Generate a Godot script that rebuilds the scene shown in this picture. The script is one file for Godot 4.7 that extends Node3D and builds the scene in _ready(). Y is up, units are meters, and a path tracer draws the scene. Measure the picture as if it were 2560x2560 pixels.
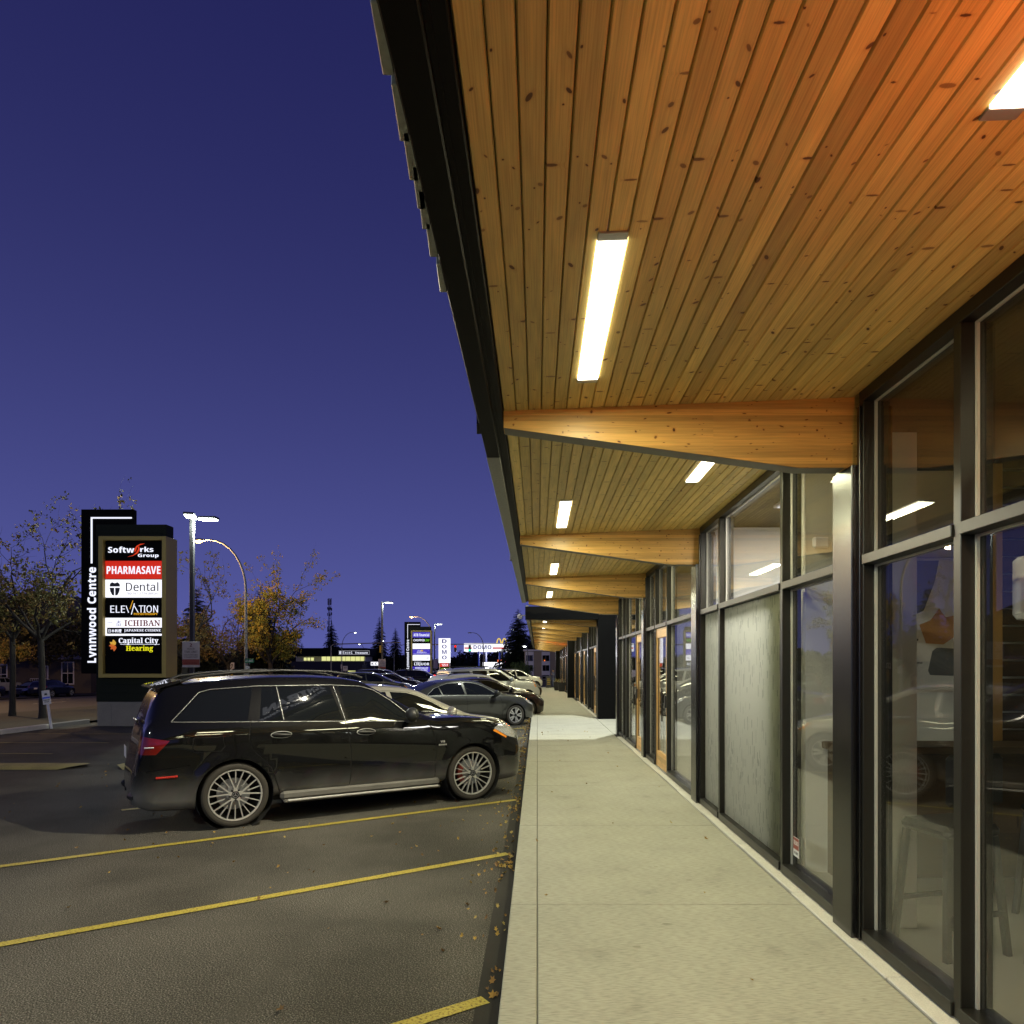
extends Node3D
# A strip mall walkway at dusk. x to the right, y up, the walkway runs along -z; lengths in metres.

const BAY := 4.572            # beam spacing, 15 feet
const FIRST := 0.183          # the beam beside the camera
const EAVE := -0.223
const SHOP := 2.10            # outer face of the shopfront frames
const GLASS := 2.17
var M := {}
var F := {}
var used := {}
var rng := RandomNumberGenerator.new()


class MB:
	var v := PackedVector3Array()
	var n := PackedVector3Array()
	var t := PackedVector2Array()
	var c := PackedColorArray()
	var tint := Color(1, 1, 1)
	var tinted := false
	func tri(a: Vector3, b: Vector3, d: Vector3, ua := Vector2.ZERO, ub := Vector2.ZERO, ud := Vector2.ZERO) -> void:
		var m := (b - a).cross(d - a).normalized()
		tris(a, b, d, m, m, m, ua, ub, ud)
	func tris(a: Vector3, b: Vector3, d: Vector3, na: Vector3, nb: Vector3, nd: Vector3, ua := Vector2.ZERO, ub := Vector2.ZERO, ud := Vector2.ZERO) -> void:
		v.append(a); v.append(d); v.append(b)
		n.append(na); n.append(nd); n.append(nb)
		t.append(ua); t.append(ud); t.append(ub)
		if tinted:
			c.append(tint); c.append(tint); c.append(tint)
	func quad(a: Vector3, b: Vector3, d: Vector3, e: Vector3) -> void:
		tri(a, b, d); tri(a, d, e)
	func out_tri(a: Vector3, b: Vector3, d: Vector3, o: Vector3) -> void:
		if (b - a).cross(d - a).dot((a + b + d) / 3.0 - o) < 0.0:
			tri(a, d, b)
		else:
			tri(a, b, d)
	func out_quad(a: Vector3, b: Vector3, d: Vector3, e: Vector3, o: Vector3) -> void:
		out_tri(a, b, d, o); out_tri(a, d, e, o)
	func box(lo: Vector3, hi: Vector3, ch := 0.0) -> void:
		obox(Transform3D(Basis(), (lo + hi) / 2.0), hi - lo, ch)
	func obox(x: Transform3D, s: Vector3, ch := 0.0) -> void:
		var h := s / 2.0
		var o := x.origin
		if ch <= 0.0:
			for k in 3:
				for g in [-1.0, 1.0]:
					var q := []
					for w in [[-1, -1], [1, -1], [1, 1], [-1, 1]]:
						var p := Vector3.ZERO
						p[k] = g * h[k]; p[(k + 1) % 3] = w[0] * h[(k + 1) % 3]; p[(k + 2) % 3] = w[1] * h[(k + 2) % 3]
						q.append(x * p)
					out_quad(q[0], q[1], q[2], q[3], o)
			return
		var i := h - Vector3(ch, ch, ch)
		for k in 3:
			var k1 := (k + 1) % 3
			var k2 := (k + 2) % 3
			for g in [-1.0, 1.0]:
				var q := []
				for w in [[-1, -1], [1, -1], [1, 1], [-1, 1]]:
					var p := Vector3.ZERO
					p[k] = g * h[k]; p[k1] = w[0] * i[k1]; p[k2] = w[1] * i[k2]
					q.append(x * p)
				out_quad(q[0], q[1], q[2], q[3], o)
				for g2 in [-1.0, 1.0]:
					var e := []
					for w in [[0, -1], [0, 1], [1, 1], [1, -1]]:
						var p := Vector3.ZERO
						p[k] = g * (h[k] if w[0] == 0 else i[k]); p[k1] = g2 * (i[k1] if w[0] == 0 else h[k1]); p[k2] = w[1] * i[k2]
						e.append(x * p)
					out_quad(e[0], e[1], e[2], e[3], o)
		for a in [-1.0, 1.0]:
			for b in [-1.0, 1.0]:
				for d in [-1.0, 1.0]:
					out_tri(x * Vector3(a * h.x, b * i.y, d * i.z), x * Vector3(a * i.x, b * h.y, d * i.z), x * Vector3(a * i.x, b * i.y, d * h.z), o)
	func tube(p0: Vector3, p1: Vector3, r0: float, r1: float, seg := 10, caps := true) -> void:
		path(PackedVector3Array([p0, p1]), PackedFloat32Array([r0, r1]), seg, caps)
	func path(p: PackedVector3Array, r: PackedFloat32Array, seg := 8, caps := true) -> void:
		var last := []
		var up := Vector3.ZERO
		for i in p.size():
			var d := (p[mini(i + 1, p.size() - 1)] - p[maxi(i - 1, 0)]).normalized()
			if up == Vector3.ZERO:
				up = d.cross(Vector3.RIGHT if absf(d.x) < 0.9 else Vector3.UP).normalized()
			var side := d.cross(up).normalized()
			up = side.cross(d).normalized()
			var ring := []
			for k in seg:
				var a := TAU * k / seg
				ring.append((side * cos(a) + up * sin(a)))
			if i > 0:
				for k in seg:
					var k2 := (k + 1) % seg
					tris(p[i - 1] + last[k] * r[i - 1], p[i] + ring[k2] * r[i], p[i - 1] + last[k2] * r[i - 1], last[k], ring[k2], last[k2])
					tris(p[i - 1] + last[k] * r[i - 1], p[i] + ring[k] * r[i], p[i] + ring[k2] * r[i], last[k], ring[k], ring[k2])
			if caps and (i == 0 or i == p.size() - 1):
				for k in seg:
					out_tri(p[i], p[i] + ring[k] * r[i], p[i] + ring[(k + 1) % seg] * r[i], p[i] - d * (1.0 if i > 0 else -1.0))
			last = ring
	func lathe(x: Transform3D, q: PackedVector2Array, seg := 24) -> void:   # q: (radius, height along local y); smooth
		for i in q.size() - 1:
			var m := Vector2(q[i + 1].y - q[i].y, -(q[i + 1].x - q[i].x)).normalized()
			for k in seg:
				var w := []
				var nn := []
				for a in [TAU * k / seg, TAU * (k + 1) / seg]:
					var u := Vector3(cos(a), 0, sin(a))
					nn.append(x.basis * (u * m.x + Vector3.UP * m.y))
					w.append(x * (u * q[i].x + Vector3.UP * q[i].y)); w.append(x * (u * q[i + 1].x + Vector3.UP * q[i + 1].y))
				tris(w[0], w[3], w[2], nn[0], nn[1], nn[1])
				tris(w[0], w[1], w[3], nn[0], nn[0], nn[1])
	func prism(poly: PackedVector2Array, z0: float, z1: float, x := Transform3D()) -> void:
		var id := Geometry2D.triangulate_polygon(poly)
		for i in range(0, id.size(), 3):
			for z in [z0, z1]:
				var o := x * Vector3(poly[id[i]].x, poly[id[i]].y, (z0 + z1) / 2.0)
				out_tri(x * Vector3(poly[id[i]].x, poly[id[i]].y, z), x * Vector3(poly[id[i + 1]].x, poly[id[i + 1]].y, z), x * Vector3(poly[id[i + 2]].x, poly[id[i + 2]].y, z), o)
		var cw := Geometry2D.is_polygon_clockwise(poly)
		for i in poly.size():
			var a := poly[i]
			var b := poly[(i + 1) % poly.size()]
			if cw:
				var s := a; a = b; b = s
			quad(x * Vector3(a.x, a.y, z0), x * Vector3(b.x, b.y, z0), x * Vector3(b.x, b.y, z1), x * Vector3(a.x, a.y, z1))
	func ball(x: Transform3D, seg := 14, rows := 8) -> void:
		var inv := x.basis.inverse().transposed()
		for i in rows:
			for k in seg:
				var p := []
				var m := []
				for w in [[0, 0], [0, 1], [1, 1], [1, 0]]:
					var a = PI * (i + w[0]) / rows
					var b = TAU * (k + w[1]) / seg
					var u := Vector3(sin(a) * cos(b), cos(a), sin(a) * sin(b))
					p.append(x * u); m.append((inv * u).normalized())
				tris(p[0], p[1], p[2], m[0], m[1], m[2])
				tris(p[0], p[2], p[3], m[0], m[2], m[3])
	func mesh() -> ArrayMesh:
		var a := []
		a.resize(Mesh.ARRAY_MAX)
		a[Mesh.ARRAY_VERTEX] = v; a[Mesh.ARRAY_NORMAL] = n; a[Mesh.ARRAY_TEX_UV] = t
		if tinted:
			a[Mesh.ARRAY_COLOR] = c
		var m := ArrayMesh.new()
		m.add_surface_from_arrays(Mesh.PRIMITIVE_TRIANGLES, a)
		return m


# ---------- naming and placing ----------

func P(x: float, y: float, d: float) -> Vector3:
	return Vector3(x, y, -d)

func piece(called: String, mb: MB, m: Material, parent: Node = self, at := Vector3.ZERO) -> MeshInstance3D:
	return from_mesh(called, mb.mesh(), m, parent, at)

func from_mesh(called: String, mesh: Mesh, m: Material, parent: Node = self, at := Vector3.ZERO) -> MeshInstance3D:
	var o := MeshInstance3D.new()
	o.mesh = mesh
	o.material_override = m
	add_named(o, called, parent)
	o.position = at
	return o

func add_named(o: Node, called: String, parent: Node) -> void:
	var key := "%d/%s" % [parent.get_instance_id(), called]
	var k: int = used.get(key, 0)
	used[key] = k + 1
	o.name = called if k == 0 else "%s_%03d" % [called, k]
	parent.add_child(o, true)

func thing(called: String, label: String, category: String, at := Vector3.ZERO, turn := 0.0, group := "") -> Node3D:
	var o := Node3D.new()
	add_named(o, called, self)
	o.position = at
	o.rotation.y = turn
	return tag(o, label, category, group)

func tag(o: Node3D, label: String, category: String, group := "") -> Node3D:
	o.set_meta("label", label)
	o.set_meta("category", category)
	if group:
		o.set_meta("group", group)
	return o

func setting(o: Node3D, kind := "structure") -> Node3D:
	o.set_meta("kind", kind)
	return o

func part(called: String, parent: Node, at := Vector3.ZERO) -> Node3D:
	var o := Node3D.new()
	add_named(o, called, parent)
	o.position = at
	return o

func copy(src: Node3D, called: String, label: String, at: Vector3, turn: float, group := "") -> Node3D:
	var o: Node3D = src.duplicate()
	add_named(o, called, self)
	o.position = at
	o.rotation = Vector3(0, turn, 0)
	o.set_meta("label", label)
	if group:
		o.set_meta("group", group)
	return o

func lin(r: float, g: float, b: float, a := 1.0) -> Color:
	var c := Color(r, g, b).linear_to_srgb()
	c.a = a
	return c

func mat(called: String, c: Color, rough := 0.7, metal := 0.0) -> StandardMaterial3D:
	var m := StandardMaterial3D.new()
	m.resource_name = called
	m.albedo_color = c
	m.roughness = rough
	m.metallic = metal
	M[called] = m
	return m

func glow(called: String, c: Color, energy: float, base := Color(0, 0, 0)) -> StandardMaterial3D:
	var m := mat(called, Color(c.r * 0.35, c.g * 0.35, c.b * 0.35) if base == Color(0, 0, 0) else base, 0.5)
	m.emission_enabled = true
	m.emission = c
	m.emission_energy_multiplier = energy
	return m

func noise_tex(kind: int, freq: float, size: int, stops: Array, sd: int, oct := 3, normal := false, bump := 2.0) -> NoiseTexture2D:
	var f := FastNoiseLite.new()
	f.noise_type = kind as FastNoiseLite.NoiseType
	f.frequency = freq
	f.seed = sd
	f.fractal_octaves = oct
	var x := NoiseTexture2D.new()
	x.noise = f
	x.width = size; x.height = size
	x.seamless = true
	x.generate_mipmaps = false
	if normal:
		x.as_normal_map = true
		x.bump_strength = bump
	elif stops:
		var g := Gradient.new()
		var off := PackedFloat32Array()
		var cs := PackedColorArray()
		for s in stops:
			off.append(s[0])
			var k: float = s[1]
			cs.append(Color(k, k, k) if s.size() == 2 else Color(s[1], s[2], s[3]))
		g.offsets = off; g.colors = cs
		x.color_ramp = g
	return x

func world_tex(m: StandardMaterial3D, tex: Texture2D, per_m: float, detail: Texture2D = null, per_m2 := 0.2, norm: Texture2D = null, amount := 0.5) -> void:
	m.albedo_texture = tex
	m.uv1_triplanar = true
	m.uv1_world_triplanar = true
	m.uv1_scale = Vector3.ONE * per_m
	if detail:
		m.detail_enabled = true
		m.detail_albedo = detail
		m.detail_blend_mode = BaseMaterial3D.BLEND_MODE_MUL
		m.detail_uv_layer = BaseMaterial3D.DETAIL_UV_2
		m.uv2_triplanar = true
		m.uv2_world_triplanar = true
		m.uv2_scale = Vector3.ONE * per_m2
	if norm:
		m.normal_enabled = true
		m.normal_texture = norm
		m.normal_scale = amount

func text(called: String, s: String, font: Font, at: Vector3, w: float, h: float, m: Material, parent: Node, depth := 0.012, basis := Basis()) -> MeshInstance3D:
	var tm := TextMesh.new()
	tm.text = s
	tm.font = font
	tm.font_size = 48
	tm.pixel_size = 0.01
	tm.depth = depth
	tm.curve_step = 2.0
	var ab := tm.get_aabb()
	var k := Vector3(w / ab.size.x, h / ab.size.y, 1)
	var o := from_mesh(called, tm, m, parent)
	o.transform = Transform3D(basis * Basis.from_scale(k), at - basis * (ab.get_center() * k))
	return o

func stroke(mb: MB, a: Vector2, b: Vector2, w: float, z0: float, z1: float) -> void:
	var d := (b - a).normalized().orthogonal() * w / 2.0
	mb.prism(PackedVector2Array([a + d, b + d, b - d, a - d]), z0, z1)

# the lie of the land: level by the shops, falling away down the street and towards the road
func fall(d: float, tab: Array) -> float:
	for i in tab.size() - 1:
		if d < tab[i + 1][0]:
			return lerpf(tab[i][1], tab[i + 1][1], clampf((d - tab[i][0]) / (tab[i + 1][0] - tab[i][0]), 0, 1))
	return tab[-1][1]

func gy(x: float, d: float) -> float:
	return fall(d, [[30.0, 0.0], [50.0, -0.1], [75.0, -0.45]]) + fall(-x, [[15.0, 0.0], [45.0, -0.7]])

func sheet(called: String, xs: Array, ds: Array, lift: float, m: Material, parent: Node = self, skirt := 0.0) -> MeshInstance3D:
	var mb := MB.new()
	var gx := [xs[0]]
	for b in [-45.0, -15.0]:
		if b > xs[0] and b < xs[1]: gx.append(b)
	gx.append(xs[1])
	var gd := [ds[0]]
	for b in [30.0, 50.0, 75.0]:
		if b > ds[0] and b < ds[1]: gd.append(b)
	gd.append(ds[1])
	for i in gx.size() - 1:
		for j in gd.size() - 1:
			var q := []
			for w in [[0, 0], [1, 0], [1, 1], [0, 1]]:
				q.append(P(gx[i + w[0]], gy(gx[i + w[0]], gd[j + w[1]]) + lift, gd[j + w[1]]))
			mb.quad(q[0], q[1], q[2], q[3])
			if skirt > 0.0:
				var dn := Vector3.DOWN * skirt
				if i == gx.size() - 2: mb.quad(q[1], q[1] + dn, q[2] + dn, q[2])
				if i == 0: mb.quad(q[3], q[3] + dn, q[0] + dn, q[0])
				if j == 0: mb.quad(q[0], q[0] + dn, q[1] + dn, q[1])
				if j == gd.size() - 2: mb.quad(q[2], q[2] + dn, q[3] + dn, q[3])
	return piece(called, mb, m, parent)

func ribbon(mb: MB, a: Vector2, b: Vector2, w: float, lift: float) -> void:   # a, b: (x, distance)
	var u := (b - a).normalized().orthogonal() * w / 2.0
	var k := 6
	for i in k:
		var p := a.lerp(b, float(i) / k)
		var q := a.lerp(b, float(i + 1) / k)
		var c := []
		for e in [p + u, p - u, q - u, q + u]:
			c.append(P(e.x, gy(e.x, e.y) + lift, e.y))
		if (c[1] - c[0]).cross(c[2] - c[0]).y > 0:
			mb.quad(c[0], c[1], c[2], c[3])
		else:
			mb.quad(c[3], c[2], c[1], c[0])

func lamp_light(parent: Node, at: Vector3, c: Color, energy: float, size := 0.1) -> OmniLight3D:
	var l := OmniLight3D.new()
	l.light_color = c
	l.light_energy = energy
	l.light_size = size
	l.omni_range = 60
	l.omni_attenuation = 2
	l.shadow_enabled = true
	add_named(l, "lamp_glow", parent)
	l.position = at
	return l

# ---------- materials ----------

func wood_atlas() -> ImageTexture:
	var w := 64
	var boards := 8
	var h := 2048
	var img := PackedByteArray()
	img.resize(w * boards * h * 3)
	var fine := FastNoiseLite.new()
	fine.seed = 3; fine.frequency = 1.0; fine.fractal_octaves = 2
	var slow := FastNoiseLite.new()
	slow.seed = 9; slow.frequency = 1.0; slow.fractal_octaves = 2
	var r := RandomNumberGenerator.new()
	r.seed = 41
	for b in boards:
		var knots := []
		var y := r.randf_range(40, 160)
		while y < h - 20:
			var s := r.randf_range(0.35, 1.1)
			var spike := 1.0 + 1.6 * float(r.randf() < 0.35)
			knots.append([r.randf_range(6, 58), y, s * r.randf_range(5, 7.5) * spike, s * r.randf_range(4.0, 7.0) / sqrt(spike), r.randf_range(0.35, 0.95), r.randf_range(-1.2, 1.2)])
			if r.randf() < 0.3:
				knots.append([r.randf_range(6, 58), y + r.randf_range(6, 24), r.randf_range(1.6, 2.6), r.randf_range(1.2, 2.4), 0.9, 0.0])
			y += r.randf_range(45, 250)
		var tone := r.randf_range(0.9, 1.08)
		var ki := 0
		for j in h:
			while ki < knots.size() - 1 and knots[ki][1] < j - 60: ki += 1
			for i in w:
				var bend := 0.0
				var dark := 0.0
				var halo := 0.0
				for q in range(maxi(ki - 1, 0), mini(ki + 4, knots.size())):
					var k: Array = knots[q]
					var dy: float = j - k[1]
					if absf(dy) > 46: continue
					var dx: float = i - k[0]
					var ex = (dx + dy * 0.9 * k[5]) / k[2]
					var ey = dy / k[3]
					var e = ex * ex + ey * ey
					if e < 9.0:
						bend += dx / (1.0 + e) * 0.5
						halo = maxf(halo, exp(-e * 0.55) * k[4])
						if e < 1.25: dark = maxf(dark, k[4] * clampf((1.25 - e) * 3.0, 0, 1))
				var x := i + bend
				var g := fine.get_noise_2d(x * 0.19 + b * 40.0, j * 0.0045 + b * 17.0)
				var f := fine.get_noise_2d(x * 0.9 + b * 91.0, j * 0.02)
				var s2 := slow.get_noise_2d(i * 0.02 + b * 13.0, j * 0.004)
				var k2 := (1.0 + g * 0.10 + f * 0.035 + s2 * 0.07) * tone
				var cr := 0.865 * k2
				var cg := 0.755 * k2 * (1.0 - 0.06 * absf(g))
				var cb := 0.53 * k2 * (1.0 - 0.10 * absf(g))
				cr = lerpf(cr, 0.56, halo * 0.45); cg = lerpf(cg, 0.33, halo * 0.5); cb = lerpf(cb, 0.15, halo * 0.5)
				cr = lerpf(cr, 0.24, dark * 0.88); cg = lerpf(cg, 0.13, dark * 0.9); cb = lerpf(cb, 0.06, dark * 0.9)
				var at := (j * w * boards + b * w + i) * 3
				img[at] = int(clampf(cr, 0, 1) * 255); img[at + 1] = int(clampf(cg, 0, 1) * 255); img[at + 2] = int(clampf(cb, 0, 1) * 255)
	return ImageTexture.create_from_image(Image.create_from_data(w * boards, h, false, Image.FORMAT_RGB8, img))

func film_texture() -> ImageTexture:      # the printed stripes of the window film
	var im := Image.create(512, 512, false, Image.FORMAT_RGB8)
	im.fill(Color(0.88, 0.89, 0.87))
	var r := RandomNumberGenerator.new()
	r.seed = 5
	for k in 40:
		var x := int(k * 12.8)
		im.fill_rect(Rect2i(x, 0, 3, 512), Color(0.97, 0.97, 0.95))
		im.fill_rect(Rect2i(x + 5, 0, 2, 512), Color(0.56, 0.58, 0.56))
		for q in 4:
			if r.randf() < 0.75:
				im.fill_rect(Rect2i(x + 3, r.randi_range(0, 480), 8, r.randi_range(14, 44)), Color(0.58, 0.60, 0.59).lerp(Color(0.80, 0.81, 0.79), r.randf()))
	return ImageTexture.create_from_image(im)

func materials() -> void:
	for k in [["sans", "Droid Sans", 400], ["bold", "Droid Sans", 700], ["serif", "Droid Serif", 400], ["serif_bold", "Droid Serif", 700], ["mono", "Droid Sans Mono", 400]]:
		var sf := SystemFont.new()
		sf.font_names = PackedStringArray([k[1]])
		sf.font_weight = k[2]
		F[k[0]] = sf
	var S := FastNoiseLite.TYPE_SIMPLEX_SMOOTH
	var blot := noise_tex(S, 0.006, 512, [[0.15, 0.80], [0.5, 0.94], [0.8, 1.0]], 11, 5)
	var speck := noise_tex(S, 0.30, 1024, [[0.12, 0.30], [0.40, 0.50], [0.58, 0.60], [0.76, 0.95]], 4, 4)
	var grit_n := noise_tex(S, 0.25, 1024, [], 4, 3, true, 6.0)
	var a := mat("asphalt", lin(0.30, 0.28, 0.238), 0.85)
	world_tex(a, speck, 0.27, blot, 0.13, grit_n, 0.6)
	a.metallic_specular = 0.22
	var a2 := mat("road asphalt", lin(0.09, 0.085, 0.08), 0.8)
	world_tex(a2, speck, 0.7, blot, 0.1)
	var conc := noise_tex(S, 0.05, 1024, [[0.1, 0.90], [0.5, 0.97], [0.8, 1.0]], 21, 5)
	var conc_spot := noise_tex(S, 0.007, 1024, [[0.10, 0.90], [0.2, 0.96], [0.5, 0.98], [0.8, 1.0]], 33, 6)
	var conc_n := noise_tex(S, 0.12, 1024, [], 22, 4, true, 2.0)
	var c := mat("concrete", lin(0.42, 0.41, 0.345), 0.75)
	world_tex(c, noise_tex(S, 0.05, 1024, [[0.1, 0.80], [0.45, 0.94], [0.8, 1.0]], 23, 6), 0.8, conc_spot, 0.19, conc_n, 0.15)
	c.uv1_scale = Vector3(0.22, 0.8, 1.9)
	c.metallic_specular = 0.4
	c = mat("threshold concrete", lin(0.62, 0.60, 0.56), 0.7)
	world_tex(c, conc, 1.4, conc_spot, 0.6, conc_n, 0.3)
	c = mat("dark concrete", lin(0.20, 0.19, 0.18), 0.85)
	world_tex(c, conc, 0.4, conc_spot, 0.3, conc_n, 0.4)
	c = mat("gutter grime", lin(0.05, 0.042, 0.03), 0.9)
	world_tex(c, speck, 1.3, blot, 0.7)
	mat("stain", lin(0.25, 0.24, 0.19), 0.8)
	c = mat("slab bed", lin(0.06, 0.055, 0.05), 0.95)
	var worn := noise_tex(S, 0.05, 1024, [[0.1, 0.25, 0.22, 0.12], [0.3, 0.85, 0.8, 0.7], [0.6, 1, 1, 1]], 51, 5)
	c = mat("yellow paint", lin(0.36, 0.30, 0.04), 0.7)
	world_tex(c, worn, 0.8)
	c = mat("worn yellow paint", lin(0.50, 0.42, 0.12), 0.8)
	world_tex(c, noise_tex(S, 0.09, 1024, [[0.2, 0.35], [0.5, 0.8], [0.65, 1.0]], 52, 5), 0.8, blot, 0.4)
	c = mat("grass", lin(0.05, 0.055, 0.018), 0.95)
	world_tex(c, speck, 0.8, blot, 0.2)
	# timber
	var tex := wood_atlas()
	for k in 5:
		var w := mat("plank %d" % k, [lin(0.83, 0.85, 0.62), lin(0.79, 0.80, 0.57), lin(0.89, 0.92, 0.69), lin(0.83, 0.81, 0.56), lin(0.76, 0.75, 0.54)][k], 0.5)
		w.albedo_texture = tex
		w.metallic_specular = 0.4
	var bm := mat("beam timber", lin(0.80, 0.66, 0.42), 0.38)
	bm.albedo_texture = tex
	bm.metallic_specular = 0.45
	var dw := mat("door timber", lin(0.90, 0.74, 0.55), 0.35)
	dw.albedo_texture = tex
	var dk := mat("dark boards", lin(0.10, 0.075, 0.06), 0.6)
	dk.albedo_texture = tex
	# metals
	mat("black metal", lin(0.012, 0.012, 0.012), 0.42).metallic_specular = 0.5
	mat("fascia metal", lin(0.005, 0.005, 0.005), 0.5).metallic_specular = 0.2
	world_tex(mat("galvanised", lin(0.30, 0.31, 0.29), 0.42, 0.75), conc, 0.5)
	mat("bronze frame", lin(0.022, 0.021, 0.018), 0.36, 0.4)
	mat("column metal", lin(0.075, 0.075, 0.078), 0.27, 1.0)
	mat("black cladding", lin(0.006, 0.006, 0.006), 0.4).metallic_specular = 0.16
	mat("spacer", lin(0.62, 0.60, 0.54), 0.5)
	mat("steel grey", lin(0.30, 0.31, 0.33), 0.45, 0.6)
	mat("pole dark", lin(0.05, 0.05, 0.052), 0.45, 0.4)
	mat("pole grey", lin(0.22, 0.22, 0.22), 0.5, 0.5)
	mat("chrome", lin(0.72, 0.72, 0.72), 0.12, 1.0)
	mat("alloy", lin(0.52, 0.51, 0.49), 0.30, 0.5)
	mat("satin trim", lin(0.34, 0.34, 0.33), 0.3, 0.4)
	mat("reflector red", lin(0.42, 0.03, 0.02), 0.2)
	mat("dark alloy", lin(0.03, 0.03, 0.03), 0.4, 0.6)
	mat("rubber", lin(0.028, 0.024, 0.019), 0.8)
	mat("black plastic", lin(0.012, 0.012, 0.012), 0.5)
	mat("void", lin(0.004, 0.004, 0.004), 0.95)
	mat("caliper", lin(0.22, 0.035, 0.025), 0.5)
	mat("beam flashing", lin(0.20, 0.19, 0.17), 0.55, 0.2)
	mat("gold metal", lin(0.34, 0.265, 0.075), 0.5, 0.25)
	mat("charcoal siding", lin(0.012, 0.015, 0.012), 0.6).metallic_specular = 0.2
	# glass
	var g := mat("pane", lin(0.03, 0.035, 0.03, 0.05), 0.0)
	g.transparency = BaseMaterial3D.TRANSPARENCY_ALPHA
	var cg := mat("tinted glass", lin(0.006, 0.007, 0.008), 0.02)
	cg.metallic_specular = 0.5
	var lens := mat("clear lens", lin(0.75, 0.76, 0.76, 0.25), 0.03)
	lens.transparency = BaseMaterial3D.TRANSPARENCY_ALPHA
	mat("lamp silver", lin(0.65, 0.65, 0.64), 0.15, 0.9)
	mat("red lens", lin(0.14, 0.006, 0.003), 0.08).metallic_specular = 0.7
	mat("amber lens", lin(0.75, 0.25, 0.02), 0.12)
	# paints
	for k in [["black paint", 0.006, 0.006, 0.008], ["silver paint", 0.34, 0.325, 0.29], ["grey paint", 0.042, 0.042, 0.036], ["plum paint", 0.030, 0.022, 0.023], ["white paint", 0.75, 0.74, 0.70], ["pearl paint", 0.58, 0.59, 0.60], ["red paint", 0.28, 0.02, 0.015], ["navy paint", 0.012, 0.016, 0.04]]:
		var p := mat(k[0], lin(k[1], k[2], k[3]), 0.35, 0.0 if k[1] > 0.7 or k[1] < 0.01 else 0.35)
		p.metallic_specular = 0.2
		p.clearcoat_enabled = true
		p.clearcoat = 1.0
		p.clearcoat_roughness = 0.02
	var hp := mat("hero paint", Color(1, 1, 1), 0.4)
	hp.vertex_color_use_as_albedo = true
	hp.metallic_specular = 0.12
	hp.clearcoat_enabled = true
	hp.clearcoat = 0.9
	hp.clearcoat_roughness = 0.03
	hp.roughness_texture = noise_tex(S, 0.08, 512, [[0.2, 0.6], [0.8, 1.0]], 71, 4)
	world_tex(mat("dusty plastic", lin(0.12, 0.113, 0.10), 0.7), conc, 1.2, blot, 0.8)
	# interiors
	mat("pale wall", lin(0.70, 0.68, 0.62), 0.8)
	mat("white wall", lin(0.75, 0.75, 0.70), 0.8)
	mat("inside floor", lin(0.34, 0.33, 0.29), 0.3)
	mat("dark ceiling", lin(0.025, 0.018, 0.012), 0.8)
	mat("dark seat", lin(0.008, 0.008, 0.008), 0.3)
	mat("poster grey", lin(0.12, 0.12, 0.13), 0.7)
	mat("poster white", lin(0.66, 0.64, 0.60), 0.7)
	mat("bread", lin(0.45, 0.22, 0.08), 0.8)
	var film := mat("window film", lin(0.98, 0.98, 0.95), 0.35)
	film.albedo_texture = film_texture()
	film.backlight_enabled = true
	film.backlight = Color(1.9, 1.9, 1.9)
	# plants
	for k in ["leaf", "needle"]:
		var l := mat(k, Color(1, 1, 1), 0.75)
		l.vertex_color_use_as_albedo = true
		if k == "leaf":
			l.backlight_enabled = true
			l.backlight = Color(0.5, 0.5, 0.5)
	world_tex(mat("bark", lin(0.085, 0.072, 0.058), 0.9), speck, 1.0)
	# lit things
	glow("tube white", Color(1.0, 0.97, 0.86), 7.0)
	glow("led white", Color(0.97, 1.0, 0.96), 14.0)
	glow("sodium", Color(1.0, 0.62, 0.24), 12.0)
	glow("sign white", Color(0.97, 0.97, 1.0), 1.25)
	glow("letter white", Color(0.93, 0.94, 1.0), 1.15)
	glow("sign red", Color(0.86, 0.13, 0.03), 0.75, lin(0.4, 0.03, 0.01))
	glow("sign violet", Color(0.22, 0.16, 0.72), 0.85, lin(0.05, 0.03, 0.3))
	glow("letter yellow", Color(0.95, 0.93, 0.08), 0.95)
	glow("letter amber", Color(0.95, 0.68, 0.10), 0.8)
	glow("letter orange", Color(0.90, 0.25, 0.08), 0.85)
	glow("letter green", Color(0.45, 0.85, 0.12), 0.9)
	glow("letter lime", Color(0.60, 0.72, 0.05), 0.6)
	glow("letter ink", Color(0.10, 0.11, 0.14), 0.25, lin(0.02, 0.02, 0.025))
	glow("letter pale ink", Color(0.62, 0.62, 0.66), 0.9)
	glow("letter blue", Color(0.16, 0.22, 0.60), 0.6)
	glow("letter crimson", Color(0.50, 0.06, 0.06), 0.5)
	glow("petal light", Color(0.92, 0.72, 0.28), 0.75)
	glow("petal dark", Color(0.85, 0.42, 0.18), 0.7)
	mat("sign black", lin(0.004, 0.004, 0.005), 0.6).metallic_specular = 0.12
	glow("shop light", Color(0.95, 0.95, 0.62), 0.9)
	glow("signal green", Color(0.15, 0.95, 0.7), 2.0)
	glow("signal red", Color(1.0, 0.12, 0.06), 2.2)
	glow("brake light", Color(1.0, 0.13, 0.08), 2.5)
	glow("board orange", Color(0.95, 0.42, 0.16), 1.0)
	glow("arch yellow", Color(0.95, 0.82, 0.34), 1.0)
	mat("plate white", lin(0.55, 0.53, 0.55), 0.6)
	mat("plate red", lin(0.30, 0.08, 0.06), 0.6)
	mat("print dark", lin(0.03, 0.03, 0.035), 0.7)
	mat("print maroon", lin(0.14, 0.02, 0.015), 0.6)
	mat("print white", lin(0.7, 0.7, 0.68), 0.7)
	mat("sign green", lin(0.01, 0.16, 0.08), 0.5)
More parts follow.
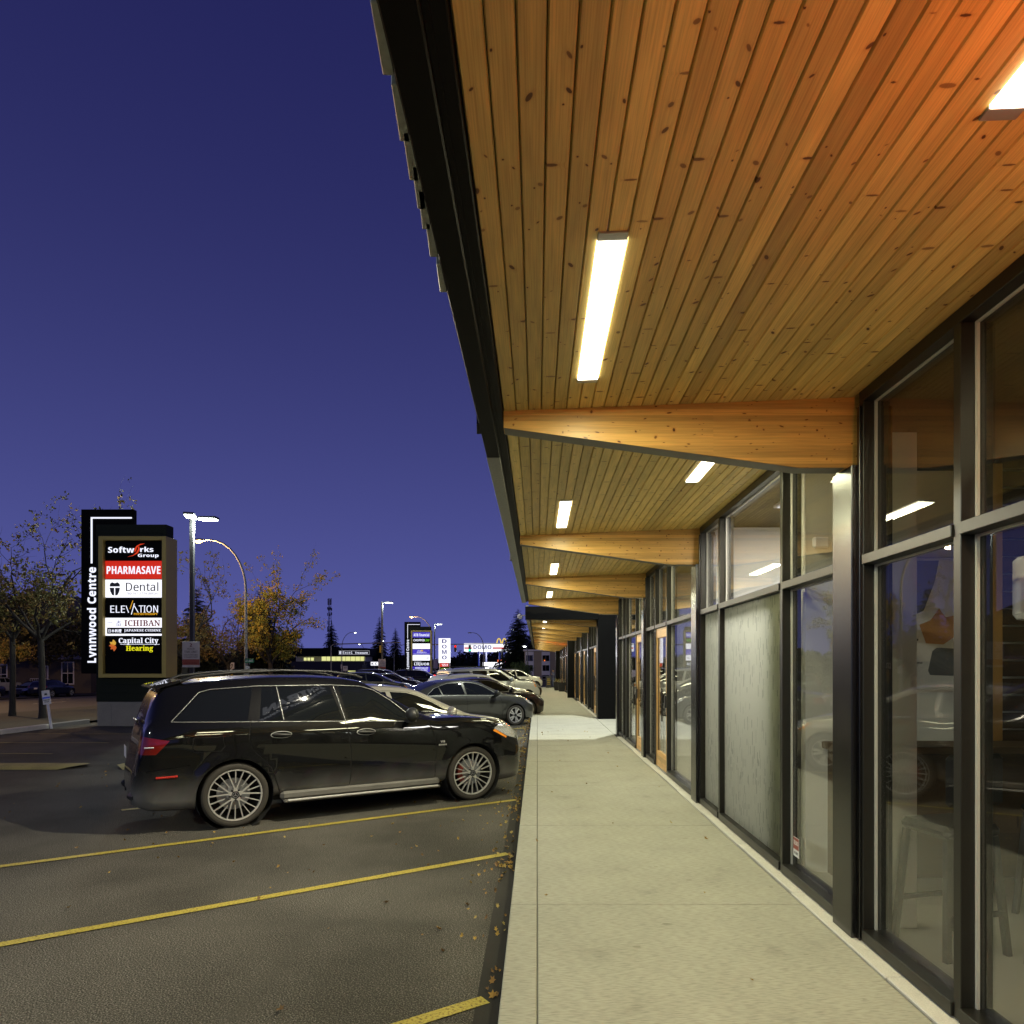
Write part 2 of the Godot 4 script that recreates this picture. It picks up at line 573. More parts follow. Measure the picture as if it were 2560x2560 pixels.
	mat("hazard yellow", lin(0.55, 0.38, 0.03), 0.6)
	mat("brick tan", lin(0.26, 0.22, 0.17), 0.85)
	mat("siding grey", lin(0.13, 0.12, 0.15), 0.8)
	mat("siding brown", lin(0.07, 0.058, 0.05), 0.8)
	mat("roof shingle", lin(0.03, 0.03, 0.032), 0.9)
	mat("trim white", lin(0.55, 0.54, 0.60), 0.6)

# ---------- the shops and their canopy ----------

func ceil_y(x: float) -> float:
	return 3.628 + (x - EAVE) * 0.0394

func plank_mesh(length: float, board: int, flip: bool) -> ArrayMesh:
	var mb := MB.new()
	var w := 0.0412
	var q := [Vector2(-w + 0.001, 0.022), Vector2(-w + 0.001, 0.009), Vector2(-w + 0.0055, 0), Vector2(w - 0.0055, 0), Vector2(w - 0.001, 0.009), Vector2(w - 0.001, 0.022)]
	var h := length / 2.0
	for i in 5:
		var a: Vector2 = q[i]
		var b: Vector2 = q[i + 1]
		var ua := (board + 0.03 + 0.94 * (a.x / w * 0.5 + 0.5)) / 8.0
		var ub := (board + 0.03 + 0.94 * (b.x / w * 0.5 + 0.5)) / 8.0
		var v0 := 0.0
		var v1 := length / 4.55
		if flip:
			v0 = 1.0; v1 = 1.0 - v1
		var c := [Vector3(a.x, a.y, h), Vector3(a.x, a.y, -h), Vector3(b.x, b.y, -h), Vector3(b.x, b.y, h)]
		mb.tri(c[0], c[1], c[2], Vector2(ua, v0), Vector2(ua, v1), Vector2(ub, v1))
		mb.tri(c[0], c[2], c[3], Vector2(ua, v0), Vector2(ub, v1), Vector2(ub, v0))
	return mb.mesh()

func timber_uv(mb: MB, off: float, per := 0.32) -> void:
	for i in mb.v.size():
		var p := mb.v[i]
		var nn := mb.n[i].abs()
		mb.t[i] = Vector2((p.z if nn.y > 0.5 else p.y) / per, p.x / 4.5 + off)

func long_uv(mb: MB, off: float, up := true) -> void:      # grain along y, or along z
	for i in mb.v.size():
		var p := mb.v[i]
		mb.t[i] = Vector2((p.z if up else p.y) / 0.6 + off, (p.y if up else p.z) / 4.5 + off * 3.0)

func beam(root: Node, d: float, k: int) -> void:
	var mb := MB.new()
	var poly := PackedVector2Array([Vector2(EAVE, ceil_y(EAVE) + 0.03), Vector2(EAVE, 3.518), Vector2(1.74, 3.253), Vector2(2.16, 3.253), Vector2(2.16, ceil_y(2.16) + 0.03)])
	mb.prism(poly, -d - 0.13, -d)
	timber_uv(mb, k * 0.37)
	var b := piece("beam", mb, M["beam timber"], root)
	mb = MB.new()
	for s in [[Vector2(EAVE + 0.004, 3.518), Vector2(1.74, 3.253)], [Vector2(1.74, 3.253), Vector2(2.04, 3.253)]]:
		mb.quad(P(s[0].x, s[0].y - 0.004, d + 0.133), P(s[1].x, s[1].y - 0.004, d + 0.133), P(s[1].x, s[1].y - 0.004, d - 0.003), P(s[0].x, s[0].y - 0.004, d - 0.003))
	piece("soffit_flashing", mb, M["beam flashing"], b)

func ceiling_lamp(x: float, d0: float, label: String, strength: float) -> void:
	var o := thing("ceiling_light", label, "ceiling light", P(x, ceil_y(x) - 0.004, (d0 + d0 + 1.41) / 2.0), 0.0, "strip lights in the canopy ceiling")
	o.rotation.z = atan(0.0394)
	var mb := MB.new()
	for e in [-1.0, 1.0]:
		mb = MB.new()
		mb.box(Vector3(-0.060, -0.005, e * 0.722 - 0.026), Vector3(0.060, 0.012, e * 0.722 + 0.026), 0.002)
		piece("end_cap", mb, M["satin trim"], o)
	mb = MB.new()
	mb.box(Vector3(-0.060, -0.009, -0.694), Vector3(0.060, 0.012, 0.694), 0.004)
	piece("lamp_diffuser", mb, M["tube white"], o)
	var l := AreaLight3D.new()
	l.area_size = Vector2(0.116, 1.38)
	l.light_color = Color(1.0, 0.99, 0.79)
	l.light_energy = strength
	l.area_range = 30
	l.shadow_enabled = true
	add_named(l, "lamp_glow", o)
	l.position = Vector3(0, -0.012, 0)
	l.rotation.x = -PI / 2

func deck(root: Node, d0: float, d1: float, beams: Array, planks: bool, salt: int) -> void:
	var mb := MB.new()
	var x1 := 2.6
	var lo := ceil_y(EAVE - 0.07) + 0.035
	mb.prism(PackedVector2Array([Vector2(-0.29, lo), Vector2(x1, ceil_y(x1) + 0.035), Vector2(x1, ceil_y(x1) + 0.30), Vector2(-0.29, lo + 0.24)]), -d1, -d0)
	piece("roof_deck", mb, M["black metal"], root)
	mb = MB.new()
	mb.box(P(-0.395, 3.565, d1), P(-0.29, 3.95, d0), 0.006)
	var fa := piece("fascia", mb, M["fascia metal"] if salt == 0 else M["galvanised"], root)
	mb = MB.new()
	mb.box(P(-0.2885, 3.595, d1 - 0.01), P(EAVE - 0.003, 3.66, d0 + 0.01), 0.004)
	mb.box(P(-0.2885, 3.60, d1 - 0.01), P(-0.270, 3.588, d0 + 0.01))
	piece("soffit_trim", mb, M["fascia metal"], root)
	if salt == 0:
		mb = MB.new()
		mb.box(P(-0.397, 3.562, d1 - 0.02), P(-0.291, 3.95, 5.6), 0.004)
		piece("weathered_facing", mb, M["galvanised"], fa)
		var r := RandomNumberGenerator.new()
		r.seed = 77
		for q in [1.42, 1.70, 1.98, 2.23, 2.41, 2.56, 2.68, 2.86, 3.13, 5.05, 11.2]:
			mb = MB.new()
			var x := Transform3D(Basis(Vector3.UP, 0.05 + r.randf() * 0.04), P(-0.401 - r.randf() * 0.004, 3.62, q - 0.11))
			mb.obox(x, Vector3(0.032, 0.10, 0.22), 0.003)
			piece("flashing_tab", mb, M["galvanised"] if q < 4 else M["fascia metal"], fa)
	var variants := {}
	for j in beams.size() - 1:
		var a: float = beams[j] + 0.132
		var b: float = beams[j + 1] - 0.002
		if planks:
			for i in 28:
				var key := (i * 5 + j * 3 + salt + (i * i) % 7) % 16
				if not variants.has(key):
					variants[key] = plank_mesh(b - a, key % 8, key >= 8)
				var tone := (i * 7 + j * 4 + (i * i * 3) % 11) % 12
				var x := EAVE + 0.042 + i * 0.0833
				var o := from_mesh("plank", variants[key], M["plank %d" % [0, 1, 0, 2, 0, 3, 1, 0, 2, 0, 1, 4][tone]], root)
				o.position = P(x, ceil_y(x), (a + b) / 2.0)
				o.rotation.z = atan(0.0394)
		else:
			var all := MB.new()
			for i in 28:
				var x := EAVE + 0.042 + i * 0.0833
				var one := MB.new()
				var w := 0.0412
				var q := [Vector2(-w, 0.012), Vector2(-w + 0.007, 0), Vector2(w - 0.007, 0), Vector2(w, 0.012)]
				for k in 3:
					var e0: Vector2 = q[k]
					var e1: Vector2 = q[k + 1]
					var u0 := (i % 8 + 0.5 + e0.x * 10.0) / 8.0
					var u1 := (i % 8 + 0.5 + e1.x * 10.0) / 8.0
					all.tri(P(x + e0.x, ceil_y(x + e0.x) + e0.y, a), P(x + e0.x, ceil_y(x + e0.x) + e0.y, b), P(x + e1.x, ceil_y(x + e1.x) + e1.y, b), Vector2(u0, 0), Vector2(u0, 1), Vector2(u1, 1))
					all.tri(P(x + e0.x, ceil_y(x + e0.x) + e0.y, a), P(x + e1.x, ceil_y(x + e1.x) + e1.y, b), P(x + e1.x, ceil_y(x + e1.x) + e1.y, a), Vector2(u0, 0), Vector2(u1, 1), Vector2(u1, 0))
			setting(piece("planks", all, M["plank %d" % (j % 3)], root), "stuff")

func column(root: Node, d: float, foot: float) -> void:
	var mb := MB.new()
	mb.box(P(2.05, foot, d + 0.215), P(2.30, 3.249, d - 0.085), 0.006)
	mb.box(P(2.085, foot, d - 0.086), P(2.30, 3.62, d - 0.125), 0.003)
	var o := piece("column", mb, M["column metal"], root)
	mb = MB.new()
	mb.box(P(2.165, 3.25, d + 0.215), P(2.30, 3.66, d - 0.085))
	piece("column_cap", mb, M["bronze frame"], o)

func bar(root: Node, called: String, lo: Vector3, hi: Vector3, m := "bronze frame", ch := 0.003) -> MeshInstance3D:
	var mb := MB.new()
	mb.box(Vector3(minf(lo.x, hi.x), minf(lo.y, hi.y), minf(lo.z, hi.z)), Vector3(maxf(lo.x, hi.x), maxf(lo.y, hi.y), maxf(lo.z, hi.z)), ch)
	return piece(called, mb, M[m], root)

func glazing(root: Node, y0: float, y1: float, d0: float, d1: float, spacers := true) -> void:
	bar(root, "pane", P(2.165, y0, d0), P(2.187, y1, d1), "pane", 0.0)
	if spacers:
		var mb := MB.new()
		mb.box(P(2.169, y0, d1 - 0.002), P(2.183, y1, d1 - 0.020))
		mb.box(P(2.169, y1 - 0.012, d1 - 0.02), P(2.183, y1 - 0.001, d0 + 0.002))
		piece("glazing_spacer", mb, M["spacer"], root)

func shop_door(root: Node, d0: float, d1: float, near_pull: bool, foot: float) -> void:
	var o := part("door", root)
	var y1 := 2.585
	for s in [["stile", d0 + 0.006, d0 + 0.116, foot + 0.02, y1 - 0.006], ["stile", d1 - 0.116, d1 - 0.006, foot + 0.02, y1 - 0.006], ["top_rail", d0 + 0.117, d1 - 0.117, y1 - 0.17, y1 - 0.006], ["bottom_rail", d0 + 0.117, d1 - 0.117, foot + 0.02, foot + 0.29]]:
		var mb := MB.new()
		mb.box(P(2.115, s[3], s[2]), P(2.165, s[4], s[1]), 0.003)
		if s[0] == "stile": long_uv(mb, d0 + s[1])
		else: long_uv(mb, d0, false)
		piece(s[0], mb, M["door timber"], o)
	bar(o, "pane", P(2.135, foot + 0.29, d0 + 0.117), P(2.147, y1 - 0.17, d1 - 0.117), "pane", 0.0)
	var mb := MB.new()
	for e in [[d0 + 0.116, d0 + 0.124], [d1 - 0.124, d1 - 0.116]]:
		mb.box(P(2.126, foot + 0.29, e[1]), P(2.134, y1 - 0.17, e[0]))
	piece("glazing_bead", mb, M["black plastic"], o)
	var dp := d0 + 0.09 if near_pull else d1 - 0.09
	mb = MB.new()
	mb.tube(P(2.045, 1.02, dp), P(2.045, 1.56, dp), 0.013, 0.013, 12)
	for y in [1.12, 1.46]:
		mb.tube(P(2.045, y, dp), P(2.116, y, dp), 0.010, 0.010, 8)
	piece("pull_handle", mb, M["black metal"], o)
	bar(o, "lock_case", P(2.088, 1.24, dp + (-0.05 if near_pull else 0.05)), P(2.114, 1.44, dp + (0.06 if near_pull else -0.06)), "black metal", 0.004)
	var dh := d1 - 0.006 if near_pull else d0 + 0.006
	for y in [foot + 0.2, 1.35, 2.36]:
		mb = MB.new()
		mb.tube(P(2.105, y - 0.08, dh), P(2.105, y + 0.08, dh), 0.011, 0.011, 8)
		piece("hinge", mb, M["black metal"], o)
	bar(o, "door_sill", P(2.09, foot, d0), P(2.26, foot + 0.018, d1), "steel grey", 0.003)

func window_bay(root: Node, d0: float, d1: float, splits: Array, doors: Array, films: Array, foot: float, fine := true) -> void:
	# splits: distances of mullion centres; doors: [from, to, near_pull]
	var o := part("window_bay", root)
	var edges := [d0]
	for s in splits:
		edges.append(s)
	edges.append(d1)
	bar(o, "head_bar", P(SHOP, 3.645, d1), P(2.26, ceil_y(SHOP) - 0.001, d0))
	for k in edges.size():
		var e: float = edges[k]
		var w := 0.0315
		if k == 0: e += w
		if k == edges.size() - 1: e -= w
		bar(o, "mullion", P(SHOP, foot + 0.012, e + w), P(2.262, 3.643, e - w))
	for k in edges.size() - 1:
		var a: float = edges[k] + (0.064 if k == 0 else 0.033)
		var b: float = edges[k + 1] - (0.064 if k == edges.size() - 2 else 0.033)
		bar(o, "transom_bar", P(SHOP - 0.012, 2.588, b), P(2.258, 2.650, a))
		glazing(o, 2.652, 3.642, a, b, fine)
		var is_door := false
		for q in doors:
			if absf(q[0] - a) < 0.12:
				is_door = true
				shop_door(root, a, b, q[2], foot)
		if is_door: continue
		bar(o, "sill_bar", P(SHOP - 0.012, foot + 0.012, b), P(2.258, foot + 0.085, a))
		glazing(o, foot + 0.087, 2.586, a, b, fine)
		if films.has(k):
			var mb := MB.new()
			mb.box(P(2.157, foot + 0.086, b), P(2.162, 2.587, a))
			for i in mb.v.size():
				mb.t[i] = Vector2(mb.v[i].z / 0.93, -mb.v[i].y / 1.6)
			piece("striped_film", mb, M["window film"], o)

func near_shop() -> void:
	var root := thing("shop_building", "near strip mall shop with black framed glass front and timber beamed canopy", "shop")
	var beams := []
	for i in range(-1, 5):
		beams.append(FIRST + BAY * i)
	deck(root, -4.4, 18.62, beams, true, 0)
	for k in beams.size():
		beam(root, beams[k], k)
		column(root, beams[k], 0.155)
	var f := 0.155
	window_bay(root, -4.09, 0.06, [-2.6, -1.2], [], [], f, false)
	window_bay(root, 0.40, 4.67, [2.02, 3.58], [], [], f)
	window_bay(root, 4.97, 9.243, [6.16, 8.27], [], [1, 2], f)
	window_bay(root, 9.543, 13.815, [11.60, 12.74], [[11.63, 12.71, true]], [], f)
	window_bay(root, 14.115, 18.387, [15.26, 16.92, 17.5], [[14.18, 15.23, false]], [], f)
	bar(root, "end_wall", P(2.31, 0.0, 18.72), P(9.0, 4.0, 18.50), "black cladding")
	bar(root, "back_wall", P(8.0, 0.0, 18.49), P(8.15, 3.9, -4.5), "pale wall")
	bar(root, "near_wall", P(2.31, 0.0, -4.35), P(9.0, 4.0, -4.5), "pale wall")
	bar(root, "inside_floor", P(2.27, 0.0, 18.49), P(7.99, 0.157, -4.34), "inside floor")
	bar(root, "inside_ceiling", P(2.31, 3.76, 18.49), P(7.99, 3.80, -4.34), "dark ceiling")
	for d in [6.66, 9.40, 14.0]:
		bar(root, "party_wall", P(2.31, 0.158, d + 0.1), P(7.99, 3.75, d), "pale wall" if d < 7 else "white wall")
	bar(root, "party_wall", P(2.31, 0.158, 6.24), P(2.70, 3.75, 6.16), "pale wall")
	bar(root, "party_wall", P(2.701, 0.158, 6.65), P(2.78, 3.75, 6.16), "pale wall")
	bar(root, "inner_pier", P(2.33, 0.158, 5.05), P(2.575, 3.52, 4.85), "pale wall")
	bar(root, "partition", P(4.4, 0.158, 13.99), P(4.5, 3.2, 9.51), "white wall")
	bar(root, "partition", P(4.0, 0.158, 18.48), P(4.1, 3.2, 14.11), "white wall")

	for q in [[3.0, 7.5, "in the room behind the striped window film", 10.0], [3.1, 11.0, "in the room with the nearest timber door", 1.6], [3.0, 15.6, "in the room with the farther timber door", 1.6]]:
		var o := thing("ceiling_light", "square white ceiling light panel " + q[2], "ceiling light", P(q[0], 3.74, q[1]), 0.0, "inside ceiling panels")
		bar(o, "lamp_frame", Vector3(-0.32, -0.02, -0.62), Vector3(0.32, 0.015, 0.62), "trim white", 0.004)
		bar(o, "lamp_diffuser", Vector3(-0.29, -0.026, -0.59), Vector3(0.29, -0.021, 0.59), "sign white", 0.0)
		var l := AreaLight3D.new()
		l.area_size = Vector2(0.56, 1.16)
		l.light_color = Color(1.0, 0.98, 0.94)
		l.light_energy = q[3]
		l.area_range = 20
		l.shadow_enabled = true
		add_named(l, "lamp_glow", o)
		l.position = Vector3(0, -0.03, 0)
		l.rotation.x = -PI / 2
	var n := ["", "first", "second", "third", "fourth"]
	for i in range(-1, 4):
		var b := FIRST + BAY * i
		for side in [[0.30, 2.675, "kerb side"], [1.475, 0.66, "window side"]]:
			var where := "in the ceiling bay behind the camera" if i < 0 else "in the %s ceiling bay of the near canopy" % n[i + 1]
			ceiling_lamp(side[0], b + side[1], "white strip light on the %s %s" % [side[2], where], 4.7)

func far_shop() -> void:
	var root := thing("shop_building", "far strip mall block beyond the gap, with black pillar panels and timber beams", "shop")
	var beams := []
	for j in 11:
		beams.append(24.43 + BAY * j)
	deck(root, 24.05, 71.2, beams, false, 1)
	for k in beams.size():
		beam(root, beams[k], k + 9)
	bar(root, "end_fascia", P(-0.40, 3.46, 24.04), P(2.05, 3.90, 23.84), "black cladding", 0.006)
	var mb := MB.new()
	for d in [23.84, 40.4, 66.0]:
		mb = MB.new()
		mb.box(P(2.02 if d < 30 else 1.72, gy(0, d) + 0.15, d + 0.55), P(2.9, 3.62, d), 0.006)
		piece("pillar_panel", mb, M["black cladding"], root)
	for j in 10:
		var a: float = beams[j]
		var f := gy(0, a + 2.0) + 0.155
		column(root, a, f - 0.1)
		var kind := j % 3
		if kind == 0:
			window_bay(root, a + 0.217, a + BAY - 0.127, [a + 1.1, a + 2.2, a + 3.3], [[a + 1.13, 0, true]], [], f, false)
		elif kind == 1:
			window_bay(root, a + 0.217, a + BAY - 0.127, [a + 1.3, a + 2.4, a + 3.5], [[a + 2.43, 0, false]], [], f, false)
		else:
			window_bay(root, a + 0.217, a + BAY - 0.127, [a + 1.5, a + 2.6], [[a + 1.53, 0, true]], [], f, false)
	bar(root, "back_wall", P(6.0, -0.5, 71.0), P(6.2, 3.9, 24.4), "pale wall")
	bar(root, "near_wall", P(2.91, 0.0, 24.4), P(9.0, 4.0, 24.1), "black cladding")
	bar(root, "inside_floor", P(2.27, -0.5, 71.0), P(5.99, 0.05, 24.41), "inside floor")
	bar(root, "inside_ceiling", P(2.31, 3.76, 71.0), P(5.99, 3.80, 24.41), "dark ceiling")
	for q in [[25.6, 26.4, 0.25, 1.05, "plate red"], [25.6, 26.4, 1.06, 2.0, "print white"], [27.1, 27.7, 0.25, 0.85, "plate red"], [27.1, 27.7, 0.86, 1.9, "print white"], [25.7, 26.3, 2.01, 2.5, "sign red"]]:
		bar(root, "window_poster", P(2.21, q[2], q[1]), P(2.22, q[3], q[0]), q[4], 0.0)
	var n := ["first", "second", "third", "fourth", "fifth", "sixth", "seventh", "eighth", "ninth", "tenth"]
	for j in 10:
		for side in [[0.30, 2.675, "kerb side"], [1.475, 0.66, "window side"]]:
			ceiling_lamp(side[0], beams[j] + side[1], "white strip light on the %s in the %s ceiling bay of the far canopy" % [side[2], n[j]], 3.6)
	var cam := thing("security_camera", "small white dome camera on the outer corner of the far canopy", "camera", P(-0.47, 3.62, 24.2))
	mb = MB.new()
	mb.tube(Vector3(0.08, 0, 0), Vector3(-0.06, 0, 0), 0.02, 0.02, 8)
	mb.ball(Transform3D(Basis.from_scale(Vector3(0.09, 0.09, 0.09)), Vector3(-0.12, -0.03, 0)))
	piece("housing", mb, M["trim white"], cam)

func wall_lamp(label: String, at: Vector3, aim: Vector3, c: Color, energy: float) -> void:
	var o := thing("gap_lamp", label, "lamp", at)
	bar(o, "mast", Vector3(0.16, -at.y, -0.05), Vector3(0.26, 0.0, 0.05), "pole dark", 0.01)
	var mb := MB.new()
	mb.box(Vector3(-0.15, -0.06, -0.15), Vector3(0.15, 0.06, 0.15), 0.01)
	piece("housing", mb, M["pole dark"], o)
	mb = MB.new()
	mb.box(Vector3(-0.12, -0.075, -0.12), Vector3(0.12, -0.061, 0.12))
	piece("lamp_lens", mb, M["led white"], o)
	var l := SpotLight3D.new()
	l.spot_angle = 40
	l.spot_angle_attenuation = 0.6
	l.light_color = c
	l.light_energy = energy
	l.light_size = 0.12
	l.spot_range = 40
	l.shadow_enabled = true
	add_named(l, "lamp_glow", o)
	l.position = Vector3(0, -0.2, 0)
	l.look_at_from_position(at + Vector3(0, -0.2, 0), aim, Vector3.FORWARD)

func lit_sign_box(label: String, at: Vector3, energy: float) -> void:
	var o := thing("window_sign", label, "lit sign", at)
	var mb := MB.new()
	mb.box(Vector3(-0.03, -0.18, -0.35), Vector3(0.03, 0.18, 0.35), 0.01)
	piece("sign_case", mb, M["black metal"], o)
	mb = MB.new()
	mb.box(Vector3(-0.036, -0.15, -0.32), Vector3(-0.031, 0.15, 0.32))
	piece("lit_sign_face", mb, M["sign red"], o)
	lamp_light(o, Vector3(-0.14, 0, 0), Color(1.0, 0.44, 0.15), energy, 0.1)

func restaurant() -> void:
	# what shows through the two near windows
	var w := thing("plank_wall", "wall of dark horizontal wood boards inside the nearest window", "wall", P(0, 0, 6.30))
	bar(w, "corner_post", Vector3(3.94, 0.16, -0.05), Vector3(4.06, 3.7, 0.06), "beam timber")
	for k in 24:
		var mb := MB.new()
		mb.box(Vector3(4.062, 0.17 + k * 0.152, -0.05), Vector3(6.6, 0.17 + k * 0.152 + 0.132, 0.012 + 0.006 * ((k * 7) % 3)), 0.004)
		timber_uv(mb, k * 0.29, 1.2)
		piece("plank", mb, M["dark boards"], w)
	var pw := thing("poster_wall", "pale inside wall that carries a bakery poster", "wall", P(0, 0, 6.62))
	bar(pw, "wall_face", Vector3(2.79, 0.16, -0.03), Vector3(3.93, 3.2, 0.0), "pale wall")
	var p := thing("poster", "hanging poster with torn bread and grey shapes seen through the glass", "poster", P(2.92, 1.74, 6.56))
	var mb := MB.new()
	mb.box(Vector3(0.02, 0.0, 0), Vector3(0.98, 1.17, 0.004))
	piece("sheet", mb, M["poster white"], p)
	mb = MB.new()
	mb.tube(Vector3(0.0, 1.18, 0.004), Vector3(1.0, 1.18, 0.004), 0.012, 0.012, 8)
	mb.tube(Vector3(0.0, -0.01, 0.004), Vector3(1.0, -0.01, 0.004), 0.012, 0.012, 8)
	piece("hanging_rod", mb, M["alloy"], p)
	mb = MB.new()
	mb.prism(PackedVector2Array([Vector2(0.10, 1.16), Vector2(0.76, 1.16), Vector2(0.72, 0.96), Vector2(0.62, 0.70), Vector2(0.45, 0.62), Vector2(0.20, 0.80)]), 0.0045, 0.006)
	mb.prism(PackedVector2Array([Vector2(0.70, 0.33), Vector2(0.74, 0.36), Vector2(0.97, 0.35), Vector2(0.97, 0.10), Vector2(0.68, 0.11), Vector2(0.66, 0.15)]), 0.0045, 0.006)
	piece("grey_print", mb, M["poster grey"], p)
	mb = MB.new()
	mb.prism(PackedVector2Array([Vector2(0.58, 0.57), Vector2(0.68, 0.61), Vector2(0.76, 0.72), Vector2(0.82, 0.64), Vector2(0.92, 0.66), Vector2(0.90, 0.46), Vector2(0.80, 0.39), Vector2(0.64, 0.40)]), 0.0062, 0.008)
	piece("bread_print", mb, M["bread"], p)
	text("lettering", "baker", F["bold"], Vector3(0.40, 0.42, 0.006), 0.34, 0.10, M["print dark"], p, 0.002)
	text("small_lettering", "prime", F["sans"], Vector3(0.56, 0.22, 0.006), 0.10, 0.03, M["print dark"], p, 0.002)
	var c := thing("bar_counter", "dark wooden bar counter along the wall behind the nearest windows", "counter", P(0, 0.157, 5.9))
	mb = MB.new()
	mb.box(Vector3(2.45, 1.07, -0.3), Vector3(5.4, 1.13, 0.2), 0.008)
	timber_uv(mb, 0.2, 1.5)
	piece("counter_top", mb, M["dark boards"], c)
	mb = MB.new()
	mb.box(Vector3(2.5, 0.0, -0.28), Vector3(5.3, 1.06, -0.1))
	timber_uv(mb, 0.7, 1.5)
	piece("counter_front", mb, M["dark boards"], c)
	for q in [["black leather bar stool seen through the far half of the nearest windows", 2.62, 4.55, 0.25], ["black leather bar stool right beside the mullion in the nearest window", 3.1, 4.0, -0.2], ["black leather bar stool at the bar counter, deepest inside", 3.75, 5.1, 0.6]]:
		var s := thing("bar_stool", q[0], "bar stool", P(q[1], 0.157, q[2]), q[3], "bar stools in the restaurant")
		mb = MB.new()
		mb.box(Vector3(-0.21, 0.72, -0.20), Vector3(0.21, 0.80, 0.20), 0.03)
		piece("seat", mb, M["dark seat"], s)
		mb = MB.new()
		mb.box(Vector3(-0.21, 0.92, 0.16), Vector3(0.21, 1.24, 0.22), 0.028)
		piece("backrest", mb, M["dark seat"], s)
		for e in [[-1, -1], [1, -1], [1, 1], [-1, 1]]:
			mb = MB.new()
			mb.obox(Transform3D(Basis(Vector3(0, 0, 1), e[0] * 0.07) * Basis(Vector3(1, 0, 0), -e[1] * 0.07), Vector3(e[0] * 0.20, 0.36, e[1] * 0.19)), Vector3(0.04, 0.74, 0.04), 0.004)
			piece("leg", mb, M["black plastic"], s)
		mb = MB.new()
		for z in [-0.21, 0.21]:
			mb.obox(Transform3D(Basis(), Vector3(0, 0.26, z)), Vector3(0.42, 0.03, 0.02))
		piece("foot_rail", mb, M["black plastic"], s)
	var l := thing("pendant_lamp", "unlit white drum pendant lamp hanging on a rod inside the nearest window", "lamp", P(2.86, 2.2, 4.0))
	mb = MB.new()
	mb.lathe(Transform3D(), PackedVector2Array([Vector2(0.0, 0.0), Vector2(0.15, 0.0), Vector2(0.17, 0.03), Vector2(0.17, 0.33), Vector2(0.15, 0.35), Vector2(0, 0.35)]), 28)
	piece("lamp_shade", mb, M["poster white"], l)
	mb = MB.new()
	mb.tube(Vector3(-0.10, 0.3, 0), Vector3(-0.10, 1.56, 0), 0.008, 0.008, 8)
	piece("rod", mb, M["alloy"], l)
	var s2 := thing("motion_sensor", "small white motion sensor on the inside wall behind the far pane", "sensor", P(2.30, 2.99, 6.155))
	mb = MB.new()
	mb.box(Vector3(0.06, -0.05, 0.0), Vector3(0.20, 0.05, 0.05), 0.018)
	piece("housing", mb, M["trim white"], s2)
	var st := thing("alarm_sticker", "small red and white alarm sticker low on the glass beside the striped film", "sticker", P(2.163, 0.34, 6.04))
	mb = MB.new()
	mb.box(Vector3(-0.001, 0, 0.0), Vector3(0.0, 0.16, 0.13))
	piece("sheet", mb, M["print white"], st)
	mb = MB.new()
	mb.box(Vector3(-0.002, 0.06, 0.004), Vector3(-0.0012, 0.156, 0.126))
	piece("red_print", mb, M["plate red"], st)
	text("lettering", "TELSCO", F["bold"], Vector3(-0.0025, 0.115, 0.065), 0.105, 0.035, M["print white"], st, 0.001, Basis(Vector3.UP, -PI / 2))
	text("small_lettering", "SECURITY", F["sans"], Vector3(-0.0015, 0.03, 0.065), 0.09, 0.02, M["print dark"], st, 0.001, Basis(Vector3.UP, -PI / 2))

# ---------- ground ----------

func slab(root: Node, called: String, x0: float, x1: float, d0: float, d1: float, up: float, m: String, depth := 0.16) -> void:
	var g := 0.0025
	var ch := 0.006
	x0 += g; x1 -= g; d0 += 0.004; d1 -= 0.004
	var mb := MB.new()
	var ya := gy(0, d0) + up
	var yb := gy(0, d1) + up
	var q := [P(x0 + ch, ya, d0 + ch), P(x1 - ch, ya, d0 + ch), P(x1 - ch, yb, d1 - ch), P(x0 + ch, yb, d1 - ch)]
	var e := [P(x0, ya - ch, d0), P(x1, ya - ch, d0), P(x1, yb - ch, d1), P(x0, yb - ch, d1)]
	mb.quad(q[0], q[1], q[2], q[3])
	for k in 4:
		var k2 := (k + 1) % 4
		mb.quad(e[k], e[k2], q[k2], q[k])
		var dn := Vector3.DOWN * depth
		mb.quad(e[k] + dn, e[k2] + dn, e[k2], e[k])
	piece(called, mb, M[m], root)

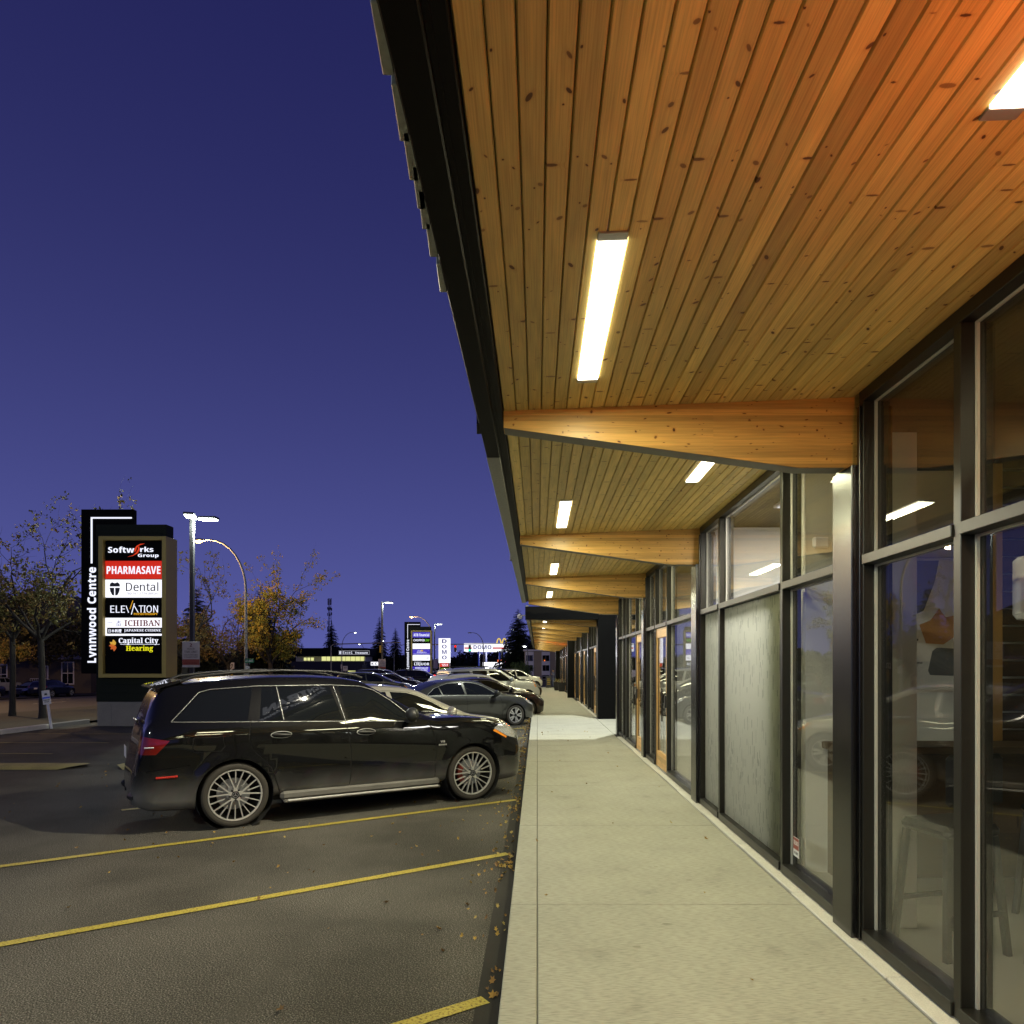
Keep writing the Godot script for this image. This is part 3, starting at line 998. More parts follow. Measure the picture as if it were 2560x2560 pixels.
func ground() -> void:
	setting(sheet("ground", [-900.0, 900.0], [-60.0, 1500.0], -0.06, M["grass"]))
	var lot := setting(sheet("parking_lot", [-15.0, 140.0], [-40.0, 200.0], 0.0, M["asphalt"]))
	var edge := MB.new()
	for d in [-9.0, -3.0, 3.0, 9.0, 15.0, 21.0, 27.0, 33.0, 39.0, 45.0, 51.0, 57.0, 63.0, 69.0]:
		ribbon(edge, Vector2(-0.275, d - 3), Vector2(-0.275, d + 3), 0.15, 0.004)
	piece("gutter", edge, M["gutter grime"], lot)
	for k in range(-2, 21):
		var d := 7.35 + 2.94 * k - (0.27 if k == -1 else 0.0)
		var mb := MB.new()
		ribbon(mb, Vector2(-0.30, d), Vector2(-5.55, d - 5.25 * 0.70), 0.10, 0.007)
		piece("parking_line", mb, M["yellow paint"], lot)
	for q in [[15.7, -10.6], [17.9, -10.7], [20.2, -11.4], [13.5, -10.6]]:
		var mb := MB.new()
		ribbon(mb, Vector2(-15.0, q[0]), Vector2(q[1], q[0] - 0.05), 0.09, 0.007)
		piece("parking_line", mb, M["worn yellow paint"], lot)
	for q in [[-10.7, -8.5], [-8.05, -5.0]]:
		var mb := MB.new()
		var prof := [[-0.42, 0.008], [-0.3, 0.035], [-0.1, 0.055], [0.1, 0.055], [0.3, 0.035], [0.42, 0.008]]
		for i in 5:
			var a: Array = prof[i]
			var b: Array = prof[i + 1]
			mb.quad(P(q[0] + absf(a[0]) * 0.9, a[1], 13.65 + a[0]), P(q[1] - absf(a[0]) * 0.9, a[1], 13.65 + a[0]), P(q[1] - absf(b[0]) * 0.9, b[1], 13.65 + b[0]), P(q[0] + absf(b[0]) * 0.9, b[1], 13.65 + b[0]))
		piece("speed_hump", mb, M["worn yellow paint"], lot)
	# sidewalk of separate slabs with open joints
	var walk := setting(part("sidewalk", self))
	var bed := MB.new()
	for k in 15:
		bed.box(P(-0.19, -0.5, -6.0 + 5.5 * k + 5.5), P(2.3, gy(0, -6.0 + 5.5 * (k + 1)) + 0.125, -6.0 + 5.5 * k))
	piece("slab_bed", bed, M["slab bed"], walk)
	for k in range(-4, 27):
		var d0 := 0.06 + 2.645 * k
		slab(walk, "kerb_slab", -0.20, 0.0, d0, d0 + 2.645, 0.15, "concrete", 0.3)
		slab(walk, "slab", 0.0, 1.985, d0, d0 + 2.645, 0.15, "concrete", 0.1)
	slab(walk, "slab", 1.99, 9.0, 18.75, 23.8, 0.148, "concrete", 0.1)
	for k in range(-3, 24):
		var d0 := -0.5 + 1.53 * k
		if d0 > 17.5 and d0 < 23.9: continue
		slab(walk, "threshold_strip", 1.988 + 0.006 * ((k * 5) % 3), 2.30, d0, d0 + 1.53, 0.158, "threshold concrete", 0.12)
	var stains := MB.new()
	var r := RandomNumberGenerator.new()
	r.seed = 19
	for k in 34:
		var c := Vector2(r.randf_range(0.05, 1.9), 2.9 + pow(r.randf(), 1.4) * 15.0)
		var a := r.randf_range(0.006, 0.035)
		var b := a * r.randf_range(0.25, 0.7)
		var n := 9
		var pts := []
		for i in n:
			var w := TAU * i / n
			var f := r.randf_range(0.6, 1.15)
			pts.append(P(c.x + cos(w) * a * f, 0.1525, c.y + sin(w) * b * f))
		for i in n:
			stains.tri(P(c.x, 0.1525, c.y), pts[i], pts[(i + 1) % n])
	setting(piece("stain_marks", stains, M["stain"], walk), "stuff")
	# beyond the lot: verge, road, boulevard
	setting(sheet("verge", [-23.0, -15.16], [-30.0, 130.0], 0.06, M["grass"]))
	setting(sheet("road", [-44.0, -23.2], [-60.0, 400.0], 0.0, M["road asphalt"]))
	setting(sheet("boulevard", [-47.0, -44.0], [-30.0, 140.0], 0.08, M["grass"]))
	setting(sheet("service_road", [-56.0, -47.0], [-60.0, 300.0], -0.02, M["road asphalt"]))
	setting(sheet("crossing_road", [-15.2, 60.0], [104.0, 118.0], 0.015, M["road asphalt"]))
	var kerb := setting(part("lot_kerb", self))
	for k in 16:
		var d0 := 6.0 + 2.0 * k
		if k == 9: continue
		var mb := MB.new()
		mb.box(P(-15.16, -0.05, d0 + 1.97), P(-14.98, 0.13, d0), 0.015)
		piece("kerb_stone", mb, M["threshold concrete"] if k < 8 else M["dark concrete"], kerb)
	for q in [[-31.0, 0.04], [-36.5, 0.04]]:
		var mb := MB.new()
		for k in 14:
			ribbon(mb, Vector2(q[0], 8.0 + k * 9.0), Vector2(q[0], 11.0 + k * 9.0), 0.12, 0.006)
		setting(piece("lane_marking", mb, M["print white"], self))

func leaf_shape(size: float) -> ArrayMesh:
	var mb := MB.new()
	var out := [Vector2(0, -0.7), Vector2(0.22, -0.28), Vector2(0.62, -0.34), Vector2(0.40, 0.02), Vector2(0.55, 0.42), Vector2(0.18, 0.34), Vector2(0, 0.8), Vector2(-0.18, 0.34), Vector2(-0.55, 0.42), Vector2(-0.40, 0.02), Vector2(-0.62, -0.34), Vector2(-0.22, -0.28)]
	for i in out.size():
		var a: Vector2 = out[i] * size
		var b: Vector2 = out[(i + 1) % out.size()] * size
		mb.tri(Vector3(0, 0.0, 0), Vector3(b.x, absf(b.x) * 0.55 + b.y * b.y / size * 0.35, b.y), Vector3(a.x, absf(a.x) * 0.55 + a.y * a.y / size * 0.35, a.y))
	return mb.mesh()

func fallen_leaves() -> void:
	var mm := MultiMesh.new()
	mm.transform_format = MultiMesh.TRANSFORM_3D
	mm.use_colors = true
	mm.mesh = leaf_shape(0.060)
	var list := []
	var r := RandomNumberGenerator.new()
	r.seed = 8
	for k in 1500:
		var x := 0.0
		var d := 0.0
		if k < 1150:
			d = 2.6 + pow(r.randf(), 0.8) * 27.0
			x = -0.23 - absf(r.randfn(0, 0.11)) - (r.randf() * 0.3 if r.randf() < 0.25 else 0.0)
			if r.randf() > 0.35 + 0.65 * clampf(sin(d * 2.1) + sin(d * 0.83 + 1.0), 0, 1): continue
		elif k < 1330:
			d = r.randf_range(2.6, 14.0); x = -0.4 - pow(r.randf(), 1.5) * 8.0
		else:
			d = r.randf_range(3.5, 20.0); x = r.randf_range(-0.15, 1.9)
			if r.randf() < 0.86: continue
		var y := 0.012 + (0.15 if x > -0.2 else 0.0)
		var s := r.randf_range(0.45, 1.05) * (0.8 if k < 1150 else 0.75)
		var b := Basis.from_euler(Vector3(r.randfn(0, 0.35), r.randf() * TAU, r.randfn(0, 0.35))).scaled(Vector3(s * r.randf_range(0.5, 1.0), s, s))
		var col: Color = [Color(0.34, 0.22, 0.035), Color(0.24, 0.13, 0.03), Color(0.40, 0.30, 0.09), Color(0.16, 0.09, 0.03), Color(0.30, 0.17, 0.03)][r.randi() % 5]
		list.append([Transform3D(b, P(x, gy(x, d) + y, d)), col])
	mm.instance_count = list.size()
	for k in list.size():
		mm.set_instance_transform(k, list[k][0])
		mm.set_instance_color(k, list[k][1])
	var o := MultiMeshInstance3D.new()
	o.multimesh = mm
	o.material_override = M["leaf"]
	add_named(o, "fallen_leaves", self)
	setting(o, "stuff")
	tag(o, "yellow and brown fallen leaves gathered along the kerb and scattered on the asphalt", "leaves")

# ---------- cars: x forward from the rear axle, y up, z to the car's right ----------

func tab(a: Array, x: float) -> float:
	for i in a.size() - 1:
		if x < a[i + 1][0]:
			return lerpf(a[i][1], a[i + 1][1], clampf((x - a[i][0]) / (a[i + 1][0] - a[i][0]), 0, 1))
	return a[-1][1]

func tabs(a: Array, x: float, e := 0.05) -> float:
	e = minf(e, 0.5 * minf(absf(x - a[0][0]), absf(a[-1][0] - x)))
	return (tab(a, x - e) + tab(a, x) * 2.0 + tab(a, x + e)) / 4.0

func car_section(s: Dictionary, t: float) -> PackedVector2Array:
	var hw := tabs(s.plan, t)
	var yb := tab(s.sill, t)
	var yt := tabs(s.top, t, 0.03)
	var ysh := minf(tabs(s.shoulder, t), yt - 0.06)
	ysh = maxf(ysh, yb + 0.08)
	var h := ysh - yb
	var k := clampf((yt - ysh) / 0.35, 0.15, 1.0)
	var wr := minf(tabs(s.roofw, t), hw - 0.13)
	var ws := hw - 0.055
	var q := [Vector2(hw - 0.13, yb - 0.035), Vector2(hw - 0.04, yb + 0.02), Vector2(hw - 0.012, yb + h * 0.28), Vector2(hw - 0.004, yb + h * 0.50), Vector2(hw, yb + h * 0.74), Vector2(hw - 0.012, yb + h * 0.86), Vector2(ws, ysh), Vector2(lerpf(ws, wr + 0.04, 0.52) + 0.012 * k, lerpf(ysh, yt - 0.085 * k, 0.52)), Vector2(wr + 0.04, yt - 0.085 * k), Vector2(wr - 0.045, yt - 0.028 * k), Vector2(wr * 0.5, yt - 0.008 * k), Vector2(0, yt)]
	var sub := [2, 3, 3, 3, 3, 3, 4, 4, 4, 3, 3]
	var out := PackedVector2Array()
	for i in q.size() - 1:
		var a: Vector2 = q[maxi(i - 1, 0)]
		var d: Vector2 = q[mini(i + 2, q.size() - 1)]
		for j in sub[i]:
			var p: Vector2 = q[i].cubic_interpolate(q[i + 1], a, d, float(j) / sub[i])
			out.append(p)
	out.append(q[-1])
	return out

const ZONES := [1, 1, 1, 1, 1, 1, 1, 1, 1, 1, 1, 1, 1, 1, 1, 1, 1, 2, 2, 2, 2, 2, 2, 2, 2, 4, 4, 4, 4, 4, 4, 4, 4, 4, 4]

func side_w(s: Dictionary, t: float, y: float) -> float:
	var q := car_section(s, t)
	for i in range(1, q.size()):
		if y <= q[i].y:
			return lerpf(q[i - 1].x, q[i].x, clampf((y - q[i - 1].y) / maxf(q[i].y - q[i - 1].y, 0.001), 0, 1)) + flare(s, t, y)
	return 0.0

func flare(s: Dictionary, t: float, y: float) -> float:
	var f := 0.0
	for wx in [0.0, s.wb]:
		var r := Vector2(t - wx, y - s.R).length()
		f = maxf(f, s.flare * (1.0 - smoothstep(s.arch + 0.05, s.arch + 0.10, r)))
	return f

func car_skin(s: Dictionary) -> Array:
	var ts := []
	var t0: float = s.plan[0][0]
	var t1: float = s.plan[-1][0]
	for e in [0.0, 0.008, 0.02, 0.04, 0.065, 0.095, 0.13, 0.17, 0.22]:
		ts.append(t0 + e)
	var t := t0 + 0.28
	while t < t1 - 0.25:
		ts.append(t); t += s.step
	for e in [0.22, 0.17, 0.13, 0.095, 0.065, 0.04, 0.02, 0.008, 0.0]:
		ts.append(t1 - e)
	var rows := []
	for u in ts:
		var row := []
		var q := car_section(s, u)
		for i in q.size():
			var w := q[i].x
			if i < 18 and i > 0: w += flare(s, u, q[i].y) * clampf(i / 4.0, 0, 1)
			row.append(Vector3(u, q[i].y, w))
		rows.append(row)
	var norm := []
	for i in rows.size():
		var nr := []
		for j in rows[i].size():
			var du: Vector3 = rows[mini(i + 1, rows.size() - 1)][j] - rows[maxi(i - 1, 0)][j]
			var top_next: Vector3 = rows[i][j - 1] * Vector3(1, 1, -1) if j == rows[i].size() - 1 else rows[i][j + 1]
			var dv: Vector3 = top_next - rows[i][maxi(j - 1, 0)]
			nr.append(du.cross(dv).normalized() * -1.0)
		norm.append(nr)
	# outward means +z on the right flank
	if norm[rows.size() / 2][8].z < 0:
		for nr in norm:
			for j in nr.size(): nr[j] = -nr[j]
	var out := []
	var f := Vector3(1, 1, -1)
	for i in rows.size() - 1:
		for j in rows[i].size() - 1:
			var p := [rows[i][j], rows[i + 1][j], rows[i + 1][j + 1], rows[i][j + 1]]
			var m := [norm[i][j], norm[i + 1][j], norm[i + 1][j + 1], norm[i][j + 1]]
			for k in [[0, 1, 2], [0, 2, 3]]:
				out.append([p[k[0]], p[k[1]], p[k[2]], m[k[0]], m[k[1]], m[k[2]], ZONES[j]])
				out.append([p[k[0]] * f, p[k[1]] * f, p[k[2]] * f, m[k[0]] * f, m[k[1]] * f, m[k[2]] * f, ZONES[j]])
	for e in [[0, -1.0], [rows.size() - 1, 1.0]]:
		var row: Array = rows[e[0]]
		var c := Vector3(row[0].x + e[1] * 0.02, (row[0].y + row[-1].y) / 2.0, 0)
		var m := Vector3(e[1], 0, 0)
		for j in row.size() - 1:
			out.append([c, row[j], row[j + 1], m, m, m, 8])
			out.append([c, row[j] * f, row[j + 1] * f, m, m, m, 8])
	return out

func carve(tris: Array, poly: Array, top: bool, mask: int) -> Array:      # [inside, outside]; poly is convex
	var q := PackedVector2Array()
	for e in poly: q.append(Vector2(e[0], e[1]))
	if Geometry2D.is_polygon_clockwise(q) == (Vector2(1, 0).cross(Vector2(0, 1)) > 0): q.reverse()
	var area := 0.0
	for i in q.size(): area += q[i].cross(q[(i + 1) % q.size()])
	if area < 0: q.reverse()
	var lo := q[0]
	var hi := q[0]
	for e in q:
		lo = lo.min(e); hi = hi.max(e)
	var inside := []
	var out := []
	for t in tris:
		if not (t[6] & mask):
			out.append(t); continue
		var a := Vector2(t[0].x, t[0].z if top else t[0].y)
		var b := Vector2(t[1].x, t[1].z if top else t[1].y)
		var c := Vector2(t[2].x, t[2].z if top else t[2].y)
		if maxf(a.x, maxf(b.x, c.x)) < lo.x or minf(a.x, minf(b.x, c.x)) > hi.x or maxf(a.y, maxf(b.y, c.y)) < lo.y or minf(a.y, minf(b.y, c.y)) > hi.y:
			out.append(t); continue
		var cur := [[t[0], t[3]], [t[1], t[4]], [t[2], t[5]]]
		for i in q.size():
			var e0 := q[i]
			var ed := q[(i + 1) % q.size()] - e0
			var keep := []
			var cut := []
			for k in cur.size():
				var v0: Array = cur[k]
				var v1: Array = cur[(k + 1) % cur.size()]
				var s0 := ed.cross(Vector2(v0[0].x, v0[0].z if top else v0[0].y) - e0)
				var s1 := ed.cross(Vector2(v1[0].x, v1[0].z if top else v1[0].y) - e0)
				if s0 >= 0: keep.append(v0)
				else: cut.append(v0)
				if (s0 >= 0) != (s1 >= 0):
					var w := s0 / (s0 - s1)
					var m := [v0[0].lerp(v1[0], w), v0[1].lerp(v1[1], w).normalized()]
					keep.append(m); cut.append(m)
			for k in range(1, cut.size() - 1):
				out.append([cut[0][0], cut[k][0], cut[k + 1][0], cut[0][1], cut[k][1], cut[k + 1][1], t[6]])
			cur = keep
			if cur.size() < 3: break
		for k in range(1, cur.size() - 1):
			inside.append([cur[0][0], cur[k][0], cur[k + 1][0], cur[0][1], cur[k][1], cur[k + 1][1], t[6]])
	return [inside, out]

func skin_mesh(tris: Array, inset := 0.0, dirt := false, side := 0.0) -> MB:
	var mb := MB.new()
	mb.tinted = dirt
	var nz := FastNoiseLite.new()
	nz.frequency = 2.2
	nz.fractal_octaves = 4
	for t in tris:
		if side != 0.0 and (t[0].z + t[1].z + t[2].z) * side < 0: continue
		var ids := [0, 1, 2]
		if (t[1] - t[0]).cross(t[2] - t[0]).dot(t[3] + t[4] + t[5]) < 0: ids = [0, 2, 1]
		if (t[1] - t[0]).cross(t[2] - t[0]).length() < 1e-9: continue
		mb.tris(t[ids[0]] - t[ids[0] + 3] * inset, t[ids[1]] - t[ids[1] + 3] * inset, t[ids[2]] - t[ids[2] + 3] * inset, t[ids[0] + 3], t[ids[1] + 3], t[ids[2] + 3])
		if dirt:
			for k in 3:
				var p: Vector3 = t[ids[[0, 2, 1][k]]]
				var g := clampf((0.72 + clampf(-p.x, 0, 1) * 0.12 - p.y) / 0.42, 0, 1)
				var n := nz.get_noise_3d(p.x * 1.2, p.y * 1.5, p.z) * 0.5 + 0.5
				var a := 0.005 + g * g * 0.10 * (0.45 + n)
				mb.c[mb.c.size() - 3 + k] = Color(a, a * 0.97, a * 0.93 + 0.001)
	return mb

func wheel(parent: Node, at: Vector3, R: float, rim: float, width: float, style: String, right: bool) -> Node3D:
	var o := part("wheel", parent, at)
	if not right: o.rotation.y = PI
	var x := Transform3D(Basis(Vector3.RIGHT, PI / 2), Vector3.ZERO)
	var h := width / 2.0
	var seg := 48 if style == "multi" else 28
	var mb := MB.new()
	mb.lathe(x, PackedVector2Array([Vector2(rim, -h), Vector2(R - 0.03, -h), Vector2(R - 0.004, -h + 0.03), Vector2(R, 0), Vector2(R - 0.003, h - 0.035), Vector2(R - 0.012, h - 0.014), Vector2(R - 0.030, h - 0.002), Vector2(R - 0.05, h), Vector2(rim + 0.025, h - 0.002), Vector2(rim + 0.004, h - 0.010)]), seg)
	piece("tyre", mb, M["rubber"], o)
	mb = MB.new()
	mb.lathe(x, PackedVector2Array([Vector2(rim - 0.012, h - 0.03), Vector2(rim - 0.03, -0.06), Vector2(0.0, -0.065)]), seg)
	piece("wheel_well_barrel", mb, M["void"], o)
	mb = MB.new()
	mb.lathe(x, PackedVector2Array([Vector2(rim + 0.006, h - 0.014), Vector2(rim + 0.002, h - 0.004), Vector2(rim - 0.010, h - 0.006), Vector2(rim - 0.014, h - 0.03)]), seg)
	var zt := h - 0.012
	if style == "multi":
		for g in 5:
			var base := TAU * g / 5.0 + 0.3
			for a in [-0.315, 0.315]:
				var q := Vector2.from_angle(base + a * 0.30)
				var e := Vector2.from_angle(base + a)
				spoke(mb, q * 0.068, e * (rim - 0.006), 0.014, 0.0105, zt - 0.035, zt)
			for a in [0.0, TAU / 10.0]:
				var q := Vector2.from_angle(base + a)
				spoke(mb, q * (0.145 if a == 0.0 else 0.12), q * (rim - 0.006), 0.008, 0.0105, zt - 0.035, zt - 0.002)
			var hub := Vector2.from_angle(base)
			spoke(mb, hub * 0.045, hub * 0.082, 0.05, 0.03, zt - 0.035, zt - 0.001)
	else:
		for g in 10:
			var base := TAU * (g - g % 2) / 10.0 + (0.20 if g % 2 else -0.20)
			var e := Vector2.from_angle(base)
			spoke(mb, Vector2.from_angle(lerp_angle(base, TAU * (g - g % 2) / 10.0, 0.4)) * 0.05, e * (rim - 0.006), 0.034, 0.040, zt - 0.03, zt)
	piece("rim", mb, M["alloy"], o)
	mb = MB.new()
	mb.tube(Vector3(0, 0, zt - 0.05), Vector3(0, 0, zt - 0.006), 0.05, 0.046, 20)
	for g in 5:
		var q := Vector2.from_angle(TAU * (g + 0.5) / 5.0 + 0.3) * 0.062
		mb.tube(Vector3(q.x, q.y, zt - 0.04), Vector3(q.x, q.y, zt - 0.012), 0.010, 0.009, 8)
	piece("hub", mb, M["dark alloy"], o)
	if style == "multi":
		mb = MB.new()
		for g in 3:
			spoke(mb, Vector2.ZERO, Vector2.from_angle(PI / 2 + TAU * g / 3.0) * 0.030, 0.008, 0.002, zt - 0.006, zt - 0.003)
		mb.lathe(x, PackedVector2Array([Vector2(0.034, zt - 0.008), Vector2(0.0335, zt - 0.002), Vector2(0.0295, zt - 0.002), Vector2(0.029, zt - 0.008)]), 24)
		piece("emblem", mb, M["steel grey"], o)
		mb = MB.new()
		mb.tube(Vector3(0, 0, -0.02), Vector3(0, 0, 0.01), 0.19, 0.19, 36)
		piece("brake_disc", mb, M["steel grey"], o)
	return o

func spoke(mb: MB, a: Vector2, b: Vector2, w0: float, w1: float, z0: float, z1: float) -> void:
	var d := (b - a).normalized().orthogonal()
	mb.prism(PackedVector2Array([a + d * w0 / 2, b + d * w1 / 2, b - d * w1 / 2, a - d * w0 / 2]), z0, z1)

func arch_poly(cx: float, cy: float, r: float) -> Array:
	var q := []
	for i in 25:
		var a := PI * i / 24.0
		q.append([cx + cos(a) * r, cy + sin(a) * r])
	q.append([cx - r, -0.5]); q.append([cx + r, -0.5])
	return q

func seam(s: Dictionary, skin: Array, line: Array, w: float, mask := 3) -> Array:    # [strip, rest]
	var got := []
	for i in line.size() - 1:
		var a := Vector2(line[i][0], line[i][1])
		var b := Vector2(line[i + 1][0], line[i + 1][1])
		var d := (b - a).normalized().orthogonal() * w / 2.0
		var r := carve(skin, [[a.x + d.x, a.y + d.y], [b.x + d.x, b.y + d.y], [b.x - d.x, b.y - d.y], [a.x - d.x, a.y - d.y]], false, mask)
		got.append_array(r[0])
		skin = r[1]
	return [got, skin]

func side_line(mb: MB, s: Dictionary, line: Array, r: float, off := 0.0, both := true) -> void:   # a bead that follows the car's flank
	for g in ([1.0, -1.0] if both else [1.0]):
		var p := PackedVector3Array()
		var rr := PackedFloat32Array()
		for i in line.size() - 1:
			for k in 6:
				var t := lerpf(line[i][0], line[i + 1][0], k / 6.0)
				var y := lerpf(line[i][1], line[i + 1][1], k / 6.0)
				p.append(Vector3(t, y, g * (side_w(s, t, y) + off))); rr.append(r)
		p.append(Vector3(line[-1][0], line[-1][1], g * (side_w(s, line[-1][0], line[-1][1]) + off))); rr.append(r)
		mb.path(p, rr, 6)

func build_car(s: Dictionary, called: String, label: String, category: String, at: Vector3, turn: float) -> Node3D:
	var o := thing(called, label, category, at, turn)
	var hero: bool = s.get("hero", false)
	var paint: Material = M[s.paint]
	var skin := car_skin(s)
	for wx in [0.0, s.wb]:
		skin = carve(skin, arch_poly(wx, s.R, s.arch), false, 3)[1]
	var got: Array
	got = carve(skin, s.windshield, true, 4); skin = got[1]
	piece("windscreen", skin_mesh(got[0], 0.003), M["tinted glass"], o)
	if s.has("backlight"):
		got = carve(skin, s.backlight, true, 4); skin = got[1]
		piece("rear_window", skin_mesh(got[0], 0.003), M["tinted glass"], o)
	for w in s.windows:
		got = carve(skin, w, false, 2); skin = got[1]
		for g in [1.0, -1.0]:
			piece("side_window", skin_mesh(got[0], 0.004, false, g), M["tinted glass"], o)
	for w in s.lamps:
		got = carve(skin, w[1], false, 15 if w[0] == "headlight" else 11); skin = got[1]
		if w[0] == "headlight":
			for g in [1.0, -1.0]:
				var hl := piece("headlight", skin_mesh(got[0], 0.0, false, g), M["clear lens"], o)
				piece("reflector", skin_mesh(got[0], 0.02, false, g), M["lamp silver"], hl)
		else:
			for g in [1.0, -1.0]:
				piece(w[0], skin_mesh(got[0], 0.001, false, g), M[w[2]], o)
	var gaps := []
	for l in s.seams:
		got = seam(s, skin, l, s.get("gap", 0.012), 3); skin = got[1]
		gaps.append_array(got[0])
	piece("door_gap", skin_mesh(gaps, 0.006), M["void"], o)
	for d in s.doors:
		got = carve(skin, d[0], false, 1); skin = got[1]
		for g in [1.0, -1.0]:
			var door := piece("door", skin_mesh(got[0], 0.0, hero, g), paint, o)
			var hx: float = d[1]
			var hy: float = d[2]
			var mb := MB.new()
			var z = g * (side_w(s, hx, hy) + 0.012)
			mb.path(PackedVector3Array([Vector3(hx - 0.11, hy + 0.005, z - g * 0.02), Vector3(hx - 0.07, hy + 0.006, z + g * 0.012), Vector3(hx + 0.02, hy, z + g * 0.018), Vector3(hx + 0.10, hy - 0.006, z + g * 0.008), Vector3(hx + 0.13, hy - 0.008, z - g * 0.02)]), PackedFloat32Array([0.010, 0.019, 0.020, 0.016, 0.008]), 8)
			piece("door_handle", mb, M["black plastic"] if hero else paint, door)
			if hero:
				mb = MB.new()
				var ring := PackedVector3Array()
				var rr := PackedFloat32Array()
				for i in 21:
					var a := TAU * i / 20.0
					var px := hx + 0.005 + cos(a) * 0.125
					var py := hy + sin(a) * 0.040
					ring.append(Vector3(px, py, g * (side_w(s, px, py) + 0.001))); rr.append(0.0048)
				mb.path(ring, rr, 5, false)
				piece("handle_recess_trim", mb, M["satin trim"], door)
	piece("body", skin_mesh(skin, 0.0, hero), paint, o)
	# what is under the skin
	var mb := MB.new()
	var hw: float = s.hw
	for wx in [0.0, s.wb]:
		for g in [1.0, -1.0]:
			var x := Transform3D(Basis(Vector3.RIGHT, PI / 2 * g), Vector3(wx, s.R, g * (hw - 0.36)))
			mb.lathe(x, PackedVector2Array([Vector2(0.0, 0.0), Vector2(s.arch - 0.003, 0.0), Vector2(s.arch - 0.001, 0.345)]), 26)
	mb.box(Vector3(s.plan[0][0] + 0.15, s.sill[1][1] - 0.02, -hw + 0.38), Vector3(s.plan[-1][0] - 0.15, s.sill[1][1] + 0.12, hw - 0.38))
	mb.box(Vector3(s.arch + 0.02, s.sill[1][1] - 0.03, -hw + 0.12), Vector3(s.wb - s.arch - 0.02, s.sill[1][1] + 0.1, hw - 0.12))
	piece("underside", mb, M["void"], o)
	for wx in [0.0, s.wb]:
		for g in [true, false]:
			var wl := wheel(o, Vector3(wx, s.R, (1.0 if g else -1.0) * (hw - s.tyre_w / 2.0 - 0.015)), s.R, s.rim, s.tyre_w, s.style, g)
			if hero and wx > 1.0:
				var cm := MB.new()
				for k in 6:
					var a := PI - 0.55 + k * 0.22
					cm.obox(Transform3D(Basis(Vector3.BACK, a), Vector3(cos(a) * 0.165, sin(a) * 0.165, 0.03)), Vector3(0.075, 0.045, 0.07), 0.008)
				piece("brake_caliper", cm, M["caliper"], wl)
	for g in [1.0, -1.0]:
		mb = MB.new()
		var p: Vector3 = s.mirror
		mb.ball(Transform3D(Basis.from_scale(Vector3(0.085, 0.10, 0.115)), Vector3(p.x, p.y, g * p.z)), 16, 10)
		var mi := piece("mirror", mb, M["black plastic"] if hero else paint, o)
		mb = MB.new()
		mb.obox(Transform3D(Basis(), Vector3(p.x + 0.01, p.y - 0.09, g * (p.z - 0.11))), Vector3(0.07, 0.05, 0.14), 0.012)
		piece("mirror_arm", mb, M["black plastic"], mi)
	mb = MB.new()
	for l in s.trim:
		side_line(mb, s, l, s.get("trim_r", 0.004))
	piece("window_trim", mb, M["satin trim"] if s.get("bright", true) else M["black plastic"], o)
	if s.has("rails"):
		for g in [1.0, -1.0]:
			mb = MB.new()
			var pp := PackedVector3Array()
			var rr := PackedFloat32Array()
			for q in s.rails:
				pp.append(Vector3(q[0], q[1], g * q[2])); rr.append(0.017)
			mb.path(pp, rr, 8)
			piece("roof_rail", mb, M[s.get("rail_metal", "black plastic")], o)
	var nose: float = s.plan[-1][0]
	mb = MB.new()
	mb.box(Vector3(nose - 0.02, s.grille[0], -s.grille[2]), Vector3(nose + 0.028, s.grille[1], s.grille[2]), 0.012)
	piece("grille", mb, M["black plastic"], o)
	mb = MB.new()
	mb.box(Vector3(s.plan[0][0] - 0.026, s.plate_y, -0.16), Vector3(s.plan[0][0] - 0.02, s.plate_y + 0.14, 0.16), 0.003)
	piece("number_plate", mb, M["plate white"], o)
	return o

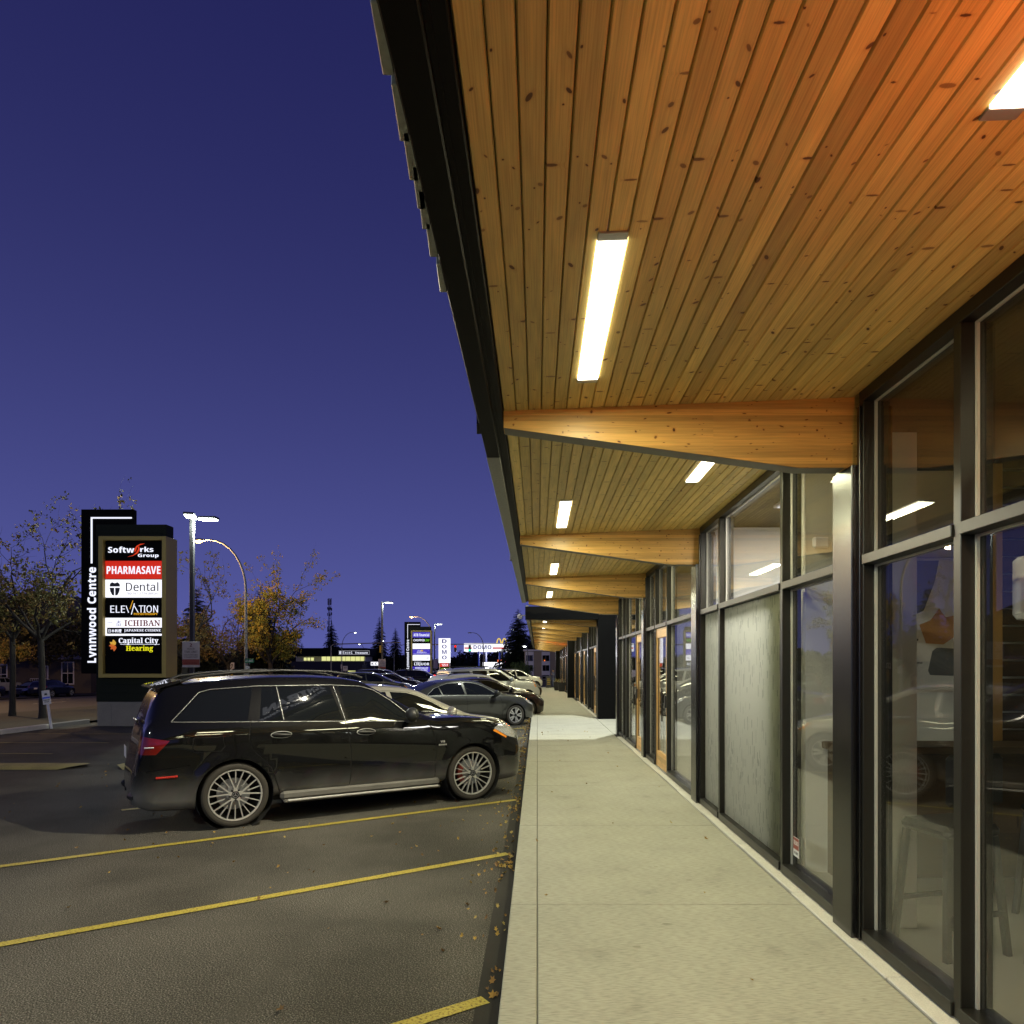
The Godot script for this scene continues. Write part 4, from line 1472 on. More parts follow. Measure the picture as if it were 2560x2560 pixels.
func hero_spec() -> Dictionary:
	return {
		"hero": true, "paint": "hero paint", "wb": 3.195, "R": 0.388, "arch": 0.435, "flare": 0.022, "hw": 0.985, "rim": 0.302, "tyre_w": 0.30, "style": "multi", "step": 0.075, "gap": 0.011,
		"top": [[-1.07, 0.62], [-1.06, 0.72], [-1.03, 0.80], [-1.0, 1.0], [-0.97, 1.14], [-0.92, 1.32], [-0.86, 1.52], [-0.79, 1.66], [-0.70, 1.715], [-0.45, 1.760], [0.0, 1.798], [0.5, 1.822], [1.0, 1.815], [1.4, 1.79], [1.66, 1.745], [1.9, 1.615], [2.2, 1.43], [2.52, 1.235], [2.62, 1.205], [3.0, 1.205], [3.4, 1.18], [3.7, 1.135], [3.85, 1.09], [3.95, 1.02], [4.03, 0.92], [4.08, 0.76], [4.11, 0.5]],
		"plan": [[-1.07, 0.66], [-1.045, 0.76], [-0.98, 0.86], [-0.85, 0.93], [-0.5, 0.972], [0.0, 0.985], [2.0, 0.985], [3.2, 0.985], [3.6, 0.98], [3.8, 0.965], [3.92, 0.935], [4.02, 0.88], [4.08, 0.80], [4.11, 0.70]],
		"sill": [[-1.07, 0.36], [-0.9, 0.30], [-0.4, 0.28], [0.5, 0.36], [2.7, 0.34], [3.6, 0.27], [4.11, 0.29]],
		"shoulder": [[-1.1, 1.2], [-0.6, 1.285], [0.3, 1.255], [1.3, 1.215], [2.2, 1.175], [2.6, 1.165], [3.4, 1.135], [3.7, 1.085], [3.9, 1.0], [4.02, 0.86], [4.1, 0.6]],
		"roofw": [[-1.1, 0.55], [-0.9, 0.60], [0.0, 0.66], [1.0, 0.665], [1.6, 0.645], [1.9, 0.67], [2.5, 0.78], [2.7, 0.83], [3.4, 0.84], [3.9, 0.76], [4.1, 0.5]],
		"windshield": [[1.69, -0.62], [1.69, 0.62], [2.50, 0.74], [2.50, -0.74]],
		"windows": [[[-0.65, 1.302], [-0.36, 1.60], [-0.24, 1.635], [0.23, 1.668], [0.14, 1.268]], [[0.28, 1.262], [0.34, 1.668], [0.505, 1.672], [0.555, 1.256]], [[0.585, 1.254], [0.535, 1.672], [1.19, 1.665], [1.31, 1.228]], [[1.39, 1.222], [1.30, 1.662], [1.60, 1.645], [1.80, 1.585], [2.02, 1.445], [2.30, 1.185]], ],
		"lamps": [["taillight", [[-1.10, 1.09], [-0.96, 1.125], [-0.70, 1.075], [-0.84, 0.92], [-1.10, 0.92]], "red lens"], ["headlight", [[3.54, 1.02], [3.70, 1.10], [3.90, 1.07], [4.03, 0.90], [3.94, 0.85], [3.76, 0.90]]], ["marker_lamp", [[3.52, 0.985], [3.555, 1.01], [3.755, 0.892], [3.74, 0.87]], "amber lens"]],
		"seams": [[[0.18, 1.28], [0.15, 1.05], [0.20, 0.92], [0.40, 0.70], [0.51, 0.38]], [[1.335, 1.23], [1.38, 1.0], [1.405, 0.8], [1.40, 0.5], [1.385, 0.36]], [[2.50, 1.17], [2.57, 1.0], [2.605, 0.85], [2.60, 0.36]], [[-0.45, 1.10], [-0.14, 1.10], [-0.12, 0.98], [-0.16, 0.93], [-0.44, 0.93], [-0.47, 0.98], [-0.45, 1.10]], [[-0.93, 0.73], [-0.50, 0.78]]],
		"doors": [[[[0.18, 1.25], [0.155, 1.05], [0.21, 0.92], [0.41, 0.70], [0.52, 0.36], [1.38, 0.36], [1.40, 0.8], [1.34, 1.22]], 0.52, 1.085], [[[1.345, 1.22], [1.415, 0.8], [1.415, 0.36], [2.595, 0.36], [2.60, 0.85], [2.565, 1.0], [2.495, 1.16]], 1.60, 1.065]],
		"trim": [[[-0.68, 1.285], [0.15, 1.256], [1.3, 1.214], [2.33, 1.17]], [[-0.68, 1.29], [-0.37, 1.615], [-0.24, 1.65], [0.3, 1.682], [1.2, 1.682], [1.62, 1.658], [1.81, 1.60], [2.04, 1.455], [2.34, 1.18]], [[0.567, 1.26], [0.520, 1.668]], [[1.345, 1.22], [1.245, 1.665]]],
		"trim_r": 0.0042, "mirror": Vector3(2.19, 1.275, 1.12), "rails": [[-0.56, 1.745, 0.62], [-0.42, 1.80, 0.635], [0.0, 1.848, 0.655], [0.6, 1.875, 0.66], [1.2, 1.858, 0.655], [1.55, 1.81, 0.64], [1.66, 1.77, 0.635]],
		"grille": [0.52, 0.92, 0.42], "plate_y": 0.82,
	}

func sedan_spec() -> Dictionary:
	return {
		"paint": "grey paint", "wb": 2.88, "R": 0.335, "arch": 0.375, "flare": 0.012, "hw": 0.925, "rim": 0.235, "tyre_w": 0.225, "style": "double", "step": 0.11,
		"top": [[-1.10, 0.60], [-1.09, 0.80], [-1.04, 1.0], [-0.95, 1.055], [-0.7, 1.09], [-0.48, 1.12], [-0.1, 1.28], [0.3, 1.42], [0.7, 1.49], [1.1, 1.505], [1.5, 1.475], [1.75, 1.42], [2.1, 1.25], [2.5, 1.055], [2.62, 1.025], [3.0, 0.985], [3.4, 0.90], [3.62, 0.81], [3.74, 0.70], [3.80, 0.52]],
		"plan": [[-1.10, 0.68], [-1.06, 0.78], [-0.9, 0.86], [-0.5, 0.91], [0.0, 0.925], [2.9, 0.925], [3.3, 0.90], [3.55, 0.82], [3.70, 0.70], [3.80, 0.50]],
		"sill": [[-1.10, 0.34], [-0.8, 0.24], [0.5, 0.23], [2.5, 0.22], [3.4, 0.21], [3.80, 0.24]],
		"shoulder": [[-1.1, 0.95], [-0.5, 1.02], [0.5, 1.01], [1.5, 0.985], [2.5, 0.96], [3.2, 0.88], [3.7, 0.66]],
		"roofw": [[-1.1, 0.55], [-0.5, 0.66], [0.3, 0.60], [1.0, 0.61], [1.7, 0.60], [2.5, 0.73], [3.2, 0.72], [3.7, 0.45]],
		"windshield": [[1.74, -0.56], [1.74, 0.56], [2.47, 0.70], [2.47, -0.70]], "backlight": [[-0.42, -0.62], [-0.42, 0.62], [0.28, 0.55], [0.28, -0.55]],
		"windows": [[[-0.18, 1.03], [0.10, 1.22], [0.24, 1.275], [0.31, 1.04]], [[0.34, 1.04], [0.28, 1.29], [0.58, 1.37], [1.02, 1.395], [1.08, 1.03]], [[1.15, 1.03], [1.10, 1.395], [1.4, 1.38], [1.66, 1.32], [1.9, 1.21], [2.26, 0.995]]],
		"lamps": [["taillight", [[-1.2, 0.98], [-0.95, 1.0], [-0.72, 0.95], [-0.85, 0.80], [-1.2, 0.80]], "red lens"], ["headlight", [[3.22, 0.845], [3.40, 0.885], [3.66, 0.76], [3.74, 0.66], [3.62, 0.64], [3.40, 0.72]]]],
		"seams": [[[0.28, 1.0], [0.24, 0.86], [0.42, 0.55], [0.45, 0.28]], [[1.11, 1.0], [1.14, 0.7], [1.10, 0.28]], [[2.30, 0.95], [2.40, 0.72], [2.38, 0.28]]],
		"doors": [], "trim": [[[-0.2, 1.015], [1.0, 1.01], [2.3, 0.975]], [[-0.2, 1.02], [0.1, 1.235], [0.56, 1.385], [1.05, 1.41], [1.4, 1.395], [1.67, 1.335], [1.92, 1.22], [2.28, 0.985]]],
		"mirror": Vector3(2.12, 1.06, 1.02), "grille": [0.34, 0.60, 0.38], "plate_y": 0.72,
	}

func cross_spec() -> Dictionary:
	var s := sedan_spec()
	s.paint = "white paint"; s.wb = 2.72; s.R = 0.35; s.arch = 0.39; s.bright = false
	s.top = [[-0.92, 0.60], [-0.91, 0.85], [-0.88, 1.08], [-0.80, 1.22], [-0.66, 1.44], [-0.52, 1.53], [-0.2, 1.575], [0.3, 1.61], [0.8, 1.615], [1.2, 1.585], [1.5, 1.52], [1.9, 1.32], [2.36, 1.09], [2.46, 1.06], [2.9, 1.0], [3.2, 0.92], [3.42, 0.82], [3.54, 0.70], [3.60, 0.52]]
	s.plan = [[-0.92, 0.70], [-0.88, 0.79], [-0.7, 0.87], [-0.3, 0.91], [0.2, 0.925], [2.7, 0.925], [3.1, 0.90], [3.35, 0.82], [3.5, 0.70], [3.60, 0.50]]
	s.sill = [[-0.92, 0.38], [-0.6, 0.28], [0.5, 0.27], [2.4, 0.26], [3.2, 0.25], [3.6, 0.28]]
	s.shoulder = [[-0.9, 1.06], [-0.4, 1.10], [0.5, 1.07], [1.5, 1.03], [2.4, 1.0], [3.0, 0.90], [3.5, 0.66]]
	s.roofw = [[-0.9, 0.55], [-0.5, 0.58], [0.3, 0.61], [1.0, 0.61], [1.5, 0.60], [2.35, 0.73], [3.0, 0.72], [3.5, 0.45]]
	s.windshield = [[1.52, -0.57], [1.52, 0.57], [2.33, 0.70], [2.33, -0.70]]
	s.erase("backlight")
	s.windows = [[[-0.52, 1.17], [-0.34, 1.37], [0.05, 1.43], [0.06, 1.12]], [[0.10, 1.12], [0.09, 1.44], [0.5, 1.485], [0.86, 1.485], [0.94, 1.09]], [[1.01, 1.085], [0.94, 1.485], [1.25, 1.46], [1.45, 1.405], [1.72, 1.28], [2.12, 1.045]]]
	s.lamps = [["taillight", [[-1.0, 1.10], [-0.80, 1.13], [-0.58, 1.06], [-0.70, 0.90], [-1.0, 0.90]], "red lens"], ["headlight", [[3.02, 0.90], [3.2, 0.93], [3.46, 0.80], [3.54, 0.70], [3.42, 0.68], [3.2, 0.76]]], ["marker_lamp", [[3.0, 0.86], [3.03, 0.885], [3.2, 0.75], [3.15, 0.74]], "amber lens"]]
	s.seams = [[[0.08, 1.06], [0.12, 0.9], [0.40, 0.62], [0.44, 0.32]], [[0.97, 1.03], [1.0, 0.7], [0.96, 0.32]], [[2.14, 0.99], [2.24, 0.75], [2.22, 0.32]]]
	s.trim = [[[-0.54, 1.155], [0.5, 1.10], [1.5, 1.06], [2.15, 1.03]], [[-0.54, 1.16], [-0.36, 1.385], [0.1, 1.455], [0.6, 1.505], [0.95, 1.50], [1.26, 1.475], [1.46, 1.42], [1.74, 1.29], [2.15, 1.035]]]
	s.mirror = Vector3(1.95, 1.12, 1.02)
	s.rails = [[-0.35, 1.55, 0.56], [-0.2, 1.60, 0.57], [0.4, 1.65, 0.58], [0.9, 1.645, 0.58], [1.15, 1.60, 0.57]]
	s.grille = [0.36, 0.66, 0.40]
	s.plate_y = 0.78
	return s

func box_spec() -> Dictionary:
	var s := sedan_spec()
	s.paint = "pearl paint"; s.wb = 2.85; s.R = 0.40; s.arch = 0.45; s.flare = 0.03; s.rim = 0.24; s.tyre_w = 0.26; s.hw = 0.95; s.bright = false
	s.top = [[-1.08, 0.70], [-1.07, 0.90], [-1.03, 1.10], [-0.98, 1.30], [-0.90, 1.60], [-0.82, 1.75], [-0.6, 1.80], [0.0, 1.83], [0.8, 1.835], [1.3, 1.81], [1.6, 1.74], [1.9, 1.58], [2.38, 1.30], [2.46, 1.265], [2.9, 1.24], [3.3, 1.19], [3.5, 1.12], [3.62, 1.0], [3.70, 0.72]]
	s.plan = [[-1.08, 0.76], [-1.02, 0.86], [-0.8, 0.92], [-0.3, 0.945], [0.2, 0.95], [2.9, 0.95], [3.3, 0.93], [3.5, 0.87], [3.62, 0.78], [3.70, 0.60]]
	s.sill = [[-1.08, 0.55], [-0.7, 0.42], [0.5, 0.36], [2.4, 0.36], [3.3, 0.40], [3.70, 0.46]]
	s.shoulder = [[-1.05, 1.20], [0.0, 1.22], [1.0, 1.20], [2.4, 1.18], [3.2, 1.12], [3.6, 0.86]]
	s.roofw = [[-1.0, 0.66], [0.0, 0.69], [1.0, 0.69], [1.6, 0.67], [2.4, 0.77], [3.2, 0.78], [3.6, 0.55]]
	s.windshield = [[1.62, -0.64], [1.62, 0.64], [2.36, 0.75], [2.36, -0.75]]
	s.erase("backlight")
	s.windows = [[[-0.82, 1.30], [-0.72, 1.66], [0.02, 1.68], [0.08, 1.275]], [[0.20, 1.27], [0.16, 1.69], [0.86, 1.70], [0.92, 1.26]], [[1.02, 1.255], [0.96, 1.70], [1.32, 1.685], [1.56, 1.62], [1.80, 1.47], [2.10, 1.235]]]
	s.lamps = [["taillight", [[-1.2, 1.24], [-0.98, 1.26], [-0.86, 1.20], [-0.90, 0.95], [-1.2, 0.95]], "red lens"], ["headlight", [[3.28, 1.10], [3.44, 1.13], [3.6, 1.0], [3.68, 0.88], [3.5, 0.88], [3.34, 0.96]]], ["marker_lamp", [[3.22, 1.08], [3.28, 1.09], [3.34, 0.96], [3.27, 0.95]], "amber lens"]]
	s.seams = [[[0.10, 1.24], [0.14, 1.0], [0.44, 0.74], [0.48, 0.42]], [[0.97, 1.23], [0.99, 0.8], [0.97, 0.42]], [[2.16, 1.2], [2.20, 0.9], [2.18, 0.42]]]
	s.trim = [[[-0.84, 1.285], [0.5, 1.255], [1.5, 1.24], [2.14, 1.215]]]
	s.mirror = Vector3(1.98, 1.32, 1.08)
	s.rails = [[-0.75, 1.77, 0.64], [-0.6, 1.86, 0.65], [0.2, 1.885, 0.66], [0.9, 1.885, 0.66], [1.15, 1.84, 0.65]]
	s.grille = [0.62, 1.0, 0.46]
	s.plate_y = 0.90
	return s

func repaint(o: Node3D, m: String) -> void:
	for c in o.get_children():
		if str(c.name).begins_with("body") or str(c.name).begins_with("door") and not str(c.name).begins_with("door_gap") or str(c.name).begins_with("mirror"):
			c.material_override = M[m]

func hero() -> void:
	var o := build_car(hero_spec(), "parked_suv", "large shiny black SUV with many-spoked wheels, nearest car in the lot", "SUV", Vector3(-4.124, 0, -9.349), deg_to_rad(33.05))
	var s := hero_spec()
	for g in [1.0, -1.0]:
		var mb := MB.new()
		mb.obox(Transform3D(Basis(), Vector3(1.60, 0.325, g * 0.92)), Vector3(2.16, 0.13, 0.10), 0.04)
		mb.obox(Transform3D(Basis(), Vector3(1.60, 0.262, g * 0.985)), Vector3(2.10, 0.035, 0.09), 0.012)
		var st := piece("running_board", mb, M["dusty plastic"], o)
		mb = MB.new()
		mb.obox(Transform3D(Basis(), Vector3(1.60, 0.275, g * 1.038)), Vector3(2.02, 0.024, 0.022), 0.006)
		piece("bright_strip", mb, M["alloy"], st)
		mb = MB.new()
		side_line(mb, s, [[-0.84, 0.655], [-0.62, 0.662]], 0.013, 0.001, false)
		var rf := piece("side_reflector", mb, M["reflector red"], o)
		if g < 0: rf.scale.z = -1
		mb = MB.new()
		mb.obox(Transform3D(Basis(Vector3.UP, g * 0.3), Vector3(-1.03, 0.42, g * 0.62)), Vector3(0.12, 0.09, 0.20), 0.03)
		piece("exhaust_tip", mb, M["dark alloy"], o)
	var mb := MB.new()
	mb.prism(PackedVector2Array([Vector2(-0.885, 1.672), Vector2(-0.85, 1.698), Vector2(-0.52, 1.768), Vector2(-0.52, 1.74), Vector2(-0.76, 1.672)]), -0.60, 0.60)
	piece("roof_spoiler", mb, M["black paint"], o)
	mb = MB.new()
	mb.obox(Transform3D(Basis(Vector3.BACK, -0.3), Vector3(-0.99, 1.27, 0.1)), Vector3(0.03, 0.03, 0.5), 0.008)
	piece("rear_wiper", mb, M["black plastic"], o)
	mb = MB.new()
	mb.obox(Transform3D(Basis(), Vector3(4.10, 0.30, 0)), Vector3(0.10, 0.03, 1.0), 0.01)
	piece("front_splitter", mb, M["black plastic"], o)
	for g in [1.0, -1.0]:
		mb = MB.new()
		side_line(mb, s, [[-0.95, 1.0], [-0.86, 1.003]], 0.008, 0.0, false)
		var bl := piece("reversing_lens", mb, M["print white"], o)
		if g < 0: bl.scale.z = -1
	text("badge", "V8", F["bold"], Vector3(2.705, 0.875, side_w(s, 2.70, 0.87) + 0.004), 0.068, 0.030, M["alloy"], o, 0.004)
	text("badge", "BITURBO", F["bold"], Vector3(2.705, 0.832, side_w(s, 2.70, 0.83) + 0.004), 0.12, 0.020, M["alloy"], o, 0.004)

func parked_cars() -> void:
	hero()
	var sed := build_car(sedan_spec(), "parked_car", "dark grey sedan with silver wheels parked two empty stalls past the black SUV", "car", Vector3(-3.60, 0, -22.2), deg_to_rad(33), )
	var cro := build_car(cross_spec(), "parked_car", "white hatchback parked beyond the plum sedan, in front of the pearl SUV", "car", Vector3(-3.45, 0, -28.3), deg_to_rad(33))
	var bx := build_car(box_spec(), "parked_suv", "pearl silver boxy SUV with roof rails parked beyond the white hatchback", "SUV", Vector3(-3.35, 0, -31.6), deg_to_rad(32))
	var c := copy(cro, "parked_car", "silver crossover half hidden behind the hood of the black SUV", Vector3(-3.68, 0, -12.3), deg_to_rad(33))
	repaint(c, "silver paint")
	c = copy(sed, "parked_car", "plum brown sedan between the dark grey sedan and the white hatchback", Vector3(-3.25, 0, -25.2), deg_to_rad(32))
	repaint(c, "plum paint")
	var rows := [[cro, "parked_car", "red hatchback mostly hidden beyond the pearl SUV", -3.3, 34.6, "red paint"], [bx, "parked_suv", "black SUV with roof rails farther along the kerb, beyond the red hatchback", -3.4, 37.8, "black paint"], [sed, "parked_car", "black sedan near the far end of the kerbside row", -3.2, 41.0, "black paint"], [bx, "parked_suv", "small white van-like SUV at the far end of the kerbside row", -3.0, 60.0, "white paint"]]
	for r in rows:
		c = copy(r[0], r[1], r[2], P(r[3], gy(r[3], r[4]), r[4]), deg_to_rad(33))
		repaint(c, r[5])
	# the row across the lot, and the street
	var far := [[bx, "parked_suv", "navy minivan-like SUV across the lot, left of the second pylon sign", -13.6, 58.0, 2.0, "navy paint"], [sed, "parked_car", "black sedan in front of the navy SUV across the lot", -12.2, 53.0, 4.0, "black paint"], [bx, "parked_suv", "black SUV across the lot, below the second pylon sign", -11.6, 63.5, 0.0, "black paint"], [cro, "parked_car", "dark red hatchback across the lot, beside the second pylon sign", -15.0, 70.0, 0.0, "red paint"], [cro, "parked_car", "grey hatchback showing its roof just above the black SUV's bonnet", -10.4, 40.0, 5.0, "grey paint"], [sed, "street_car", "navy sedan parked along the far side of the road, at the left edge", -47.6, 62.0, -90.0, "navy paint"], [sed, "street_car", "black sedan parked along the road, just left of the tree trunk's sign", -48.6, 70.5, -90.0, "black paint"], [cro, "street_car", "dark blue hatchback seen from behind below the sign's black blade", -45.6, 66.0, 90.0, "navy paint"], [bx, "street_car", "pale van by the houses at the left edge", -58.0, 76.0, 90.0, "pearl paint"]]
	for r in far:
		c = copy(r[0], r[1], r[2], P(r[3], gy(r[3], r[4]), r[4]), deg_to_rad(r[5]))
		repaint(c, r[6])
	for q in [["queueing car with lit brake lights, left one beside the price sign", -15.6, 97.0, sed], ["queueing car with lit brake lights, close to the price sign's leg", -13.9, 94.0, cro], ["queueing car with lit brake lights, farthest up the street", -17.8, 99.0, bx]]:
		c = copy(q[3], "queueing_car", q[0], P(q[1], gy(q[1], q[2]) + 0.02, q[2]), deg_to_rad(80), "cars stopped at the traffic lights")
		repaint(c, "black paint")
		for k in c.get_children():
			if str(k.name).begins_with("taillight"): k.material_override = M["brake light"]

# ---------- pylon signs ----------

func pylon(label: String, at: Vector3) -> Node3D:
	var o := thing("pylon_sign", label, "pylon sign", at)
	bar(o, "base", Vector3(-1.2, -0.3, -0.60), Vector3(1.0, 0.77, 0.02), "dark concrete", 0.01)
	bar(o, "base", Vector3(-0.72, -0.3, 0.021), Vector3(1.04, 0.74, 0.06), "dark concrete", 0.01)
	bar(o, "blade", Vector3(-1.79, 1.67, -0.30), Vector3(-0.11, 6.94, -0.10), "sign black", 0.01)
	var mb := MB.new()
	var y := 0.775
	while y < 6.40:
		var h := minf(0.283, 6.457 - y)
		mb.box(Vector3(-1.24, y, -0.45), Vector3(1.0, y + h - 0.010, 0.0), 0.006)
		mb.box(Vector3(-1.23, y + h - 0.010, -0.44), Vector3(0.99, y + h, -0.01))
		y += 0.283
	piece("siding", mb, M["charcoal siding"], o)
	for q in [[-1.03, 1.546, -0.895, 6.02], [0.975, 1.546, 1.11, 6.02], [-0.894, 1.546, 0.974, 1.67], [-0.894, 5.895, 0.974, 6.02]]:
		bar(o, "gold_frame", Vector3(q[0], q[1], -0.47), Vector3(q[2], q[3], 0.24), "gold metal", 0.008)
	bar(o, "sign_back", Vector3(-0.894, 1.671, 0.01), Vector3(0.974, 5.894, 0.07), "sign black", 0.0)
	mb = MB.new()
	mb.box(Vector3(-1.465, 5.205, -0.099), Vector3(-1.42, 6.685, -0.075))
	mb.box(Vector3(-1.419, 6.64, -0.099), Vector3(-0.157, 6.685, -0.075))
	piece("light_line", mb, M["letter white"], o)
	text("lettering", "Lynnwood Centre", F["bold"], Vector3(-1.40, 3.55, -0.09), 3.06, 0.368, M["letter white"], o, 0.03, Basis(Vector3.BACK, PI / 2))
	return o

func panel(o: Node3D, k: int, m: String) -> MeshInstance3D:
	var top: float = [5.848, 5.254, 4.659, 4.051, 3.445, 2.853, 2.244][k]
	return bar(o, "sign_panel", Vector3(-0.88, top - 0.565, 0.071), Vector3(0.93, top, 0.12), m, 0.004)

var crop := [140.0, 0.0024296, [130.0, 375.0, 620.0, 870.0, 1120.0, 1365.0, 1615.0]]

func at_panel(k: int, x: float, y: float) -> Vector2:
	return Vector2(-0.88 + (x - crop[0]) * crop[1], [5.848, 5.254, 4.659, 4.051, 3.445, 2.853, 2.244][k] - (y - crop[2][k]) * crop[1])

func line(p: Node3D, k: int, called: String, s: String, f: String, r: Array, m: String) -> void:
	var a := at_panel(k, r[0], r[1])
	var b := at_panel(k, r[2], r[3])
	text(called, s, F[f], Vector3((a.x + b.x) / 2, (a.y + b.y) / 2, 0.124), absf(b.x - a.x), absf(b.y - a.y), M[m], p, 0.008)

func strokes(p: Node3D, k: int, called: String, list: Array, w: float, m: String) -> void:
	var mb := MB.new()
	var z := 0.0
	for q in list:
		stroke(mb, at_panel(k, q[0], q[1]), at_panel(k, q[2], q[3]), w, 0.1205, 0.128 + z)
		z += 0.0004
	piece(called, mb, M[m], p)

func shape(p: Node3D, k: int, called: String, pts: Array, m: String, z := 0.0) -> void:
	var mb := MB.new()
	var q := PackedVector2Array()
	for e in pts: q.append(at_panel(k, e[0], e[1]))
	mb.prism(q, 0.1205 + z, 0.127 + z)
	piece(called, mb, M[m], p)

func glyphs(p: Node3D, k: int, r: Array, m: String) -> void:     # four characters drawn stroke by stroke, each in a unit square
	var G := [
		[[.2, .08, .2, .95], [.2, .08, .8, .08], [.8, .08, .8, .95], [.2, .5, .8, .5], [.2, .92, .8, .92]],
		[[.05, .28, .95, .28], [.5, .02, .5, .98], [.48, .3, .08, .75], [.52, .3, .92, .75], [.3, .74, .7, .74]],
		[[.05, .4, .5, .4], [.27, .05, .27, .98], [.27, .45, .05, .8], [.3, .45, .5, .62], [.1, .12, .18, .3], [.45, .1, .36, .3], [.78, .02, .78, .98], [.52, .7, .98, .6], [.58, .15, .68, .25], [.56, .38, .66, .47]],
		[[.05, .12, .4, .12], [.05, .45, .4, .45], [.22, .12, .22, .82], [.02, .86, .42, .78], [.5, .08, .5, .5], [.5, .08, .95, .08], [.95, .08, .95, .5], [.5, .29, .95, .29], [.5, .5, .95, .5], [.72, .08, .72, .95], [.5, .72, .95, .72], [.45, .95, 1.0, .95]]]
	var list := []
	var w: float = (r[2] - r[0]) / 4.0
	for i in 4:
		for s in G[i]:
			list.append([r[0] + (i + s[0] * 0.9) * w, r[1] + s[1] * (r[3] - r[1]), r[0] + (i + s[2] * 0.9) * w, r[1] + s[3] * (r[3] - r[1])])
	strokes(p, k, "lettering", list, 0.011, m)

func signs() -> void:
	var o := pylon("nearest pylon sign with a black blade and seven tenant panels in a gold frame", P(-12.84, 0, 22.85))
	var p := panel(o, 0, "sign black")
	line(p, 0, "lettering", "Softw", "bold", [178, 188, 520, 268], "letter white")
	line(p, 0, "lettering", "rks", "bold", [598, 190, 770, 258], "letter white")
	line(p, 0, "lettering", "Group", "bold", [568, 282, 838, 338], "letter white")
	shape(p, 0, "swoosh", [[660, 148], [600, 152], [550, 178], [522, 220], [524, 262], [545, 240], [552, 205], [585, 172]], "letter orange")
	shape(p, 0, "swoosh", [[585, 185], [590, 230], [565, 275], [500, 310], [432, 320], [505, 300], [548, 262], [568, 225], [570, 195]], "letter orange")
	p = panel(o, 1, "sign red")
	line(p, 1, "lettering", "PHARMASAVE", "bold", [160, 445, 862, 545], "letter white")
	p = panel(o, 2, "sign white")
	line(p, 2, "lettering", "Dental", "sans", [412, 655, 835, 772], "letter ink")
	line(p, 2, "small_lettering", "780·761 2774 (BRSH)", "sans", [412, 788, 835, 824], "letter pale ink")
	shape(p, 2, "tooth", [[198, 710], [205, 672], [230, 655], [265, 668], [300, 655], [328, 675], [332, 710]], "letter ink")
	shape(p, 2, "tooth", [[198, 727], [257, 727], [257, 828], [232, 822], [208, 775]], "letter ink")
	shape(p, 2, "tooth", [[272, 727], [332, 727], [324, 775], [300, 822], [272, 828]], "letter ink")
	p = panel(o, 3, "sign black")
	line(p, 3, "lettering", "ELE", "sans", [208, 960, 398, 1052], "letter white")
	strokes(p, 3, "slash_lettering", [[412, 960, 446, 1052], [522, 930, 482, 1076], [520, 962, 572, 1050]], 0.022, "letter white")
	strokes(p, 3, "slash_lettering", [[502, 893, 464, 1004]], 0.020, "letter amber")
	line(p, 3, "lettering", "TION", "sans", [580, 958, 830, 1050], "letter white")
	line(p, 3, "small_lettering", "PHYSIOTHERAPY", "bold", [515, 1056, 825, 1082], "letter amber")
	p = panel(o, 4, "sign white")
	line(p, 4, "lettering", "ICHIBAN", "serif_bold", [392, 1150, 860, 1228], "letter crimson")
	strokes(p, 4, "brush_strokes", [[166, 1184, 238, 1180], [285, 1172, 350, 1166], [318, 1146, 316, 1190], [316, 1176, 286, 1198], [320, 1176, 350, 1192], [294, 1200, 292, 1226], [294, 1202, 342, 1200], [342, 1200, 340, 1226], [292, 1225, 342, 1224], [318, 1200, 317, 1226]], 0.010, "letter blue")
	shape(p, 4, "black_band", [[165, 1248], [880, 1248], [880, 1328], [165, 1328]], "sign black", -0.0035)
	glyphs(p, 4, [178, 1268, 356, 1312], "letter white")
	line(p, 4, "lettering", "JAPANESE CUISINE", "serif_bold", [388, 1268, 868, 1308], "letter white")
	p = panel(o, 5, "sign black")
	line(p, 5, "lettering", "Capital City", "serif_bold", [318, 1380, 835, 1475], "letter white")
	strokes(p, 5, "underline", [[338, 1468, 852, 1468]], 0.012, "letter white")
	line(p, 5, "lettering", "Hearing", "serif_bold", [412, 1482, 765, 1572], "letter yellow")
	for q in [[1.25, "petal light", 0.0], [0.55, "petal light", -0.25], [-0.1, "petal dark", -0.55], [-0.75, "petal dark", -0.3], [-1.4, "petal dark", 0.0]]:
		var c := Vector2(268, 1480)
		var d := Vector2(-cos(q[0]), -sin(q[0]))
		var n := d.orthogonal()
		var pts := []
		for e in [[6, -10], [35, -24], [70, -16], [100, 0], [70, 16], [35, 24], [6, 10]]:
			var u: Vector2 = c + d * e[0] * 0.8 + n * e[1]
			pts.append([u.x, u.y])
		shape(p, 5, "petal", pts, q[1])
	p = panel(o, 6, "sign black")
	# the second one, down the street
	crop = [238.0, 0.00738, [232.0, 313.0, 390.0, 470.0, 550.0, 632.0, 715.0]]
	o = pylon("second, distant pylon sign with violet and white tenant panels", P(-12.15, gy(-13, 75), 75.0))
	p = panel(o, 0, "sign violet")
	line(p, 0, "lettering", "ATB Financial", "bold", [252, 250, 472, 290], "letter white")
	p = panel(o, 1, "sign black")
	line(p, 1, "lettering", "CHOPPED", "bold", [250, 332, 406, 362], "letter white")
	line(p, 1, "lettering", "LEAF", "bold", [409, 332, 476, 362], "letter green")
	p = panel(o, 2, "sign white")
	p = panel(o, 3, "sign violet")
	line(p, 3, "lettering", "sleep", "sans", [305, 482, 362, 505], "letter white")
	line(p, 3, "lettering", "therapeutics", "sans", [297, 503, 432, 527], "letter white")
	shape(p, 3, "sun", [[345, 500], [352, 482], [368, 476], [384, 484], [390, 500]], "petal light")
	strokes(p, 3, "underline", [[250, 538, 478, 538]], 0.03, "letter white")
